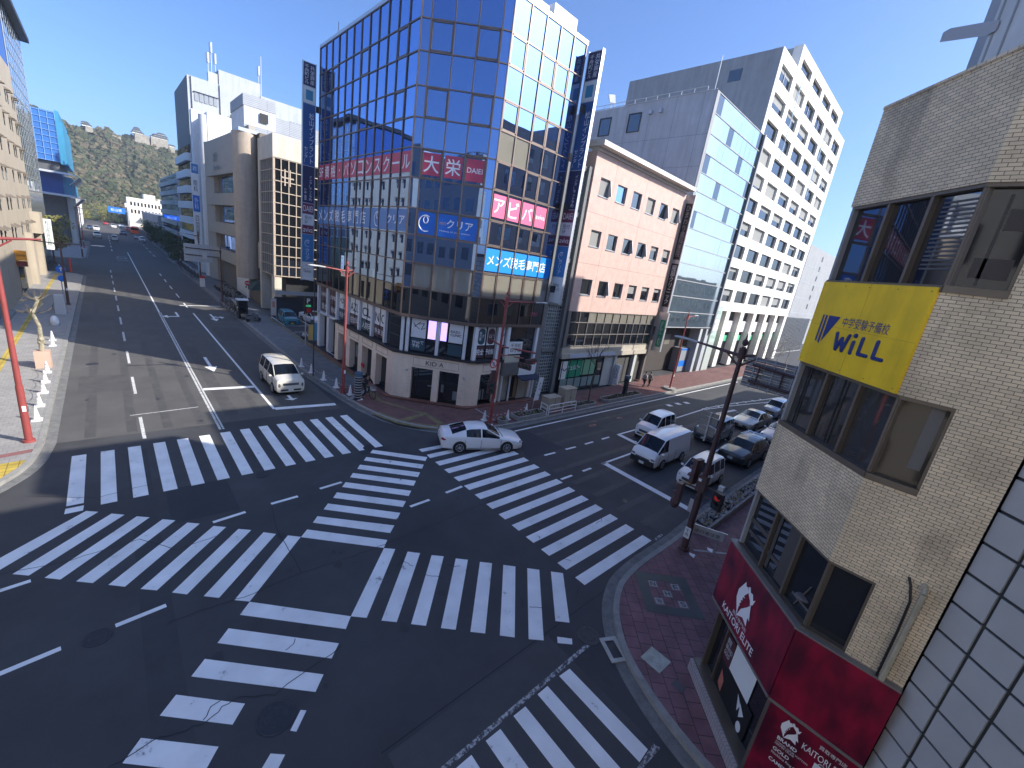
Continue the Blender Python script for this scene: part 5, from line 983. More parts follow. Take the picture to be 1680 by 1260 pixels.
for z0,z1,m,tx in ((18.2,19.8,M_bladel,'歯科'),(14.6,17.4,M_whitep,'眼科'),(11.5,14.4,M_blue,'外科'),(5.5,11.2,M_whitep,'四国銀行')):
    q=MB(); q.fq(F_,.08,1.12,z0,z1,.02); f=part('sign_face',q,m,B); lettering(tx,F_,.3,.9,z0+.4,z1-.4,M_ink if m is M_whitep else M_inkw,f,.03,vertical=True)
B=thing('tall_slate_tower','tallest blue grey office tower with rooftop antennas on the right street side','building',(15,122,0))
q=MB(); q.box(14.8,20.3,120,140,0,37.6); q.box(20.3,28,120.4,140,0,40.5); q.box(28,38,120.2,140,0,38.2); part('wall',q,M_gwall,B); q=MB(); q.box(14.72,14.8,120.1,140,24,37.5); part('side_wall',q,mat('slate_dark',(.055,.065,.085),.6),B)
F_=Fr(14.8,119.9,0,-1)
for z in (33.3,29.2):
    for k in range(5): q=MB(); q.fbox(F_,1.1+k*.82,1.75+k*.82,z,z+1.5,0,.02); w_=part('window',q,M_glassc,B); q=MB(); q.fbox(F_,.95+k*.82,1.9+k*.82,z+1.55,z+1.7,0,.15); part('sill',q,M_dark,w_)
for k in range(4): q=MB(); q.fbox(F_,19+k*.7,19.5+k*.7,33.4,34.9,0,.02); part('window',q,M_glassc,B)
q=MB()
for u in (.55,5.4): q.fbox(F_,u,u+.12,12,37.5,0,.1)
q.fbox(F_,7.2,8.8,30.6,32.6,0,.04); q.fbox(F_,7.2,8.8,26,28,0,.04); part('facade_rib',q,M_dark,B)
for r in range(7): 
    q=MB(); z=2.5+r*3.2; q.prism([(14.1,121.2),(13.9,122.0),(13.9,139),(14.1,140),(14.8,140),(14.8,120.6),(14.5,120.7)][::-1],z,z+1.5); part('balcony_band',q,M_white,B,smooth=False); q=MB(); q.box(14.5,14.78,120.9,139.5,z+1.5,z+3.2); part('window_band',q,M_glassd,B)
q=MB()
for x,y,h in ((19.2,121,45),(18.6,121,43),(20,122,43.5),(28.5,124,44.8),(28.3,121,46)): q.tube((x,y,37.5),(x,y,h),.08); q.tube((x,y,h-1.8),(x,y,h),.28) if h!=46 else None
q.box(18.5,20.2,120.6,122,37.6,39.6); part('antenna',q,M_winf,B)
B=thing('striped_far_building','blue white building with rounded balconies far along the right street side','building',(14.8,170,0)); q=MB(); q.box(15.4,30,152,200,0,21); part('wall',q,M_gwall,B)
for r in range(7): q=MB(); q.box(14.9,15.4,152,198,2.0+r*2.7,3.2+r*2.7); part('balcony_band',q,M_gwall,B)
q=MB(); q.box(15.35,15.4,152.5,198,1,20.5); part('window_band',q,M_glassl,B)
B=thing('low_far_building','long low building with shop fronts far along the street behind the trees','building',(15,230,0)); q=MB(); q.box(14.5,34,205,290,0,9); part('wall',q,mat('far_shop',(.30,.31,.33),.8,noise=.15,scale=.2),B); q=MB(); q.box(14.4,14.5,206,289,.5,3); part('window_band',q,M_glassd,B)
B=thing('far_left_building','grey shop building with white pillars far along the left street side','building',(-8,220,0)); q=MB(); q.box(-30,-7,195,300,0,11); part('wall',q,mat('far_shop_left',(.34,.33,.33),.8,noise=.15,scale=.2),B); q=MB(); 
for k in range(9): q.box(-6.9,-6.4,196+k*11,198+k*11,0,9)
part('pillar',q,M_white,B)
# government building under the hill
B=thing('white_government_building','long cream public building with two rows of windows at the foot of the castle hill','building',(24,330,0))
q=MB(); F_=Fr(10.5,330,0,-1); cs=[(1.4+1.5*k,2.2+1.5*k) for k in range(9)]+[(17.5+1.6*k,18.3+1.6*k) for k in range(5)]
grid_wall(q,F_,0,29,0,15.4,cs,[(7.2,9.2),(11.2,13.2)],-.6,0); q.box(10.5,39.5,330.6,350,0,15.2); q.box(18,23,332,345,15.4,18.2); q.box(24,38,331,345,15.4,16.6); q.box(9.6,10.5,330,340,9.8,12.0); part('wall',q,mat('cream_far',(.72,.66,.56),.8,noise=.05),B)
for (a,b) in cs:
    for c,d in ((7.2,9.2),(11.2,13.2)): m=MB(); m.fq(F_,a,b,c,d,-.4); part('window',m,M_glassd,B)
q=MB(); q.box(16,34,327,330,4.6,5.2); q.box(16,34,329.2,330,5.2,5.6); part('porch_roof',q,mat('cream_far',(),.8),B)
# ================= castle hill =================
CR=[(-200,60),(-60,66),(-30,70),(-18,66),(-12,63),(-7,64),(-3,63),(2,64),(9,67.5),(14,63),(18,64),(24,66.8),(36,66.6),(47,66.4),(52,63.5),(70,62),(110,55),(220,30),(400,8)]
def crest(x):
    for (a,b),(c,d) in zip(CR,CR[1:]):
        if a<=x<=c: return b+(d-b)*(x-a)/(c-a)
    return 5
def hz(x,y):
    t=max(0,min(1,(y-352)/168.)); s=t*(.55+.45*t) if t<1 else 1
    b=crest(x)*s + 4*math.sin(x*.07+y*.03)*math.sin(y*.05)*(1-abs(2*t-1))
    if y>520: b-=(y-520)*.3
    return max(-.5,b)
q=MB(); nx,ny=60,26; X=[-260+ (600/nx)*i for i in range(nx+1)]; Y=[345+ (290/ny)*j for j in range(ny+1)]
for j in range(ny+1):
    for i in range(nx+1): q.v.append((X[i],Y[j],hz(X[i],Y[j])-1))
for j in range(ny):
    for i in range(nx): a=j*(nx+1)+i; q.f.append((a,a+1,a+nx+2,a+nx+1)); q.m.append(0)
struct('hill',q,mat('hill_earth',(.09,.075,.045),.95,noise=.3,scale=.05),smooth=True)
M_for=bpy.data.materials.new('forest_foliage'); M_for.use_nodes=True; n=M_for.node_tree.nodes; l=M_for.node_tree.links; g=n.new('ShaderNodeNewGeometry')
r=n.new('ShaderNodeValToRGB'); l.new(g.outputs['Random Per Island'],r.inputs[0]); e=r.color_ramp.elements; e[0].color=(.030,.040,.018,1); e[1].color=(.135,.105,.06,1); x_=e.new(.4); x_.color=(.055,.07,.028,1); x_=e.new(.7); x_.color=(.095,.085,.045,1)
t_=n.new('ShaderNodeTexNoise'); t_.inputs['Scale'].default_value=1.1; t_.inputs['Detail'].default_value=5; l.new(g.outputs['Position'],t_.inputs['Vector']); mr=n.new('ShaderNodeMapRange'); mr.inputs[1].default_value=.35; mr.inputs[2].default_value=.65; mr.inputs[3].default_value=.45; mr.inputs[4].default_value=1.35; l.new(t_.outputs[0],mr.inputs[0])
vm=n.new('ShaderNodeVectorMath'); vm.operation='SCALE'; l.new(r.outputs[0],vm.inputs[0]); l.new(mr.outputs[0],vm.inputs['Scale']); l.new(vm.outputs[0],n['Principled BSDF'].inputs['Base Color']); n['Principled BSDF'].inputs['Roughness'].default_value=.95
q=MB(); rr=random.Random(3)
for k in range(6500):
    y=354+172*rr.random(); xa=-70+150*rr.random(); x=xa*(y/520.)
    if 125<x+130: pass
    s=rr.uniform(1.0,2.7)*(.75+.4*rr.random()); z=hz(x,y); n0=len(q.v)
    if y>508 and 22<x<52: s*=.5
    q.sph((x,y,z+s*.3),s*1.15,s*1.15,s*rr.uniform(.75,1.15),6,4)
    for i in range(n0,len(q.v)):
        a=q.v[i]; q.v[i]=(a[0]+rr.uniform(-.4,.4)*s,a[1]+rr.uniform(-.4,.4)*s,a[2]+rr.uniform(-.4,.4)*s)
struct('hillside_forest',q,M_for,kind='stuff')
# castle
M_cw=mat('castle_white',(.75,.73,.68),.8); M_cr=mat('castle_roof',(.06,.065,.075),.7); M_cs=mat('castle_stone',(.30,.27,.22),.9,noise=.3,scale=.6)
def tier(B,x,y,z,w_,d_,h,ov=.7):
    q=MB(); q.box(x-w_/2,x+w_/2,y-d_/2,y+d_/2,z,z+h); part('wall',q,M_cw,B); q=MB(); W=w_/2+ov; D=d_/2+ov; a=w_/2-.4; b=d_/2-.4
    q.hexa([(x-W,y-D,z+h),(x+W,y-D,z+h),(x+W,y+D,z+h),(x-W,y+D,z+h),(x-a,y-b,z+h+.9),(x+a,y-b,z+h+.9),(x+a,y+b,z+h+.9),(x-a,y+b,z+h+.9)]); part('roof',q,M_cr,B)
def keep(name,label,x,y,z,tiers,wall):
    B=thing(name,label,'castle',(x,y,z))
    if wall: q=MB(); x0,x1,z0,z1=wall; q.hexa([(x0,y-5,z0),(x1,y-5,z0),(x1+.5,y+5,z0),(x0-.5,y+5,z0),(x0+.4,y-4.5,z1),(x1-.4,y-4.5,z1),(x1,y+5,z1),(x0,y+5,z1)]); part('stone_wall',q,M_cs,B)
    zz=z
    for w_,d_,h,dx in tiers: tier(B,x+dx,y,zz,w_,d_,h); zz+=h+.5
keep('castle_turret','small dark roofed castle turret standing alone on the left of the ridge',-3.2,517,66.0,[(5,4,1.2,0),(3.6,3,1.0,-.5)],(-4,0.6,62,66))
keep('castle_keep','white castle keep with stacked grey roofs on the left end of the stone wall',27.6,517,69.2,[(7,6,1.3,0),(4.6,4,1.2,-.3),(3,3,1.0,-.2)],(25.3,35,62,69.5))
keep('castle_keep','largest white castle keep with stacked grey roofs on the right of the ridge',41.8,517,69.2,[(11,6,1.2,0),(9,5,1.1,.5),(4.5,3.6,1.2,1.5)],(35.6,47.5,60,69.4))
keep('castle_gatehouse','low white castle gatehouse at the right end of the stone wall',49.8,517,65.2,[(4,4,1.2,0)],(47.6,52,58,65.2))
keep('castle_wall_turret','low stone castle wall between the turret and the keep',12.2,517,63.6,[(3.5,3,.6,-2)],(8.5,17,60,63.8))
# ================= buildings behind and beside the camera =================
def plain(name,label,x0,x1,y0,y1,h,m,side):
    B=thing(name,label,'building',((x0+x1)/2,(y0+y1)/2,0)); q=MB(); q.box(x0,x1,y0,y1,0,h); q.box(x0-.05,x1+.05,y0-.05,y1+.05,h,h+.3); part('wall',q,m,B)
    for sd in side:
        F=Fr(x0,y1,0,1) if 0 else (Fr(x1,y1,0,1) if sd=='n' else Fr(x1,y0,1,0)); L=(x1-x0) if sd=='n' else (y1-y0)
        z=3.6
        while z<h-2:
            q=MB(); u=1
            while u<L-2.2: q.fq(F,u,u+1.7,z,z+1.6,.02); u+=2.9
            part('window_row',q,M_glassd,B); z+=3.3
    return B
plain('reflected_office_block','pale office block at the near left corner seen mirrored in the glass building',-40,-7.6,-35,4.2,23.5,mat('reflected_cream',(.52,.49,.43),.8,noise=.06),'ne')
plain('reflected_far_block','white office block far behind seen mirrored in the glass building',-75,-45,-60,-5,30,M_white,'ne')
plain('street_south_block','grey block behind the brick corner building that shades the crossing',9.7,24.5,-34,-1.8,19.1,M_gwall2,'n')
plain('street_south_shop','plain block next to the brick corner building',17.5,21.9,-1.5,2.1,19.8,M_gwall,'n')
for i,(a,b,h,m,lab) in enumerate([(22,26,15.3,M_cream,'low cream shop building opposite the glass building'),(26.1,34,22.2,M_gwall2,'grey office building opposite the glass building'),(34.1,45.3,26.5,M_tan,'tan office building opposite the pink building'),(45.4,48.2,28.5,M_gwall,'slim grey tower opposite the pink building'),(48.3,56.5,22.3,M_gwall2,'grey hotel building opposite the glass fronted office'),(56.6,68,11.6,M_cream,'low cream building opposite the white grid tower'),(74,110,13,M_gwall2,'wide grey building further along opposite the white grid tower')]): plain('south_row_building',lab,a,b,-14,2.2,h,m,'n')
plain('left_corner_building','low beige building set back at the left kerb beyond the crossing',-26,-9.2,22,49,11,mat('corner_beige',(.42,.38,.32),.8,noise=.08),'e')
# ferris wheel mirrored in the chamfer
W_=thing('ferris_wheel','ferris wheel far behind the camera mirrored in the glass building','ferris wheel',(-170,-118,0)); c=Vector((-170,-118,47)); ax=Vector((.8,.55,0)).normalized(); q=MB(); q.ring(c,ax,21,.35,48,5); q.ring(c,ax,19,.2,48,4)
u_=ax.orthogonal().normalized(); v_=ax.cross(u_)
for k in range(24): a=k*math.pi/12; e=u_*math.cos(a)+v_*math.sin(a); q.tube(c,c+e*21,.12,.12,4)
part('wheel',q,M_winf,W_); q=MB(); q.tube(c,(-176,-112,0),.8); q.tube(c,(-164,-124,0),.8); part('support',q,M_winf,W_)
for k in range(24): a=k*math.pi/12; e=u_*math.cos(a)+v_*math.sin(a); q=MB(); q.sph(c+e*21-Vector((0,0,1.6)),1.5,1.5,1.7,10,6); part('gondola',q,M_teal,W_)
# ================= vehicles =================
M_tyre=mat('tyre_rubber',(.02,.02,.021),.85); M_rim=mat('alloy_rim',(.42,.43,.45),.35,metal=.8); M_cglass=mat('car_glass',(.006,.009,.013),.06,ior=1.45); M_lens=mat('headlight_lens',(.20,.22,.25),.1,metal=.4,coat=1); M_tail=mat('tail_lamp',(.30,.01,.012),.2,coat=1); M_trim=mat('car_trim_black',(.02,.02,.022),.5); M_plate=mat('plate_white',(.62,.64,.62),.5); M_platey=mat('plate_yellow',(.62,.42,.03),.5); M_chrome=mat('chrome',(.6,.6,.62),.15,metal=1); M_seat=mat('car_interior',(.05,.05,.055),.9)
def paint(name,c,metal=.0,r=.28): return mat(name,c,r,metal,coat=.6)
P_white=paint('car_paint_white',(.84,.84,.84)); P_pearl=paint('car_paint_pearl',(.68,.65,.58)); P_silver=paint('car_paint_silver',(.42,.41,.38),.7,.3); P_black=paint('car_paint_charcoal',(.03,.032,.036),.4); P_teal=paint('car_paint_teal',(.03,.24,.33)); P_grey=paint('car_paint_grey',(.18,.19,.2),.4); P_red=paint('car_paint_red',(.5,.03,.03)); P_navy=paint('car_paint_navy',(.03,.06,.12)); P_orange=paint('bus_orange',(.7,.12,.04))
KIND={
'sedan':dict(st=[(2.44,.30,.50,.55,.62,.52),(2.38,.22,.60,.67,.81,.68),(2.1,.18,.69,.79,.89,.76),(1.15,.16,.84,.95,.92,.77),(.95,.16,.87,1.03,.92,.76),(.2,.16,.93,1.39,.92,.61),(-.12,.16,.94,1.425,.92,.60),(-.2,.16,.94,1.43,.92,.60),(-.8,.16,.96,1.40,.92,.60),(-1.05,.16,.98,1.345,.92,.60),(-1.85,.19,.99,1.08,.89,.71),(-2.3,.24,.95,1.03,.85,.70),(-2.43,.34,.76,.86,.72,.58)],sg=[(4,5),(5,6),(7,8),(8,9)],tg=[(4,5),(9,10)],wx=(1.42,-1.4),wr=.335,hl=(2.24,.70,.645,.2,.15,.06),tl=(-2.3,.70,.80,.16,.2,.085),pl=(.43,.82)),
'suv':dict(st=[(2.32,.40,.72,.80,.66,.56),(2.24,.30,.86,.96,.84,.72),(1.9,.24,.93,1.06,.91,.78),(1.05,.22,1.02,1.14,.93,.78),(.35,.22,1.05,1.57,.93,.64),(-.15,.22,1.07,1.65,.93,.64),(-.25,.22,1.07,1.65,.93,.64),(-1.05,.22,1.09,1.64,.93,.64),(-1.15,.22,1.09,1.64,.93,.64),(-1.8,.24,1.12,1.58,.92,.62),(-2.15,.28,1.10,1.2,.88,.70),(-2.3,.36,.95,1.02,.78,.64)],sg=[(3,4),(4,5),(6,7),(8,9)],tg=[(3,4),(9,10)],wx=(1.4,-1.35),wr=.36,hl=(2.1,.68,.84,.2,.18,.06),tl=(-2.18,.74,1.0,.12,.16,.1),pl=(.6,.9)),
'minivan':dict(st=[(2.4,.36,.95,1.0,.74,.66),(2.34,.26,1.08,1.14,.86,.74),(1.75,.22,1.12,1.24,.90,.78),(1.55,.22,1.13,1.28,.90,.78),(.75,.22,1.13,1.78,.90,.68),(.1,.22,1.13,1.86,.90,.68),(0,.22,1.13,1.86,.90,.68),(-.95,.22,1.13,1.88,.90,.68),(-1.05,.22,1.13,1.88,.90,.68),(-2.05,.24,1.13,1.84,.89,.67),(-2.28,.26,1.12,1.76,.86,.66),(-2.4,.34,1.0,1.12,.82,.7)],sg=[(3,4),(4,5),(6,7),(8,9)],tg=[(3,4),(10,11)],wx=(1.43,-1.42),wr=.35,hl=(2.33,.70,.76,.09,.11,.24),tl=(-2.34,.78,1.2,.06,.06,.3),pl=(.42,.9)),
'van':dict(st=[(2.33,.36,.78,.84,.70,.60),(2.28,.28,.95,1.02,.80,.68),(2.12,.24,1.08,1.18,.84,.72),(1.98,.22,1.10,1.24,.84,.72),(1.28,.22,1.12,1.86,.84,.68),(.82,.22,1.12,1.94,.84,.68),(.72,.22,1.12,1.95,.84,.68),(-.6,.22,1.12,1.97,.84,.69),(-.7,.22,1.12,1.97,.84,.69),(-2.05,.24,1.12,1.97,.84,.68),(-2.24,.26,1.12,1.92,.82,.66),(-2.34,.34,1.05,1.2,.80,.68)],sg=[(3,4),(4,5)],tg=[(3,4),(10,11)],wx=(1.28,-1.28),wr=.33,hl=(2.27,.62,.78,.08,.17,.10),tl=(-2.3,.76,.95,.05,.06,.2),pl=(.42,.9)),
'kei':dict(st=[(1.69,.34,.72,.78,.58,.50),(1.64,.24,.88,.95,.70,.60),(1.3,.2,.95,1.05,.735,.64),(1.12,.2,.97,1.10,.735,.64),(.6,.2,.98,1.56,.735,.56),(.1,.2,.98,1.64,.735,.56),(.02,.2,.98,1.64,.735,.56),(-.72,.2,.98,1.65,.735,.56),(-.8,.2,.98,1.65,.735,.56),(-1.38,.22,.98,1.62,.73,.55),(-1.58,.24,.98,1.52,.70,.54),(-1.69,.3,.86,1.0,.66,.56)],sg=[(3,4),(4,5),(6,7),(8,9)],tg=[(3,4),(10,11)],wx=(1.2,-1.2),wr=.28,hl=(1.58,.54,.76,.11,.13,.11),tl=(-1.6,.62,.95,.06,.06,.14),pl=(.42,.8)),
}
def vehicle(kind,label,cat,x,y,head,col,sz=1.0,sy=1.0,sx=1.0,yellow=False,rack=False,cat2=None,black_bumper=False,group=None,simple=False):
    K=KIND[kind]; T=thing({'sedan':'sedan_car','suv':'suv_car','minivan':'minivan','van':'delivery_van','kei':'small_car'}[kind],label,cat,(0,0,0),0,group)
    st=[(a*sx,b*sz,c*sz,d*sz,e*sy,f*sy) for a,b,c,d,e,f in K['st']]
    def ring(s):
        X,zl,zb,zt,wb,wt=s; h=min(.07,(zt-zb)*.4)
        hf=[(0,zl),(wb*.86,zl),(wb*.97,zl+.1),(wb,(zl+zb)/2),(wb*.99,zb-.1),(wb*.955,zb),(wt,zt-h),(wt*.84,zt),(0,zt+.025)]
        return [(X,a,b) for a,b in hf]+[(X,-a,b) for a,b in hf[-2:0:-1]]
    rings=[ring(s) for s in st]; n=len(rings[0]); body=MB(); gl=MB()
    SG=set(K['sg']); TG=set(K['tg'])
    for i in range(len(rings)-1):
        for j in range(n):
            j2=(j+1)%n; seg=j if j<8 else n-1-j
            g=((i,i+1) in SG and seg==5) or ((i,i+1) in TG and seg in (6,7))
            q=(rings[i][j],rings[i][j2],rings[i+1][j2],rings[i+1][j]); (gl if g else body).poly(*q[::-1])
    body.poly(*rings[0]); body.poly(*rings[-1][::-1])
    # weld
    def weld(m):
        d={}; nv=[]; mp=[]
        for v in m.v:
            k=(round(v[0],4),round(v[1],4),round(v[2],4))
            if k not in d: d[k]=len(nv); nv.append(v)
            mp.append(d[k])
        m.v=nv; m.f=[tuple(mp[i] for i in f) for f in m.f]
        m.m=[c for f,c in zip(m.f,m.m) if len(set(f))>2]; m.f=[tuple(dict.fromkeys(f)) for f in m.f if len(set(f))>2]
        return m
    part('body',weld(body),col,T,smooth=34); part('window_glass',weld(gl),M_cglass,T,smooth=34)
    # A and C pillars
    q=MB()
    for a,b in (K['tg']):
        for s in (1,-1): 
            A=rings[a][6 if s>0 else n-6]; Bq=rings[b][6 if s>0 else n-6]; q.tube(A,Bq,.032,.032,5)
    part('pillar',q,col,T)
    fx=st[0][0]; rx=st[-1][0]; wr=K['wr']; W=st[4][4]
    hx,hy,hzz,a,b,c=K['hl']
    for s in (1,-1):
        q=MB(); q.sph((hx*sx,s*hy*sy,hzz*sz),a,b,c,10,6); part('headlight',q,M_lens,T,smooth=True)
    tx,ty,tz,a,b,c=K['tl']
    for s in (1,-1): q=MB(); q.sph((tx*sx,s*ty*sy,tz*sz),a,b,c,8,5); part('tail_light',q,M_tail,T,smooth=True)
    z0=st[0][1]; z1=st[0][2]; w0=st[0][4]
    q=MB(); q.box(fx-.05,fx+.012,-w0*.85,w0*.85,z0+.02,z0+.13); 
    if black_bumper: q.box(fx-.22,fx+.04,-W*.92,W*.92,z0-.04,z0+.30)
    part('bumper_intake',q,M_trim,T)
    q=MB(); q.box(fx-.05,fx+.012,-w0*.66,w0*.66,z1-.2,z1-.04); part('grille',q,M_trim,T); q=MB()
    for k in range(3): q.box(fx-.04,fx+.022,-w0*.66,w0*.66,z1-.185+k*.055,z1-.17+k*.055)
    part('grille_bar',q,M_chrome,T)
    pz=K['pl'][0]*sz; q=MB(); e=.05 if black_bumper else .022; q.box(fx+.0,fx+e,-.165,.165,pz-.08,pz+.08); part('number_plate',q,M_platey if yellow else M_plate,T)
    q=MB(); q.box(rx-.02,rx,-.165,.165,K['pl'][1]*sz-.2,K['pl'][1]*sz-.04); part('number_plate',q,M_platey if yellow else M_plate,T)
    mi=3; 
    for s in (1,-1):
        X=st[3][0]-.22; q=MB(); q.sph((X,s*(W+.11),st[4][2]+.07),.06,.10,.075,8,5); q.tube((X,s*(W-.05),st[4][2]+.02),(X,s*(W+.08),st[4][2]+.05),.02,.02,5); part('wing_mirror',q,col,T,smooth=True)
    bi=6 if kind=='sedan' else 5; BM=(st[bi][0]+st[bi+1][0])/2
    if not simple:
        q=MB()
        for s in (1,-1):
            ys=s*(W*1.0+.0); 
            for xx in (st[3][0]-.12,BM,BM-.95):
                q.box(xx-.006,xx+.006,min(ys-.02,ys+.004),max(ys-.02,ys+.004)+.0,st[4][1]+.12,st[4][2]-.08)
            q.box(st[9][0],st[3][0],min(s*(W-.02),s*(W+.003)),max(s*(W-.02),s*(W+.003)),st[4][1]+.13,st[4][1]+.145)
        part('door_seam',q,M_trim,T)
        q=MB()
        for s in (1,-1):
            for xx in (BM+.14,BM-.81): q.box(xx-.09,xx+.09,min(s*W,s*(W+.025)),max(s*W,s*(W+.025)),st[4][2]-.17,st[4][2]-.14)
        part('door_handle',q,col,T)
        q=MB(); q.tube((st[3][0]+.02,.35,st[3][3]+.02),(st[3][0]-.25,-.1,st[3][3]+.24*sz),.012,.012,4); q.tube((st[3][0]+.02,-.2,st[3][3]+.02),(st[3][0]-.25,-.5,st[3][3]+.2*sz),.012,.012,4); part('wiper',q,M_trim,T)
        q=MB(); X=st[3][0]; q.box(X+.0,X+.45,-.003,.003,0,0.001) if 0 else q.tube((st[3][0]-.02,-W*.8,st[3][3]+.02),(st[3][0]-.02,W*.8,st[3][3]+.02),.02,.02,5); part('cowl',q,M_trim,T)
        q=MB(); q.box(rx-.03,rx+.005,-w0*.9,w0*.9,.34,.42); part('rear_bumper_trim',q,M_trim,T)
    if rack:
        q=MB()
        for s in (1,-1): q.tube((st[5][0],s*.58,st[5][3]+.07),(st[9][0],s*.56,st[9][3]+.08),.02,.02,6)
        for k in range(4): xx=st[5][0]-.2-k*.42; q.tube((xx,-.6,st[5][3]+.1),(xx,.6,st[5][3]+.1),.025,.025,6)
        part('roof_rack',q,M_chrome,T)
    first=None
    for wx in K['wx']:
        for s in (1,-1):
            X=wx*sx; q=MB(); q.tube((X,s*(W-.02),wr),(X,s*(W+.006),wr),wr*1.17,wr*1.17,22); part('wheel_arch',q,M_trim,T)
            q=MB(); q.tube((X,s*(W-.2),wr),(X,s*(W+.02),wr),wr,wr,24); q.ring((X,s*(W+.01),wr),(0,1,0),wr*.9,wr*.1,24,6); w_=part('tyre',q,M_tyre,T,smooth=50)
            q=MB(); yy=s*(W+.03); q.ring((X,yy,wr),(0,1,0),wr*.66,.018,20,5)
            for k in range(7): aa=k*2*math.pi/7; q.tube((X,yy,wr),(X+wr*.66*math.cos(aa),yy,wr+wr*.66*math.sin(aa)),.028,.02,4)
            q.tube((X,s*(W),wr),(X,yy,wr),.06,.05,8); part('rim',q,M_rim,w_)
    T.location=(x,y,0.0); T.rotation_euler=(0,0,head); return T
V=vehicle
V('sedan','white sedan turning across the top of the right hand crosswalk','car',15.36,17.45,R(-25),P_white)
V('minivan','cream white minivan waiting at the stop line on the long street','minivan',8.35,31.7,R(-90),P_pearl)
V('van','white cargo van with black bumper, first in its lane at the stop line','van',24.9,10.75,R(180),P_white,black_bumper=True)
V('kei','small white van waiting beside the white cargo van nearest the median','van',28.5,13.15,R(180),P_white,sz=1.13,yellow=True,cat2=1)
V('kei','small white hatchback behind the dark signal pole near the flower bed','car',24.3,7.85,R(180),P_white,yellow=True)
V('suv','charcoal estate car with roof rails and silver roof bars','car',31.3,7.85,R(178),P_black,rack=True,sz=.95)
V('minivan','dark grey wagon half hidden behind the small back of sign panel','car',33.2,10.7,R(180),P_grey,sx=.8,sy=.95,sz=.93)
V('sedan','silver beige sedan following the dark wagon','car',40.6,10.3,R(176),P_silver,sx=.95)
V('sedan','white car partly hidden behind the brick wall edge','car',39.2,7.6,R(176),P_white,sx=.93)
V('kei','pale blue silver tall wagon furthest back in the waiting queue','car',47.2,10.2,R(176),paint('car_paint_ice',(.40,.45,.52),.5),sz=1.06,yellow=True)
V('kei','teal small car parked in the lot facing the pavement','car',15.1,54.2,R(-90),P_teal,yellow=True)
V('sedan','white car parked beside the teal small car','car',18.3,55.0,R(-80),P_white,sx=.92,sz=1.04)
far=[('minivan',-1.6,187,-90,P_white,'white van far off in the oncoming left lane'),('kei',2.2,182,90,P_white,'small white car far off driving away'),('kei',1.9,131,90,P_grey,'grey car in the distance on the street lettering') ,('suv',5.2,222,-90,P_navy,'dark blue car far off approaching'),('sedan',8.6,205,-90,P_grey,'pale grey car far off by the right kerb'),('kei',9.0,190,-90,P_white,'white car far off near the right kerb trees'),('minivan',8.0,262,-90,P_red,'red vehicle far off near the government building'),('minivan',3.5,275,-90,P_white,'white van parked far off near the hill foot'),('sedan',-4,240,-90,P_navy,'dark blue car far off at the left kerb'),('sedan',6.5,300,-90,P_white,'white car at the far end of the street'),('suv',1,305,-90,P_red,'red car at the far end of the street by the trees'),('minivan',-2.0,232,-90,P_white,'white truck far off in the sunlit stretch')]
for k,x,y,h,c,lab in far:
    if y==131: continue
    V(k,lab,'car',x,y,R(h),c,simple=True,group='distant cars on the long street')
t=thing('bus','orange and white bus at the right kerb far down the street','bus',(9.2,243,0)); q=MB(); q.box(8.0,10.4,238,247,.4,2.9); part('body',q,P_orange,t); q=MB(); q.box(7.98,10.42,237.98,246,1.6,2.5); part('window_band',q,M_cglass,t); q=MB(); q.box(8,10.4,238,247,2.9,3.1); part('roof',q,P_white,t)
for yy in (240,245):
    for xx in (8.0,10.2): q=MB(); q.tube((xx,yy,.5),(xx+.2,yy,.5),.5,.5,12); part('wheel',q,M_tyre,t)
# ================= poles and signals =================
M_rp=mat('pole_red_brown',(.30,.062,.058),.55,noise=.12,scale=2,fine=.08); M_rpd=mat('dark_brown_shaded_pole',(.085,.045,.045),.55,noise=.15,scale=2,fine=.1)  # darker one is the same pole paint with shade coloured in; signals share it
M_lampw=mat('lamp_head_pale',(.5,.5,.5),.4); M_green_l=mat('lens_off_green',(.01,.05,.04),.3); M_redlit=mat('lens_lit_red',(.3,.01,.01),.4,emit=(1,.06,.05),es=.05)
def lamp_pole(name,label,x,y,h,arms,m,group=None,z0=.13,r=.12,stick=True):
    t=thing(name,label,'street lamp',(x,y,z0),0,group); q=MB(); q.tube((x,y,z0),(x,y,z0+2.6),r,r*.95,12); q.tube((x,y,z0+2.6),(x,y,h-.5),r*.8,r*.55,12); q.tube((x,y,h-.95),(x,y,h-.55),r*.95,r*.95,10); q.tube((x,y,z0),(x,y,z0+.12),r*1.6,r*1.5,12); part('pole',q,m,t,smooth=True)
    q=MB(); q.sph((x,y,h-.35),r*.8,r*.8,r*1.0,8,5); q.tube((x,y,h-.35),(x,y,h),r*.45,.01,6); part('finial',q,m,t,smooth=True)
    for dx,dy,L,lamp in arms:
        q=MB(); e=(x+dx*L,y+dy*L,h-.72); q.tube((x,y,h-.85),e,r*.5,r*.28,8); q.tube((x,y,h-1.25),(x+dx*.5,y+dy*.5,h-.86),r*.3,r*.25,6); part('arm',q,m,t)
        if lamp: 
            q=MB(); q.tube(e,(e[0]+dx*.45,e[1]+dy*.45,e[2]+.03),.05,.05,6); q.sph((e[0]+dx*.7,e[1]+dy*.7,e[2]+.03),.05+.3*abs(dx),.05+.3*abs(dy),.06,10,5); part('lamp_head',q,M_lampw,t,smooth=True)
    if stick: q=MB(); q.box(x-.02,x+.1,y-r-.01,y-r+.0,1.6,1.85); part('sticker',q,M_whitep,t)
    return t
lamp_pole('street_lamp','red street lamp pole at the left kerb with a long arm crossing the frame',-3.2,26.25,9.6,[(1,0,1.3,False),(-1,0,3.5,True)],M_rp,r=.13)
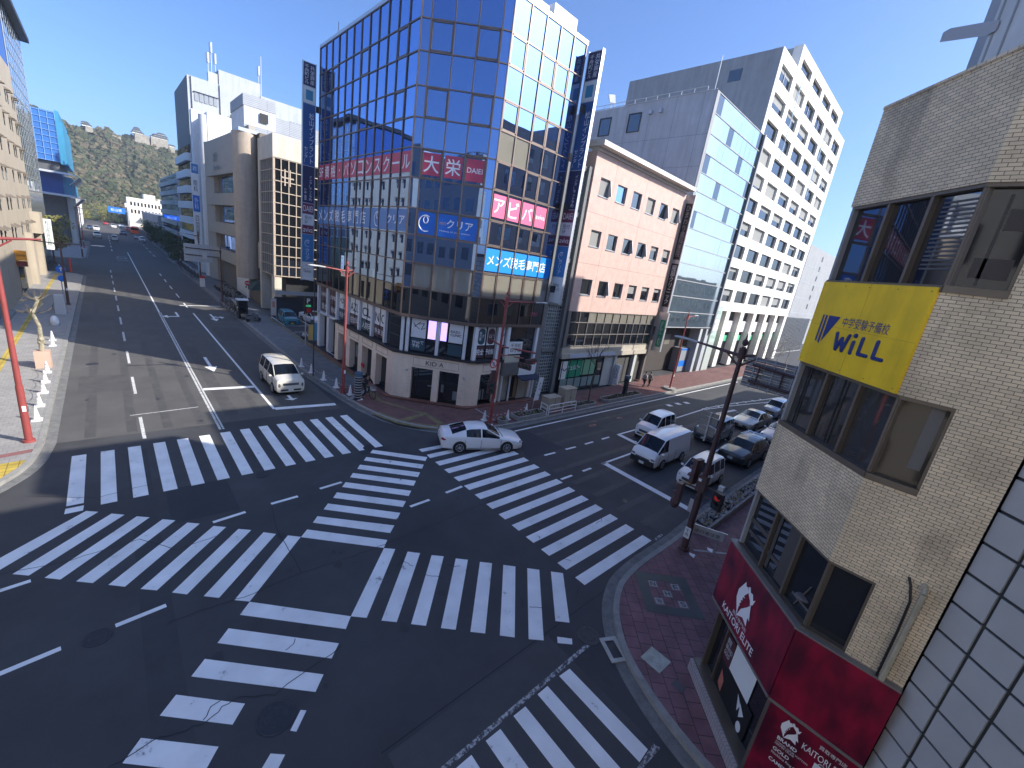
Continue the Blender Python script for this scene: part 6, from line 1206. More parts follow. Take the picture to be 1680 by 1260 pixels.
lamp_pole('street_lamp','red street lamp pole in front of the clinic windows by the crossing',11.55,28.55,9.5,[(-1,0,1.4,True),(1,0,.4,False)],M_rp)
P3=lamp_pole('street_lamp','red brown signal and lamp pole in front of the beige shop corner',18.3,20.0,9.2,[(-1,0,.35,False),(.9,-.25,2.3,True)],M_rp)
lamp_pole('street_lamp','thin sunlit red lamp pole standing on a round island beyond the planters',43.4,19.6,8.9,[(1,.1,2.0,True),(-1,0,.3,False)],M_rp,r=.1)
q=MB(); q.tube((43.4,19.6,.0),(43.4,19.6,.35),.75,.7,20); single('lamp_island',q,M_kerb,(43.4,19.6,0),'round concrete base island under the thin sunlit red pole','lamp base')
PS=lamp_pole('street_lamp','shade darkened red brown signal and lamp pole rising from the near right corner pavement',16.96,5.3,9.5,[(0,1,1.7,True),(0,-1,.45,False)],M_rpd,r=.14)
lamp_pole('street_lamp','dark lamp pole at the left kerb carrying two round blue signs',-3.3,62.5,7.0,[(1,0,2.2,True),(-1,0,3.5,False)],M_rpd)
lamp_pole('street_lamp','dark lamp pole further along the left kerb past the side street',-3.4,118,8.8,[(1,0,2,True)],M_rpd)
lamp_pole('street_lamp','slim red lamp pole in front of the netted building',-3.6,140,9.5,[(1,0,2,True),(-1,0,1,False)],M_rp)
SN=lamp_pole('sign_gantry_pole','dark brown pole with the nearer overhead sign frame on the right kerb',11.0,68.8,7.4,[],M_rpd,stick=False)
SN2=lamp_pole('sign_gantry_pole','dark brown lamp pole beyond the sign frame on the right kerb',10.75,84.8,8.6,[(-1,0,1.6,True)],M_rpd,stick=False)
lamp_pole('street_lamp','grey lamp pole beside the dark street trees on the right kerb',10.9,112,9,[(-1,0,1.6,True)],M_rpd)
def sign_back(t,x0,x1,y,z0,z1,axis='x',m1=M_winf):
    q=MB(); n=5
    for k in range(n):
        a=z0+(z1-z0)*k/n; b=a+(z1-z0)/n-.03
        if axis=='x': q.box(x0,x1,y-.03,y+.03,a,b)
        else: q.box(y-.03,y+.03,x0,x1,a,b)
    part('sign_panel',q,m1,t)
q=MB(); q.tube((11.0,68.8,6.75),(7.3,68.8,6.75),.07); q.tube((11.0,68.8,5.9),(7.3,68.8,5.9),.06); part('beam',q,M_rpd,SN); sign_back(SN,7.15,10.1,68.9,5.1,7.3)
q=MB(); q.box(9.0,9.5,68.6,68.7,5.6,6.3); part('small_box',q,M_lampw,SN)
# big directional sign seen from behind
G=thing('overhead_guide_sign','large overhead road guide sign seen from behind above the waiting cars','road sign',(28.0,4.0,0)); q=MB(); q.tube((28.2,3.9,.13),(28.2,3.9,7.6),.13); part('pole',q,M_rp,G)
q=MB(); q.tube((28.1,3.9,6.75),(28.1,8.0,6.95),.09); q.tube((28.1,3.9,5.85),(28.1,8.0,5.95),.09); 
for yy in (5.6,6.3,7.6): q.tube((28.1,yy,5.8),(28.1,yy,6.95),.05)
part('beam',q,M_rpd,G)
q=MB(); 
for k in range(6):
    for j in range(3): y0=5.3+j*1.05; z=5.55+k*.32; q.box(28.25,28.3,y0,y0+1.02,z,z+.29)
part('sign_panel',q,mat('aluminium_back',(.24,.225,.21),.6,metal=.2,noise=.12,scale=3),G); q=MB()
for j in range(3):
    for k in range(6): y0=5.35+j*1.05; z=5.63+k*.32; q.box(28.19,28.25,y0-.0,y0+.95,z,z+.05)
for y0 in (5.8,6.85,7.9): q.box(28.16,28.25,y0,y0+.05,5.5,7.5)
part('stiffener',q,M_lampw,G)
# mid sign plate behind SE pole
G=thing('hanging_sign_plate','grey sign back plate on a short post beside the dark near pole','road sign',(17.4,6.0,0)); q=MB()
for k in range(5): q.box(17.30,17.34,5.55,6.22,5.15+k*.2,5.33+k*.2)
part('sign_panel',q,mat('aluminium_back',(),.5),G); q=MB(); q.box(17.24,17.3,5.82,5.88,4.9,6.15); q.tube((17.0,5.35,5.6),(17.3,5.85,5.6),.03); part('post',q,M_winf,G)
# signals on the near right pole
def sig_head(t,c,face,n=3,horiz=True,lit=0,name='signal_head',m=M_rpd,sc=1):
    """c centre, face = direction it shines"""
    f=Vector(face).normalized(); F=Fr(0,0,f.x,f.y); F.o=Vector(c); s=.32*sc; L=n*s/2; q=MB()
    if horiz: q.fbox(F,-L-.06,L+.06,-.2*sc,.2*sc,-.12,.06)
    else: q.fbox(F,-.2*sc,.2*sc,-L-.06,L+.06,-.12,.06)
    h=part(name,q,m,t)
    for k in range(n):
        o=(k-(n-1)/2)*s; u,w_=(o,0) if horiz else (0,-o); q=MB(); q.tube(F.p(u,.06,w_),F.p(u,.075,w_),.13*sc,.13*sc,14); part('lens',q,M_redlit if k==lit else M_green_l,h)
        q=MB(); 
        for i in range(6): a0=R(10+i*27); a1=R(37+i*27); r_=.145*sc; q.poly(F.p(u+r_*math.cos(a0),.07,w_+r_*math.sin(a0)),F.p(u+r_*math.cos(a1),.07,w_+r_*math.sin(a1)),F.p(u+r_*math.cos(a1),.24,w_+r_*math.sin(a1)),F.p(u+r_*math.cos(a0),.24,w_+r_*math.sin(a0)))
        part('visor',q,m,h)
t=thing('traffic_signal','vertical dark signal head above the near corner pole bracket','traffic signal',(17,5.6,3.7)); sig_head(t,(17.0,5.72,3.65),(.3,1,0),3,False,9,sc=1.0)
t=thing('traffic_signal','dark rounded pedestrian signal hanging left of the near corner pole','traffic signal',(16.9,6.1,2.2)); q=MB(); q.tube((17,5.35,3.0),(16.95,6.05,2.95),.035); part('bracket',q,M_rpd,t); sig_head(t,(16.9,6.1,2.5),(-.1,1,0),2,False,9,sc=1.25); q=MB(); q.sph((16.9,6.15,2.0),.2,.2,.3,10,6); part('backplate',q,M_rpd,t)
t=thing('traffic_signal','pedestrian signal showing red right of the near corner pole','traffic signal',(17,4.6,3)); q=MB(); q.tube((17,5.3,3.2),(17,4.7,3.2),.035); q.tube((17,5.3,2.75),(17,4.8,2.8),.03); part('bracket',q,M_rpd,t); sig_head(t,(16.95,4.6,2.85),(-1,.25,0),2,False,0,sc=.95,m=M_black); q=MB(); q.box(16.9,17.1,4.5,4.7,3.32,3.5); part('cap_box',q,M_lampw,t)
t=thing('pole_cabinet','boxy dark controller strapped round the near corner pole','cabinet',(17,5.3,3)); q=MB(); q.box(16.8,17.15,5.15,5.5,2.95,3.65); part('box',q,M_rpd,t); q=MB(); q.box(16.78,16.8,5.33,5.45,3.4,3.52); part('label_plate',q,M_whitep,t)
t=thing('pole_notice','small white notice with black characters tied to the near corner pole','notice',(16.9,5.4,.75)); F_=Fr(16.82,5.45,-1,0); q=MB(); q.fbox(F_,.03,.27,.75,1.25,-.02,0); part('board',q,M_whitep,t); lettering('千舟',F_,.07,.23,.82,1.2,M_ink,t,.01,vertical=True)
t=thing('corner_notice_board','low grey notice board on two feet by the near corner pole','notice',(17.6,4.8,.13)); F_=Fr(17.3,5.35,-.75,-.35); q=MB(); q.fbox(F_,0,1.3,.85,1.18,-.04,0); part('board',q,M_lampw,t); q=MB(); q.fbox(F_,-.05,1.4,1.2,1.25,-.05,.01); q.fbox(F_,.1,.15,.13,.85,-.04,0); q.fbox(F_,1.1,1.15,.13,.85,-.04,0); part('frame',q,M_steel,t); lettering('歩行者注意',F_,.15,1.15,.93,1.1,M_ink,t,.01)
for x,y,lab in ((16.75,4.75,'white triangular foot plate at the base of the near corner pole'),(17.85,4.45,'white triangular foot plate right of the near corner notice board')): q=MB(); q.hexa([(x,y,.136),(x+.28,y+.05,.136),(x+.2,y+.28,.136),(x+.05,y+.2,.136),(x,y,.15),(x+.28,y+.05,.15),(x+.2,y+.28,.15),(x+.05,y+.2,.15)]); single('foot_plate',q,M_whitep,(x,y,.136),lab,'foot plate')
t=thing('flowerbed_sign','small grey tilted sign standing in the long flower bed','sign',(18.6,6,.3)); q=MB(); q.tube((18.7,6.0,.3),(18.7,6.0,1.4),.025); part('post',q,M_steel,t); q=MB(); q.box(18.67,18.7,5.83,6.17,.95,1.6); part('plate',q,M_lampw,t)
# signals at the far corner pole
t=thing('traffic_signal','horizontal signal with lit red lamp on the arm of the beige shop corner pole','traffic signal',(20.5,20,4.4)); q=MB(); q.tube((18.3,20,5.45),(21.4,19.7,4.95),.06); q.tube((18.3,20,5.5),(17.5,20.1,5.9),.05); q.tube((18.3,20,4.9),(20.4,19.8,4.6),.045); part('arm',q,M_rp,t); sig_head(t,(21.0,19.65,4.35),(.15,-1,0),3,True,2,sc=1.0)
t=thing('traffic_signal','second dark signal head facing the long street under the same arm','traffic signal',(20.2,19.6,4)); sig_head(t,(20.3,19.5,4.1),(-1,-.3,0),3,True,9,sc=.9)
t=thing('street_name_sign','white crossing name sign hanging from the corner pole arm','sign',(19.5,19.8,5.3)); F_=Fr(18.95,19.85,0,-1); q=MB(); q.fbox(F_,.0,1.2,4.92,5.75,-.05,0); f=part('panel',q,M_whitep,t); lettering('千舟町\n四丁目',F_,.12,1.08,5.05,5.65,M_ink,f,.01); q=MB(); q.fbox(F_,-.25,1.1,4.35,4.8,-.05,.0); part('lower_panel',q,mat('panel_cream',(.55,.52,.42),.6),t)
t=thing('no_turn_sign','round red ringed no turning sign on the corner pole','road sign',(17.9,19.9,4)); F_=Fr(17.75,19.82,0,-1); q=MB(); q.poly(*[F_.p(.0+.3*math.cos(R(a)),0,4.35+.3*math.sin(R(a))) for a in range(0,360,15)]); part('disc',q,M_whitep,t); q=MB(); q.ring(F_.p(0,.01,4.35),F_.d,.27,.035,24,4); q.tube(F_.p(-.19,.01,4.54),F_.p(.19,.01,4.16),.025,.025,4); part('red_ring',q,M_red,t); q=MB(); q.tube(F_.p(.02,.015,4.2),F_.p(.02,.015,4.42),.02,.02,4); q.tube(F_.p(.02,.015,4.42),F_.p(-.1,.015,4.42),.02,.02,4); part('arrow',q,M_navy,t); q=MB(); q.fbox(F_,-.28,.28,3.75,3.98,-.03,0); part('plate',q,M_whitep,t); q=MB(); q.fbox(F_,-.25,.25,3.84,3.9,0,.01); part('red_bar',q,M_red,t)
t=thing('traffic_signal','dark pedestrian signal facing the crossing on the corner pole','traffic signal',(17.8,19.8,2.6)); sig_head(t,(17.75,19.75,2.75),(-.6,-1,0),2,False,9,sc=1.2); q=MB(); q.box(17.65,17.95,19.7,19.9,3.1,3.9); part('signal_back',q,M_rpd,t)
# round blue signs on the left
t=thing('blue_round_sign','upper round blue arrow sign on a short pole at the left kerb','road sign',(-3.75,64.9,.13)); q=MB(); q.tube((-3.7,64.95,.13),(-3.7,64.95,3.9),.045); part('post',q,M_steel,t); F_=Fr(-3.62,64.85,0,-1); q=MB(); q.poly(*[F_.p(.38*math.cos(R(a)),0,3.4+.38*math.sin(R(a))) for a in range(0,360,15)]); part('disc',q,M_blue,t); q=MB(); q.fq(F_,-.04,.04,3.2,3.5,.01); q.poly(F_.p(-.14,.01,3.45),F_.p(.14,.01,3.45),F_.p(0,.01,3.65)); part('arrow',q,M_whitep,t)
q=MB(); q.poly(*[F_.p(.32*math.cos(R(a)),0,2.45+.32*math.sin(R(a))) for a in range(0,360,15)]); part('disc',q,M_blue,t)
t=thing('red_bollard_banner','slim red banner post on the sunlit left pavement','banner',(-4.1,92,.0)); q=MB(); q.tube((-4.1,92,0),(-4.1,92,2.0),.14,.12,10); part('banner',q,mat('banner_red',(.7,.08,.07),.6),t)
t=thing('no_entry_sign','round red no entry sign on a white post before the parking lot','road sign',(14.0,69.5,.13)); q=MB(); q.tube((13.5,66.5,.13),(13.5,66.5,3.3),.05); part('post',q,M_whitep,t); F_=Fr(13.5,66.43,0,-1); q=MB(); q.poly(*[F_.p(.32*math.cos(R(a)),0,3.1+.32*math.sin(R(a))) for a in range(0,360,15)]); part('disc',q,M_red,t); q=MB(); q.fq(F_,-.22,.22,3.04,3.16,.01); part('bar',q,M_whitep,t)
t=thing('shop_awning','dark green curved awning beside the beige grid building','awning',(14.2,66,2)); q=MB(); q.hexa([(13.6,65.4,2.3),(14.9,65.4,2.3),(14.9,68.5,2.3),(13.6,68.5,2.3),(14.4,65.4,3.3),(14.9,65.4,3.5),(14.9,68.5,3.5),(14.4,68.5,3.3)]); part('canvas',q,mat('awning_green',(.05,.09,.085),.8),t)
t=thing('thin_sign_pole','thin dark pole standing by the cones on the right kerb','pole',(10.9,32.9,.13)); q=MB(); q.tube((10.95,32.9,.13),(10.95,32.9,7.6),.045,.035,8); part('pole',q,M_dark,t); q=MB(); q.tube((10.95,32.9,7.4),(10.2,32.9,7.5),.02); part('arm',q,M_steel,t)
t=thing('phone_cabinet','black glass roofed cabinet standing among parked bicycles','cabinet',(10.95,57,.13)); q=MB(); q.box(10.5,11.5,56.6,57.4,.13,2.2); part('body',q,M_cglass,t); q=MB(); q.box(10.42,11.58,56.5,57.5,2.2,2.32); part('roof',q,M_whitep,t); q=MB(); 
for xx in (10.5,11.44): q.box(xx,xx+.06,56.56,56.6,.13,2.2)
part('frame',q,M_dark,t)
# ================= small street furniture =================
def cone(x,y,lab,z=.135,sc=1):
    t=thing('traffic_cone',lab,'traffic cone',(x,y,z),0,'white traffic cones along the kerbs'); q=MB(); q.tube((x,y,z+.04),(x,y,z+.72*sc),.14*sc,.035*sc,12); part('cone',q,M_whitep,t,smooth=True); q=MB(); q.box(x-.19,x+.19,y-.19,y+.19,z,z+.045); part('base',q,M_whitep,t); q=MB(); q.ring((x,y,z+.6*sc),(0,0,1),.06,.015,10,4); part('collar',q,M_lampw,t); return t
C1=[(-3.15,28.9),(-3.2,31.0),(-3.2,33.2),(-3.25,35.2),(-3.3,37.3),(-3.45,44.4),(-3.55,46.2)]
N1=['nearest white cone on the left kerb behind the red pole','second white cone from the red pole on the left kerb','third white cone from the red pole on the left kerb','fourth white cone from the red pole on the left kerb','white cone right beside the bare tree planter box','white cone just beyond the bare tree planter box','furthest white cone on the left kerb']
for p,l_ in zip(C1,N1): cone(*p,l_)
C2=[(10.95,35.7),(11.1,33.8),(11.35,31.8),(11.55,29.8),(11.85,28.0),(12.05,26.9)]
N2=['white cone furthest up the right pavement by the minivan','white cone beside the thin dark pole','white cone midway between thin pole and red lamp pole','white cone just before the red lamp pole','white cone just past the red lamp pole','white cone at the foot of the tenant post near the cyclist']
for p,l_ in zip(C2,N2): cone(*p,l_)
C3=[(18.05,20.35),(19.75,19.85),(22.1,20.35)]
for p,l_ in zip(C3,['white cone wrapped at the foot of the corner pole','white cone between the round planter and the long planter','white cone behind the long planter near the white flag banner']): cone(*p,l_,z=.14)
def chain(pts,lab):
    q=MB()
    for (a,b),(c,d) in zip(pts,pts[1:]):
        for k in range(12):
            t0=k/12; t1=(k+.75)/12; f=lambda t:(a+(c-a)*t,b+(d-b)*t,.72-.22*4*t*(1-t)); q.c=k%2; q.tube(f(t0),f(t1),.013,.013,4)
    q.c=0; return single('plastic_chain',q,[M_whitep,M_red],(pts[0][0],pts[0][1],.6),lab,'chain')
chain(C2[:5],'white and red chain strung between the cones on the right pavement'); chain(C3,'white chain strung between cones behind the planters'); chain(C1[:5],'white and red chain strung between the left kerb cones')
def soil(t,x0,x1,y0,y1,z,n,mcol,seed):
    q=MB(); q.box(x0,x1,y0,y1,z-.1,z); part('soil',q,mat('soil',(.05,.035,.03),.95,noise=.3,scale=8),t); q=MB(); r_=random.Random(seed)
    for k in range(n):
        x=r_.uniform(x0,x1); y=r_.uniform(y0,y1)
        for j in range(4):
            a=r_.uniform(0,6.28); l_=r_.uniform(.05,.13); h=r_.uniform(.05,.17); q.c=r_.choice([0,0,0,1,2]); px,py=x+l_*math.cos(a),y+l_*math.sin(a); w_=.05
            q.poly((x,y,z),(px-w_*math.sin(a),py+w_*math.cos(a),z+h),(px+w_*math.sin(a),py-w_*math.cos(a),z+h*.9))
    q.c=0; part('plants',q,[mat('leaf_green',(.05,.085,.025),.7),mat('leaf_yellow',(.28,.22,.07),.7),mat('flower_pale',(.4,.32,.3),.7)],t,kind='stuff')
def planter(lab,x0,x1,y0,y1,h,n,rounded=True,seed=1):
    t=thing('stone_planter',lab,'planter',((x0+x1)/2,(y0+y1)/2,.13),0,'stone planters on the pavements'); q=MB(); r=(y1-y0)/2; cx=(y0+y1)/2; o=[]; i=[]
    if rounded:
        for k in range(9): a=R(-90+k*22.5); o.append((x1-r+r*math.cos(a),cx+r*math.sin(a))); i.append((x1-r+(r-.13)*math.cos(a),cx+(r-.13)*math.sin(a)))
        for k in range(9): a=R(90+k*22.5); o.append((x0+r+r*math.cos(a),cx+r*math.sin(a))); i.append((x0+r+(r-.13)*math.cos(a),cx+(r-.13)*math.sin(a)))
    else: o=[(x0,y0),(x1,y0),(x1,y1),(x0,y1)]; i=[(x0+.13,y0+.13),(x1-.13,y0+.13),(x1-.13,y1-.13),(x0+.13,y1-.13)]
    m=len(o)
    for k in range(m): j=(k+1)%m; q.hexa([(*o[k],.1),(*o[j],.1),(*i[j],.1),(*i[k],.1),(*o[k],h),(*o[j],h),(*i[j],h),(*i[k],h)])
    part('rim',q,M_kerb,t); soil(t,x0+r*.5,x1-r*.5,y0+.15,y1-.15,h-.06,n,0,seed); return t
planter('round stone planter beside the corner signal pole',18.7,19.5,19.25,19.95,.38,10,seed=2)
planter('long square ended planter between the cone and the white guard rail',20.3,23.2,19.25,20.2,.42,60,False,seed=3)
planter('stone planter round the foot of the small bare tree',26.9,29.9,19.3,20.2,.36,30,seed=4)
planter('stone planter with the short dark post beyond the bare tree',31.1,37.4,19.3,20.3,.4,60,seed=5)
t=planter('long flower bed with white rims on the near right pavement',18.9,30.0,5.15,5.98,.45,420,False,seed=6); t.children[0].data.materials[0]=mat('rim_white',(.50,.51,.52),.6,noise=.1)
t=thing('guard_rail','white tubular guard rail in front of the two cream boxes','guard rail',(24.9,19.4,.13)); q=MB()
for x0,x1,y0,y1 in ((23.35,26.6,19.2,19.2),(23.2,23.3,19.25,20.0)):
    q.path([(x0,y0,.13),(x0,y0,.85),(x0+.1*(x1-x0>1),y0,.95),(x1-.1*(x1-x0>1),y1,.95),(x1,y1,.85),(x1,y1,.13)],.035,8)
    for z in (.4,.65): q.tube((x0,y0,z),(x1,y1,z),.025)
q.tube((25,19.2,.13),(25,19.2,.95),.03); part('rail',q,M_whitep,t)
def boxcab(lab,x0,x1,y0,y1,h,m=M_cream,cat='utility box'):
    t=thing('utility_box',lab,cat,((x0+x1)/2,(y0+y1)/2,.13)); q=MB(); q.box(x0,x1,y0,y1,.13,h); part('cabinet',q,m,t); q=MB(); q.box(x0-.04,x1+.04,y0-.04,y1+.04,h,h+.06); part('lid',q,m,t); q=MB(); q.box((x0+x1)/2-.01,(x0+x1)/2+.01,y0-.006,y0,.2,h-.05); q.box((x0+x1)/2+.05,(x0+x1)/2+.08,y0-.02,y0,h*.5,h*.6); part('door_seam',q,M_trim,t)
M_boxc=mat('box_cream',(.42,.37,.29),.6,noise=.06)
boxcab('lower cream utility box behind the white guard rail',24.2,25.6,20.0,20.8,1.1,M_boxc); boxcab('taller cream utility box behind the white guard rail',26.2,27.6,20.1,20.9,1.6,M_boxc)
t=thing('flag_banner','white nobori style flag banner leaning beside the long planter','banner',(23,20.6,.13)); q=MB(); q.tube((23.0,20.6,.13),(23.35,20.65,2.9),.02); part('pole',q,M_steel,t); q=MB(); q.poly((23.0,20.6,.9),(23.45,20.5,.95),(23.75,20.55,2.75),(23.33,20.65,2.75)); f=part('cloth',q,M_whitep,t); F_=Fr(23.1,20.52,0,-1); lettering('KID A',F_,.15,.4,1.3,2.4,M_navy,f,.05,vertical=True)
t=thing('tenant_post','short dark post with a blue top standing in the planter by the bare tree','post',(34.6,19.8,.3)); q=MB(); q.box(34.45,34.8,19.65,19.95,.3,2.0); part('post',q,M_dark,t); q=MB(); q.box(34.4,34.85,19.6,20.0,2.0,2.3); part('cap',q,mat('cap_slate',(.08,.12,.16),.5),t)
t=thing('tenant_post','dark tenant list post beside the cyclist at the crossing','post',(12.0,26.9,.13)); q=MB(); q.tube((11.95,26.95,.13),(11.95,26.95,2.0),.24,.24,14); part('post',q,M_dark,t); q=MB()
for k in range(9): q.ring((11.95,26.95,.35+k*.18),(0,0,1),.245,.02,14,4)
part('name_plates',q,M_lampw,t); q=MB(); q.tube((11.95,26.95,1.75),(11.95,26.95,2.1),.25,.25,14); part('cap',q,mat('cap_blue',(.05,.12,.2),.5),t)
t=thing('tree_planter_box','pinkish box planter at the foot of the bare pollarded tree','planter',(-3.5,38.6,.13)); q=MB(); q.box(-3.85,-3.15,38.3,39.0,.13,1.2); part('box',q,mat('planter_pink',(.55,.38,.30),.8,noise=.08),t)
t=thing('wrapped_box','pale grey cabinet with plastic wrapping at the left kerb','utility box',(-3.6,57.3,.13)); q=MB(); q.hexa([(-3.95,57,.13),(-3.2,57,.13),(-3.2,57.6,.13),(-3.95,57.6,.13),(-3.9,57,1.9),(-3.25,57,1.9),(-3.25,57.6,1.9),(-3.9,57.6,1.9)]); part('cabinet',q,M_lampw,t)
t=thing('plastic_bag','white plastic sack leaning at the left kerb','sack',(-3.7,52,.13)); q=MB(); q.sph((-3.7,52,.45),.28,.3,.5,10,7); part('sack',q,M_whitep,t,smooth=True)
t=thing('post_box','small white and red box at the foot of the sign pole on the right kerb','box',(10.75,83.5,.13)); q=MB(); q.box(10.45,11.05,83,83.6,.13,1.5); part('box',q,M_whitep,t); q=MB(); q.box(10.4,11.1,82.95,83.65,1.5,1.8); part('lid',q,M_red,t)
# ================= trees =================
M_bark=mat('bark_brown',(.11,.085,.065),.9,noise=.3,scale=6,bump=.5,bscale=25); M_barkp=mat('bark_pale_mottled',(.30,.27,.20),.9,noise=.55,scale=5,bump=.6,bscale=18)
def branches(q,p,d,L,r,depth,rg,tw=.5):
    p=Vector(p); d=Vector(d).normalized(); e=p+d*L; q.tube(p,e,r,r*.65,6)
    if depth<=0: return [e]
    out=[]
    for k in range(rg.choice([2,3])):
        nd=(d+Vector((rg.uniform(-1,1),rg.uniform(-1,1),rg.uniform(-.3,.8)))*tw).normalized(); out+=branches(q,p.lerp(e,rg.uniform(.6,1)),nd,L*rg.uniform(.55,.8),r*.6,depth-1,rg,tw)
    return out
def bare_tree(label,x,y,h,seed,m,r=.1,tw=.8,name='bare_tree',z0=.3,knob=False):
    rg=random.Random(seed); t=thing(name,label,'tree',(x,y,z0)); q=MB(); pts=[Vector((x,y,z0))]
    for k in range(5): pts.append(Vector((x+rg.uniform(-.08,.08)*k*.6,y+rg.uniform(-.06,.06)*k,z0+(h*.62)*(k+1)/5)))
    for k,(a,b) in enumerate(zip(pts,pts[1:])): q.tube(a,b,r*(1-.1*k),r*(1-.1*(k+1)),9)
    if knob:
        for k in range(7): a=pts[rg.randint(1,5)]; q.sph(a+Vector((rg.uniform(-.06,.06),rg.uniform(-.06,.06),rg.uniform(-.3,.2))),r*.95,r*.9,r*1.1,7,5)
    part('trunk',q,m,t,smooth=True); q=MB(); top=pts[-1]
    for k in range(6 if not knob else 13): branches(q,pts[-1-(k%2)],(rg.uniform(-1,1),rg.uniform(-1,1),rg.uniform(.2,1.2) if not knob else rg.uniform(-.2,.5)),h*.16 if not knob else .42,r*.4 if not knob else r*.22,3,rg,tw)
    part('crown',q,m if not knob else mat('twig_dark',(.13,.11,.085),.9),t); return t
bare_tree('bare pollarded tree with pale mottled trunk in the box planter',-3.5,38.6,6.6,5,M_barkp,.15,.7,knob=True,name='pollarded_tree')
bare_tree('small leafless tree in the planter before the green shop sign',29.2,19.9,6.2,8,M_bark,.07)
for x,y,s in ((66,17.2,1),(72,17.6,2),(79,18,3)): bare_tree(['','leafless street tree nearest behind the back of the guide sign','leafless street tree second behind the guide sign','leafless street tree furthest behind the guide sign'][s],x,y,6.5,20+s,mat('bark_grey_pale',(.35,.33,.31),.9),.09,z0=.1)
def leaf_tree(label,x,y,h,rw,col,seed,n=900,z0=.1,name='street_tree',grp=None,low=.3):
    rg=random.Random(seed); t=thing(name,label,'tree',(x,y,z0),0,grp); q=MB(); q.tube((x,y,z0),(x,y,z0+h*.55),.13,.08,7)
    for k in range(5): a=rg.uniform(0,6.28); q.tube((x,y,z0+h*.4),(x+rw*.6*math.cos(a),y+rw*.6*math.sin(a),z0+h*rg.uniform(.55,.85)),.05,.02,5)
    part('trunk',q,M_bark,t); q=MB(); cl=[(Vector((x+rg.uniform(-.6,.6)*rw,y+rg.uniform(-.6,.6)*rw,z0+h*rg.uniform(low+.12,.88))),rg.uniform(.3,.55)*rw) for _ in range(14)]
    for k in range(n):
        c,r_=cl[k%14]; d=Vector((rg.gauss(0,1),rg.gauss(0,1),rg.gauss(0,1))).normalized()*r_*rg.uniform(.6,1.05); p=c+d; u=Vector((rg.gauss(0,1),rg.gauss(0,1),rg.gauss(0,.6))).normalized()*rg.uniform(.12,.26); v=u.orthogonal().normalized()*rg.uniform(.1,.2); q.c=rg.choice([0,0,1]); q.poly(p-u,p+v,p+u,p-v)
    q.c=0; part('crown',q,col,t); return t
LG=[mat('leaf_dark',(.03,.055,.02),.8),mat('leaf_mid',(.06,.10,.035),.8)]; LY=[mat('leaf_olive_yellow',(.22,.2,.05),.8),mat('leaf_olive',(.12,.13,.04),.8)]
leaf_tree('yellow green tree behind the white vertical sign on the left',-6.2,101,7.4,2.6,LY,31,1500)
for k,(x,y,h) in enumerate([(11.9,118,5.2),(12.1,128,5.6),(12.0,139,5.8),(12,152,6),(12.2,166,6.2),(12,181,6),(12,199,6.5),(12,220,7)]): leaf_tree(['nearest dense dark green street tree on the right kerb','second dark green street tree along the right kerb','third dark green street tree along the right kerb','fourth dark green street tree along the right kerb','fifth dark green street tree along the right kerb','sixth dark green street tree along the right kerb','seventh dark green street tree along the right kerb','furthest dark green street tree along the right kerb'][k],x,y,h,2.3,LG,40+k,700,grp='dark green street trees on the right kerb',low=.15)
for k,(x,y,h) in enumerate([(-4,312,9),(0,318,10),(4,322,9),(-8,306,8)]): leaf_tree(['olive tree at the foot of the hill left of centre','tallest olive tree at the end of the street','olive tree right of centre at the end of the street','leftmost olive tree at the end of the street'][k],x,y,h,4.2,LY if k%2 else LG,60+k,800,grp='trees at the end of the street',low=.1)
# ================= bicycles and motorbikes =================
def bicycle(lab,grp,rider=False):
    t=thing('bicycle',lab,'bicycle',(0,0,0),0,grp)
    for x in (-.52,.52): q=MB(); q.ring((x,0,.33),(0,1,0),.32,.018,20,5); 
    for x in (-.52,.52):
        q=MB(); q.ring((x,0,.33),(0,1,0),.32,.02,20,5); w_=part('wheel',q,M_tyre,t); q=MB()
        for k in range(8): a=k*math.pi/4; q.tube((x,0,.33),(x+.31*math.cos(a),0,.33+.31*math.sin(a)),.004,.004,3)
        q.tube((x,-.04,.33),(x,.04,.33),.03); part('spokes',q,M_chrome,w_)
    q=MB(); q.tube((-.52,0,.33),(-.08,0,.3),.014); q.tube((-.08,0,.3),(-.22,0,.78),.016); q.tube((-.08,0,.3),(.38,0,.72),.018); q.tube((-.2,0,.62),(.37,0,.78),.014); q.tube((-.52,0,.33),(-.19,0,.65),.011); q.tube((.52,0,.33),(.36,0,.82),.016); part('frame',q,M_dark,t)
    q=MB(); q.tube((.36,0,.82),(.33,0,.98),.014); q.tube((.33,-.25,1.0),(.33,.25,1.0),.013); q.tube((.33,-.25,1.0),(.2,-.27,.98),.013); q.tube((.33,.25,1.0),(.2,.27,.98),.013); part('handlebar',q,M_chrome,t)
    q=MB(); q.sph((-.24,0,.84),.13,.07,.035,8,5); part('saddle',q,M_black,t)
    q=MB(); 
    for k in range(4): z=.72+k*.07; q.path([(.44,-.16,z),(.72,-.16,z),(.72,.16,z),(.44,.16,z),(.44,-.16,z)],.007,3)
    q.box(.44,.72,-.16,.16,.70,.71); part('basket',q,M_lampw,t); return t
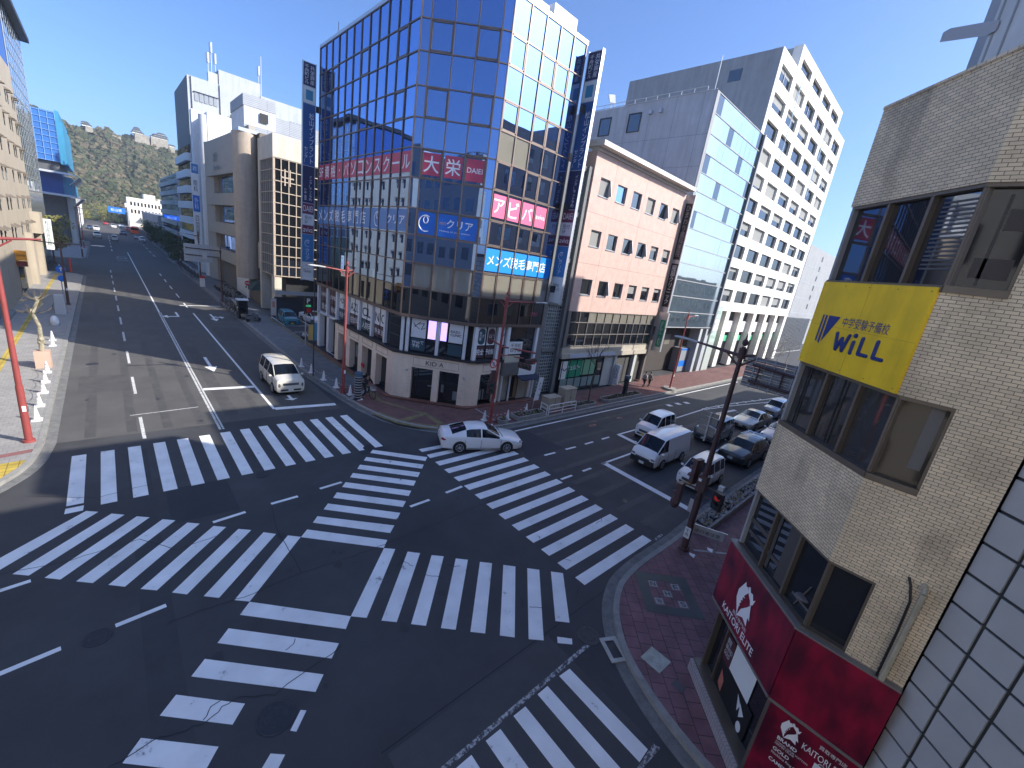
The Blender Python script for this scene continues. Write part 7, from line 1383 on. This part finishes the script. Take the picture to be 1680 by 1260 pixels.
def scooter(lab,grp):
    t=thing('motor_scooter',lab,'motor scooter',(0,0,0),0,grp)
    for x in (-.6,.6): q=MB(); q.ring((x,0,.25),(0,1,0),.19,.06,16,6); q.tube((x,-.04,.25),(x,.04,.25),.1,.1,10); part('wheel',q,M_tyre,t)
    q=MB(); q.hexa([(-.8,-.14,.4),(.0,-.14,.25),(.0,.14,.25),(-.8,.14,.4),(-.85,-.1,.68),(-.1,-.12,.66),(-.1,.12,.66),(-.85,.1,.68)]); q.hexa([(-.05,-.16,.22),(.35,-.16,.22),(.35,.16,.22),(-.05,.16,.22),(-.05,-.16,.28),(.35,-.16,.28),(.35,.16,.28),(-.05,.16,.28)]); q.hexa([(.33,-.2,.25),(.5,-.14,.3),(.5,.14,.3),(.33,.2,.25),(.3,-.2,.9),(.42,-.12,.95),(.42,.12,.95),(.3,.2,.9)]); part('body',q,P_grey,t)
    q=MB(); q.sph((-.45,0,.74),.36,.13,.07,10,5); part('seat',q,M_black,t); q=MB(); q.tube((.36,-.3,1.0),(.36,.3,1.0),.018); q.sph((.3,-.32,1.15),.04,.06,.05,6,4); q.sph((.3,.32,1.15),.04,.06,.05,6,4); part('handlebar',q,M_chrome,t); q=MB(); q.sph((.46,0,.82),.07,.09,.07,8,5); part('headlight',q,M_lens,t); return t
LB1='bicycle in the packed row on the right kerb beside the black cabinet'; LB2='bicycle in the long row further up the right kerb'; LM='motor scooter parked under the round corner building'
b0=bicycle(LB1,'bicycles parked along the right kerb'); s0=scooter(LM,'motor scooters parked under the round corner building'); rg=random.Random(11)
for k in range(12):
    o=b0 if k==0 else copy_tree(b0); o.location=(11.05+rg.uniform(-.15,.15),58.3+k*.72,.135); o.rotation_euler=(R(rg.uniform(-6,6)),0,R(rg.uniform(-12,25)))
for k in range(22): o=copy_tree(b0,label=LB2); o.location=(11.35+rg.uniform(-.2,.2),91+k*1.25,.135); o.rotation_euler=(R(rg.uniform(-6,6)),0,R(rg.uniform(-15,30))); o['group']='bicycles further up the right kerb'
for k in range(13):
    o=s0 if k==0 else copy_tree(s0); o.location=(12.9+.35*(k%2)+rg.uniform(-.1,.1),71+k*.95,.135); o.rotation_euler=(0,0,R(180+rg.uniform(-20,20)))
s1=copy_tree(s0,label='dark motor scooter parked in front of the black cabinet'); s1.location=(11.6,54.6,.135); s1.rotation_euler=(0,0,R(15)); s1.pop('group',None) if hasattr(s1,'pop') else None
s2=copy_tree(s0,label='dark covered motor scooter lying close beside the black cabinet'); s2.location=(11.4,55.5,.135); s2.rotation_euler=(0,0,R(-20))
for o in (s1,s2):
    if 'group' in o: del o['group']
b1=copy_tree(b0,label='bicycle leaning at the left kerb beside the wrapped cabinet'); b1.location=(-3.9,59.5,.135); b1.rotation_euler=(0,0,R(70)); del b1['group']
# ================= people =================
M_skin=mat('skin',(.45,.27,.2),.6); M_hair=mat('hair_black',(.012,.010,.01),.6)
def skinmesh(name,J,E,mt,parent,sub=2):
    keys=list(J); me=bpy.data.meshes.new(name); me.from_pydata([J[k][0] for k in keys],[(keys.index(a),keys.index(b)) for a,b in E],[]); me.materials.append(mt)
    o=bpy.data.objects.new(name,me); C.objects.link(o); o.parent=parent; m=o.modifiers.new('skin','SKIN'); m.use_smooth_shade=True
    for i,k in enumerate(keys): r=J[k][1]; me.skin_vertices[0].data[i].radius=(r,r)
    me.skin_vertices[0].data[0].use_root=True; s=o.modifiers.new('sub','SUBSURF'); s.levels=1; s.render_levels=sub; return o
def person(lab,x,y,rz,pose,jc,tc,hair=M_hair,z=.135,hat=None,sc=1.0):
    """pose: dict of joints (x forward, y left, z up)"""
    t=thing('person',lab,'person',(x,y,z),rz); t.scale=(sc,sc,sc)
    P_=dict(pel=(0,0,.92),sp=(0,0,1.12),ch=(.01,0,1.34),nk=(.02,0,1.47),hd=(.04,0,1.56),ht=(.04,0,1.68),
        ls=(0,.17,1.38),le=(0,.24,1.12),lw=(.08,.25,.88),lh=(.1,.25,.8),rs=(0,-.17,1.38),re=(0,-.24,1.12),rw=(.08,-.25,.88),rh=(.1,-.25,.8),
        lp=(0,.09,.88),lk=(.02,.1,.48),la=(0,.1,.09),lt=(.14,.11,.04),rp=(0,-.09,.88),rk=(.02,-.1,.48),ra=(0,-.1,.09),rt=(.14,-.11,.04)); P_.update(pose)
    r=dict(pel=.12,sp=.11,ch=.13,nk=.052,hd=.085,ht=.07,ls=.06,le=.043,lw=.03,lh=.032,rs=.06,re=.043,rw=.03,rh=.032,lp=.085,lk=.058,la=.04,lt=.035,rp=.085,rk=.058,ra=.04,rt=.035)
    E=[('pel','sp'),('sp','ch'),('ch','nk'),('nk','hd'),('hd','ht'),('ch','ls'),('ls','le'),('le','lw'),('lw','lh'),('ch','rs'),('rs','re'),('re','rw'),('rw','rh'),('pel','lp'),('lp','lk'),('lk','la'),('la','lt'),('pel','rp'),('rp','rk'),('rk','ra'),('ra','rt')]
    skinmesh('body',{k:(P_[k],r[k]) for k in P_},E,M_skin,t)
    JJ={k:(P_[k],r[k]+.028) for k in ('pel','sp','ch','ls','le','lw','rs','re','rw')}; skinmesh('jacket',JJ,[('pel','sp'),('sp','ch'),('ch','ls'),('ls','le'),('le','lw'),('ch','rs'),('rs','re'),('re','rw')],jc,t)
    TT={k:(P_[k],r[k]+.02) for k in ('pel','lp','lk','la','rp','rk','ra')}; skinmesh('trousers',TT,[('pel','lp'),('lp','lk'),('lk','la'),('pel','rp'),('rp','rk'),('rk','ra')],tc,t)
    h=P_['ht']; g=P_['hd']; q=MB(); q.sph((h[0]-.025,h[1],h[2]+.0),.105,.098,.1,12,8); o=bpy.data.objects.new('hair',q.mesh('hair',hair,(0,0,0),True)); C.objects.link(o); o.parent=t
    q=MB(); f=(g[0]+.085,g[1],g[2]+.03); q.sph((f[0]+.01,f[1],f[2]),.018,.014,.022,6,4); o=bpy.data.objects.new('nose',q.mesh('nose',M_skin,(0,0,0),True)); C.objects.link(o); o.parent=t
    q=MB()
    for s in (1,-1): q.sph((f[0]-.004,f[1]+s*.032,f[2]+.03),.008,.012,.008,6,4)
    q.sph((f[0]-.004,f[1],f[2]-.045),.008,.024,.007,6,4); o=bpy.data.objects.new('face_features',q.mesh('face_features',M_hair,(0,0,0),True)); C.objects.link(o); o.parent=t
    for s,w_ in ((1,'lh'),(-1,'rh')):
        q=MB(); c=Vector(P_[w_]); e=Vector(P_[w_[0]+'w']); d=(c-e).normalized(); sd=Vector((0,1,0)) if abs(d.y)<.8 else Vector((1,0,0))
        for k in range(4): o_=sd*((k-1.5)*.017); a=c+o_; m_=a+d*(.045-.004*abs(k-1)); q.tube(a,m_,.009,.008,5); q.tube(m_,m_+d*.02+Vector((.02,0,-.01)),.008,.007,5)
        q.tube(c-d*.02,c+d*.02+sd*(.035*s)*-1,.010,.008,5); o=bpy.data.objects.new('fingers',q.mesh('fingers',M_skin,(0,0,0),True)); C.objects.link(o); o.parent=t
    return t
walk=dict(lk=(.16,.1,.5),la=(.26,.1,.1),lt=(.4,.1,.06),rk=(-.04,-.1,.48),ra=(-.3,-.1,.14),rt=(-.2,-.1,.05),lw=(-.12,.25,.9),lh=(-.14,.25,.82),rw=(.2,-.25,.92),rh=(.25,-.25,.86))
person('person in pale coat walking on the sunlit pavement, left of the pair',40.4,21.1,R(-10),walk,mat('coat_pale_grey',(.38,.38,.38),.9),mat('trousers_charcoal',(.03,.03,.035),.9))
person('person in grey coat walking on the sunlit pavement, right of the pair',41.1,20.9,R(-10),walk,mat('coat_mid_grey',(.16,.16,.17),.9),mat('trousers_charcoal',(),.9))
# cyclist pushing off beside the tenant post
cb=copy_tree(b0,label='dark bicycle with front basket ridden by the person in black at the crossing'); del cb['group']; cb.location=(12.75,27.15,.135); cb.rotation_euler=(0,0,R(-75))
person('person in black with white neck scarf riding a bicycle by the tenant post',12.7,27.28,R(-75),dict(pel=(-.16,0,.95),sp=(-.08,0,1.15),ch=(.06,0,1.36),nk=(.12,0,1.48),hd=(.16,0,1.56),ht=(.17,0,1.68),ls=(.05,.17,1.38),rs=(.05,-.17,1.38),le=(.22,.26,1.16),re=(.22,-.26,1.16),lw=(.36,.26,1.02),rw=(.36,-.26,1.02),lh=(.41,.25,1.0),rh=(.41,-.25,1.0),lp=(-.14,.09,.92),rp=(-.14,-.09,.92),lk=(.18,.12,.66),rk=(.12,-.14,.5),la=(.0,.13,.24),ra=(-.06,-.16,.09),lt=(.13,.13,.2),rt=(.08,-.17,.04)),mat('jacket_black',(.018,.02,.024),.9),mat('trousers_black',(.02,.022,.026),.9))
person('person in white top crouching at the edge of the parking lot',14.0,45.0,R(-60),dict(pel=(-.1,0,.38),sp=(-.02,0,.58),ch=(.12,0,.76),nk=(.2,0,.88),hd=(.25,0,.95),ht=(.27,0,1.07),ls=(.1,.17,.79),rs=(.1,-.17,.79),le=(.3,.2,.62),re=(.3,-.2,.62),lw=(.42,.12,.5),rw=(.42,-.12,.5),lh=(.46,.1,.46),rh=(.46,-.1,.46),lp=(-.08,.1,.36),rp=(-.08,-.1,.36),lk=(.3,.16,.48),rk=(.3,-.16,.42),la=(.05,.14,.09),ra=(.05,-.14,.09),lt=(.2,.15,.04),rt=(.2,-.15,.04)),mat('top_white',(.6,.6,.62),.9),mat('trousers_black',(),.9))
t=thing('advert_stand','yellow and blue cartoon coloured advert stand by the parking lot entrance','stand',(14.6,44.4,.14)); F_=Fr(14.3,44.5,-.3,-1); q=MB(); q.fbox(F_,0,.45,.3,1.9,-.06,0); part('panel',q,mat('stand_yellow',(.6,.42,.12),.6),t); q=MB(); q.fbox(F_,.5,1.15,.3,2.1,-.06,0); part('panel',q,mat('stand_blue',(.08,.3,.5),.6),t); q=MB(); q.fbox(F_,.1,.2,.14,.3,-.06,0); q.fbox(F_,.8,.9,.14,.3,-.06,0); part('foot',q,M_dark,t)
t=thing('blue_guide_sign','blue road guide sign over the far end of the street','road sign',(5,285,0)); q=MB(); q.box(2.2,8.2,285,285.2,6.6,9.2); part('panel',q,M_blue,t); q=MB(); q.tube((9.4,285.3,0),(9.4,285.3,8.5),.15); q.tube((9.4,285.3,8),(3,285.3,8),.12); part('post',q,M_steel,t); F_=Fr(2.2,284.98,0,-1); lettering('松山城',F_,1,4.8,7.3,8.6,M_inkw,t,.02)
# ================= air =================
hz_=bpy.data.materials.new('haze_air'); hz_.use_nodes=True; n=hz_.node_tree.nodes; l=hz_.node_tree.links; n.remove(n['Principled BSDF']); v=n.new('ShaderNodeVolumePrincipled'); v.inputs['Color'].default_value=(.86,.92,1,1); v.inputs['Density'].default_value=.0004; v.inputs['Anisotropy'].default_value=.2; l.new(v.outputs[0],n['Material Output'].inputs['Volume'])
q=MB(); q.box(-1510,1510,-1510,1510,-1.2,92); struct('haze',q,hz_,kind='stuff')
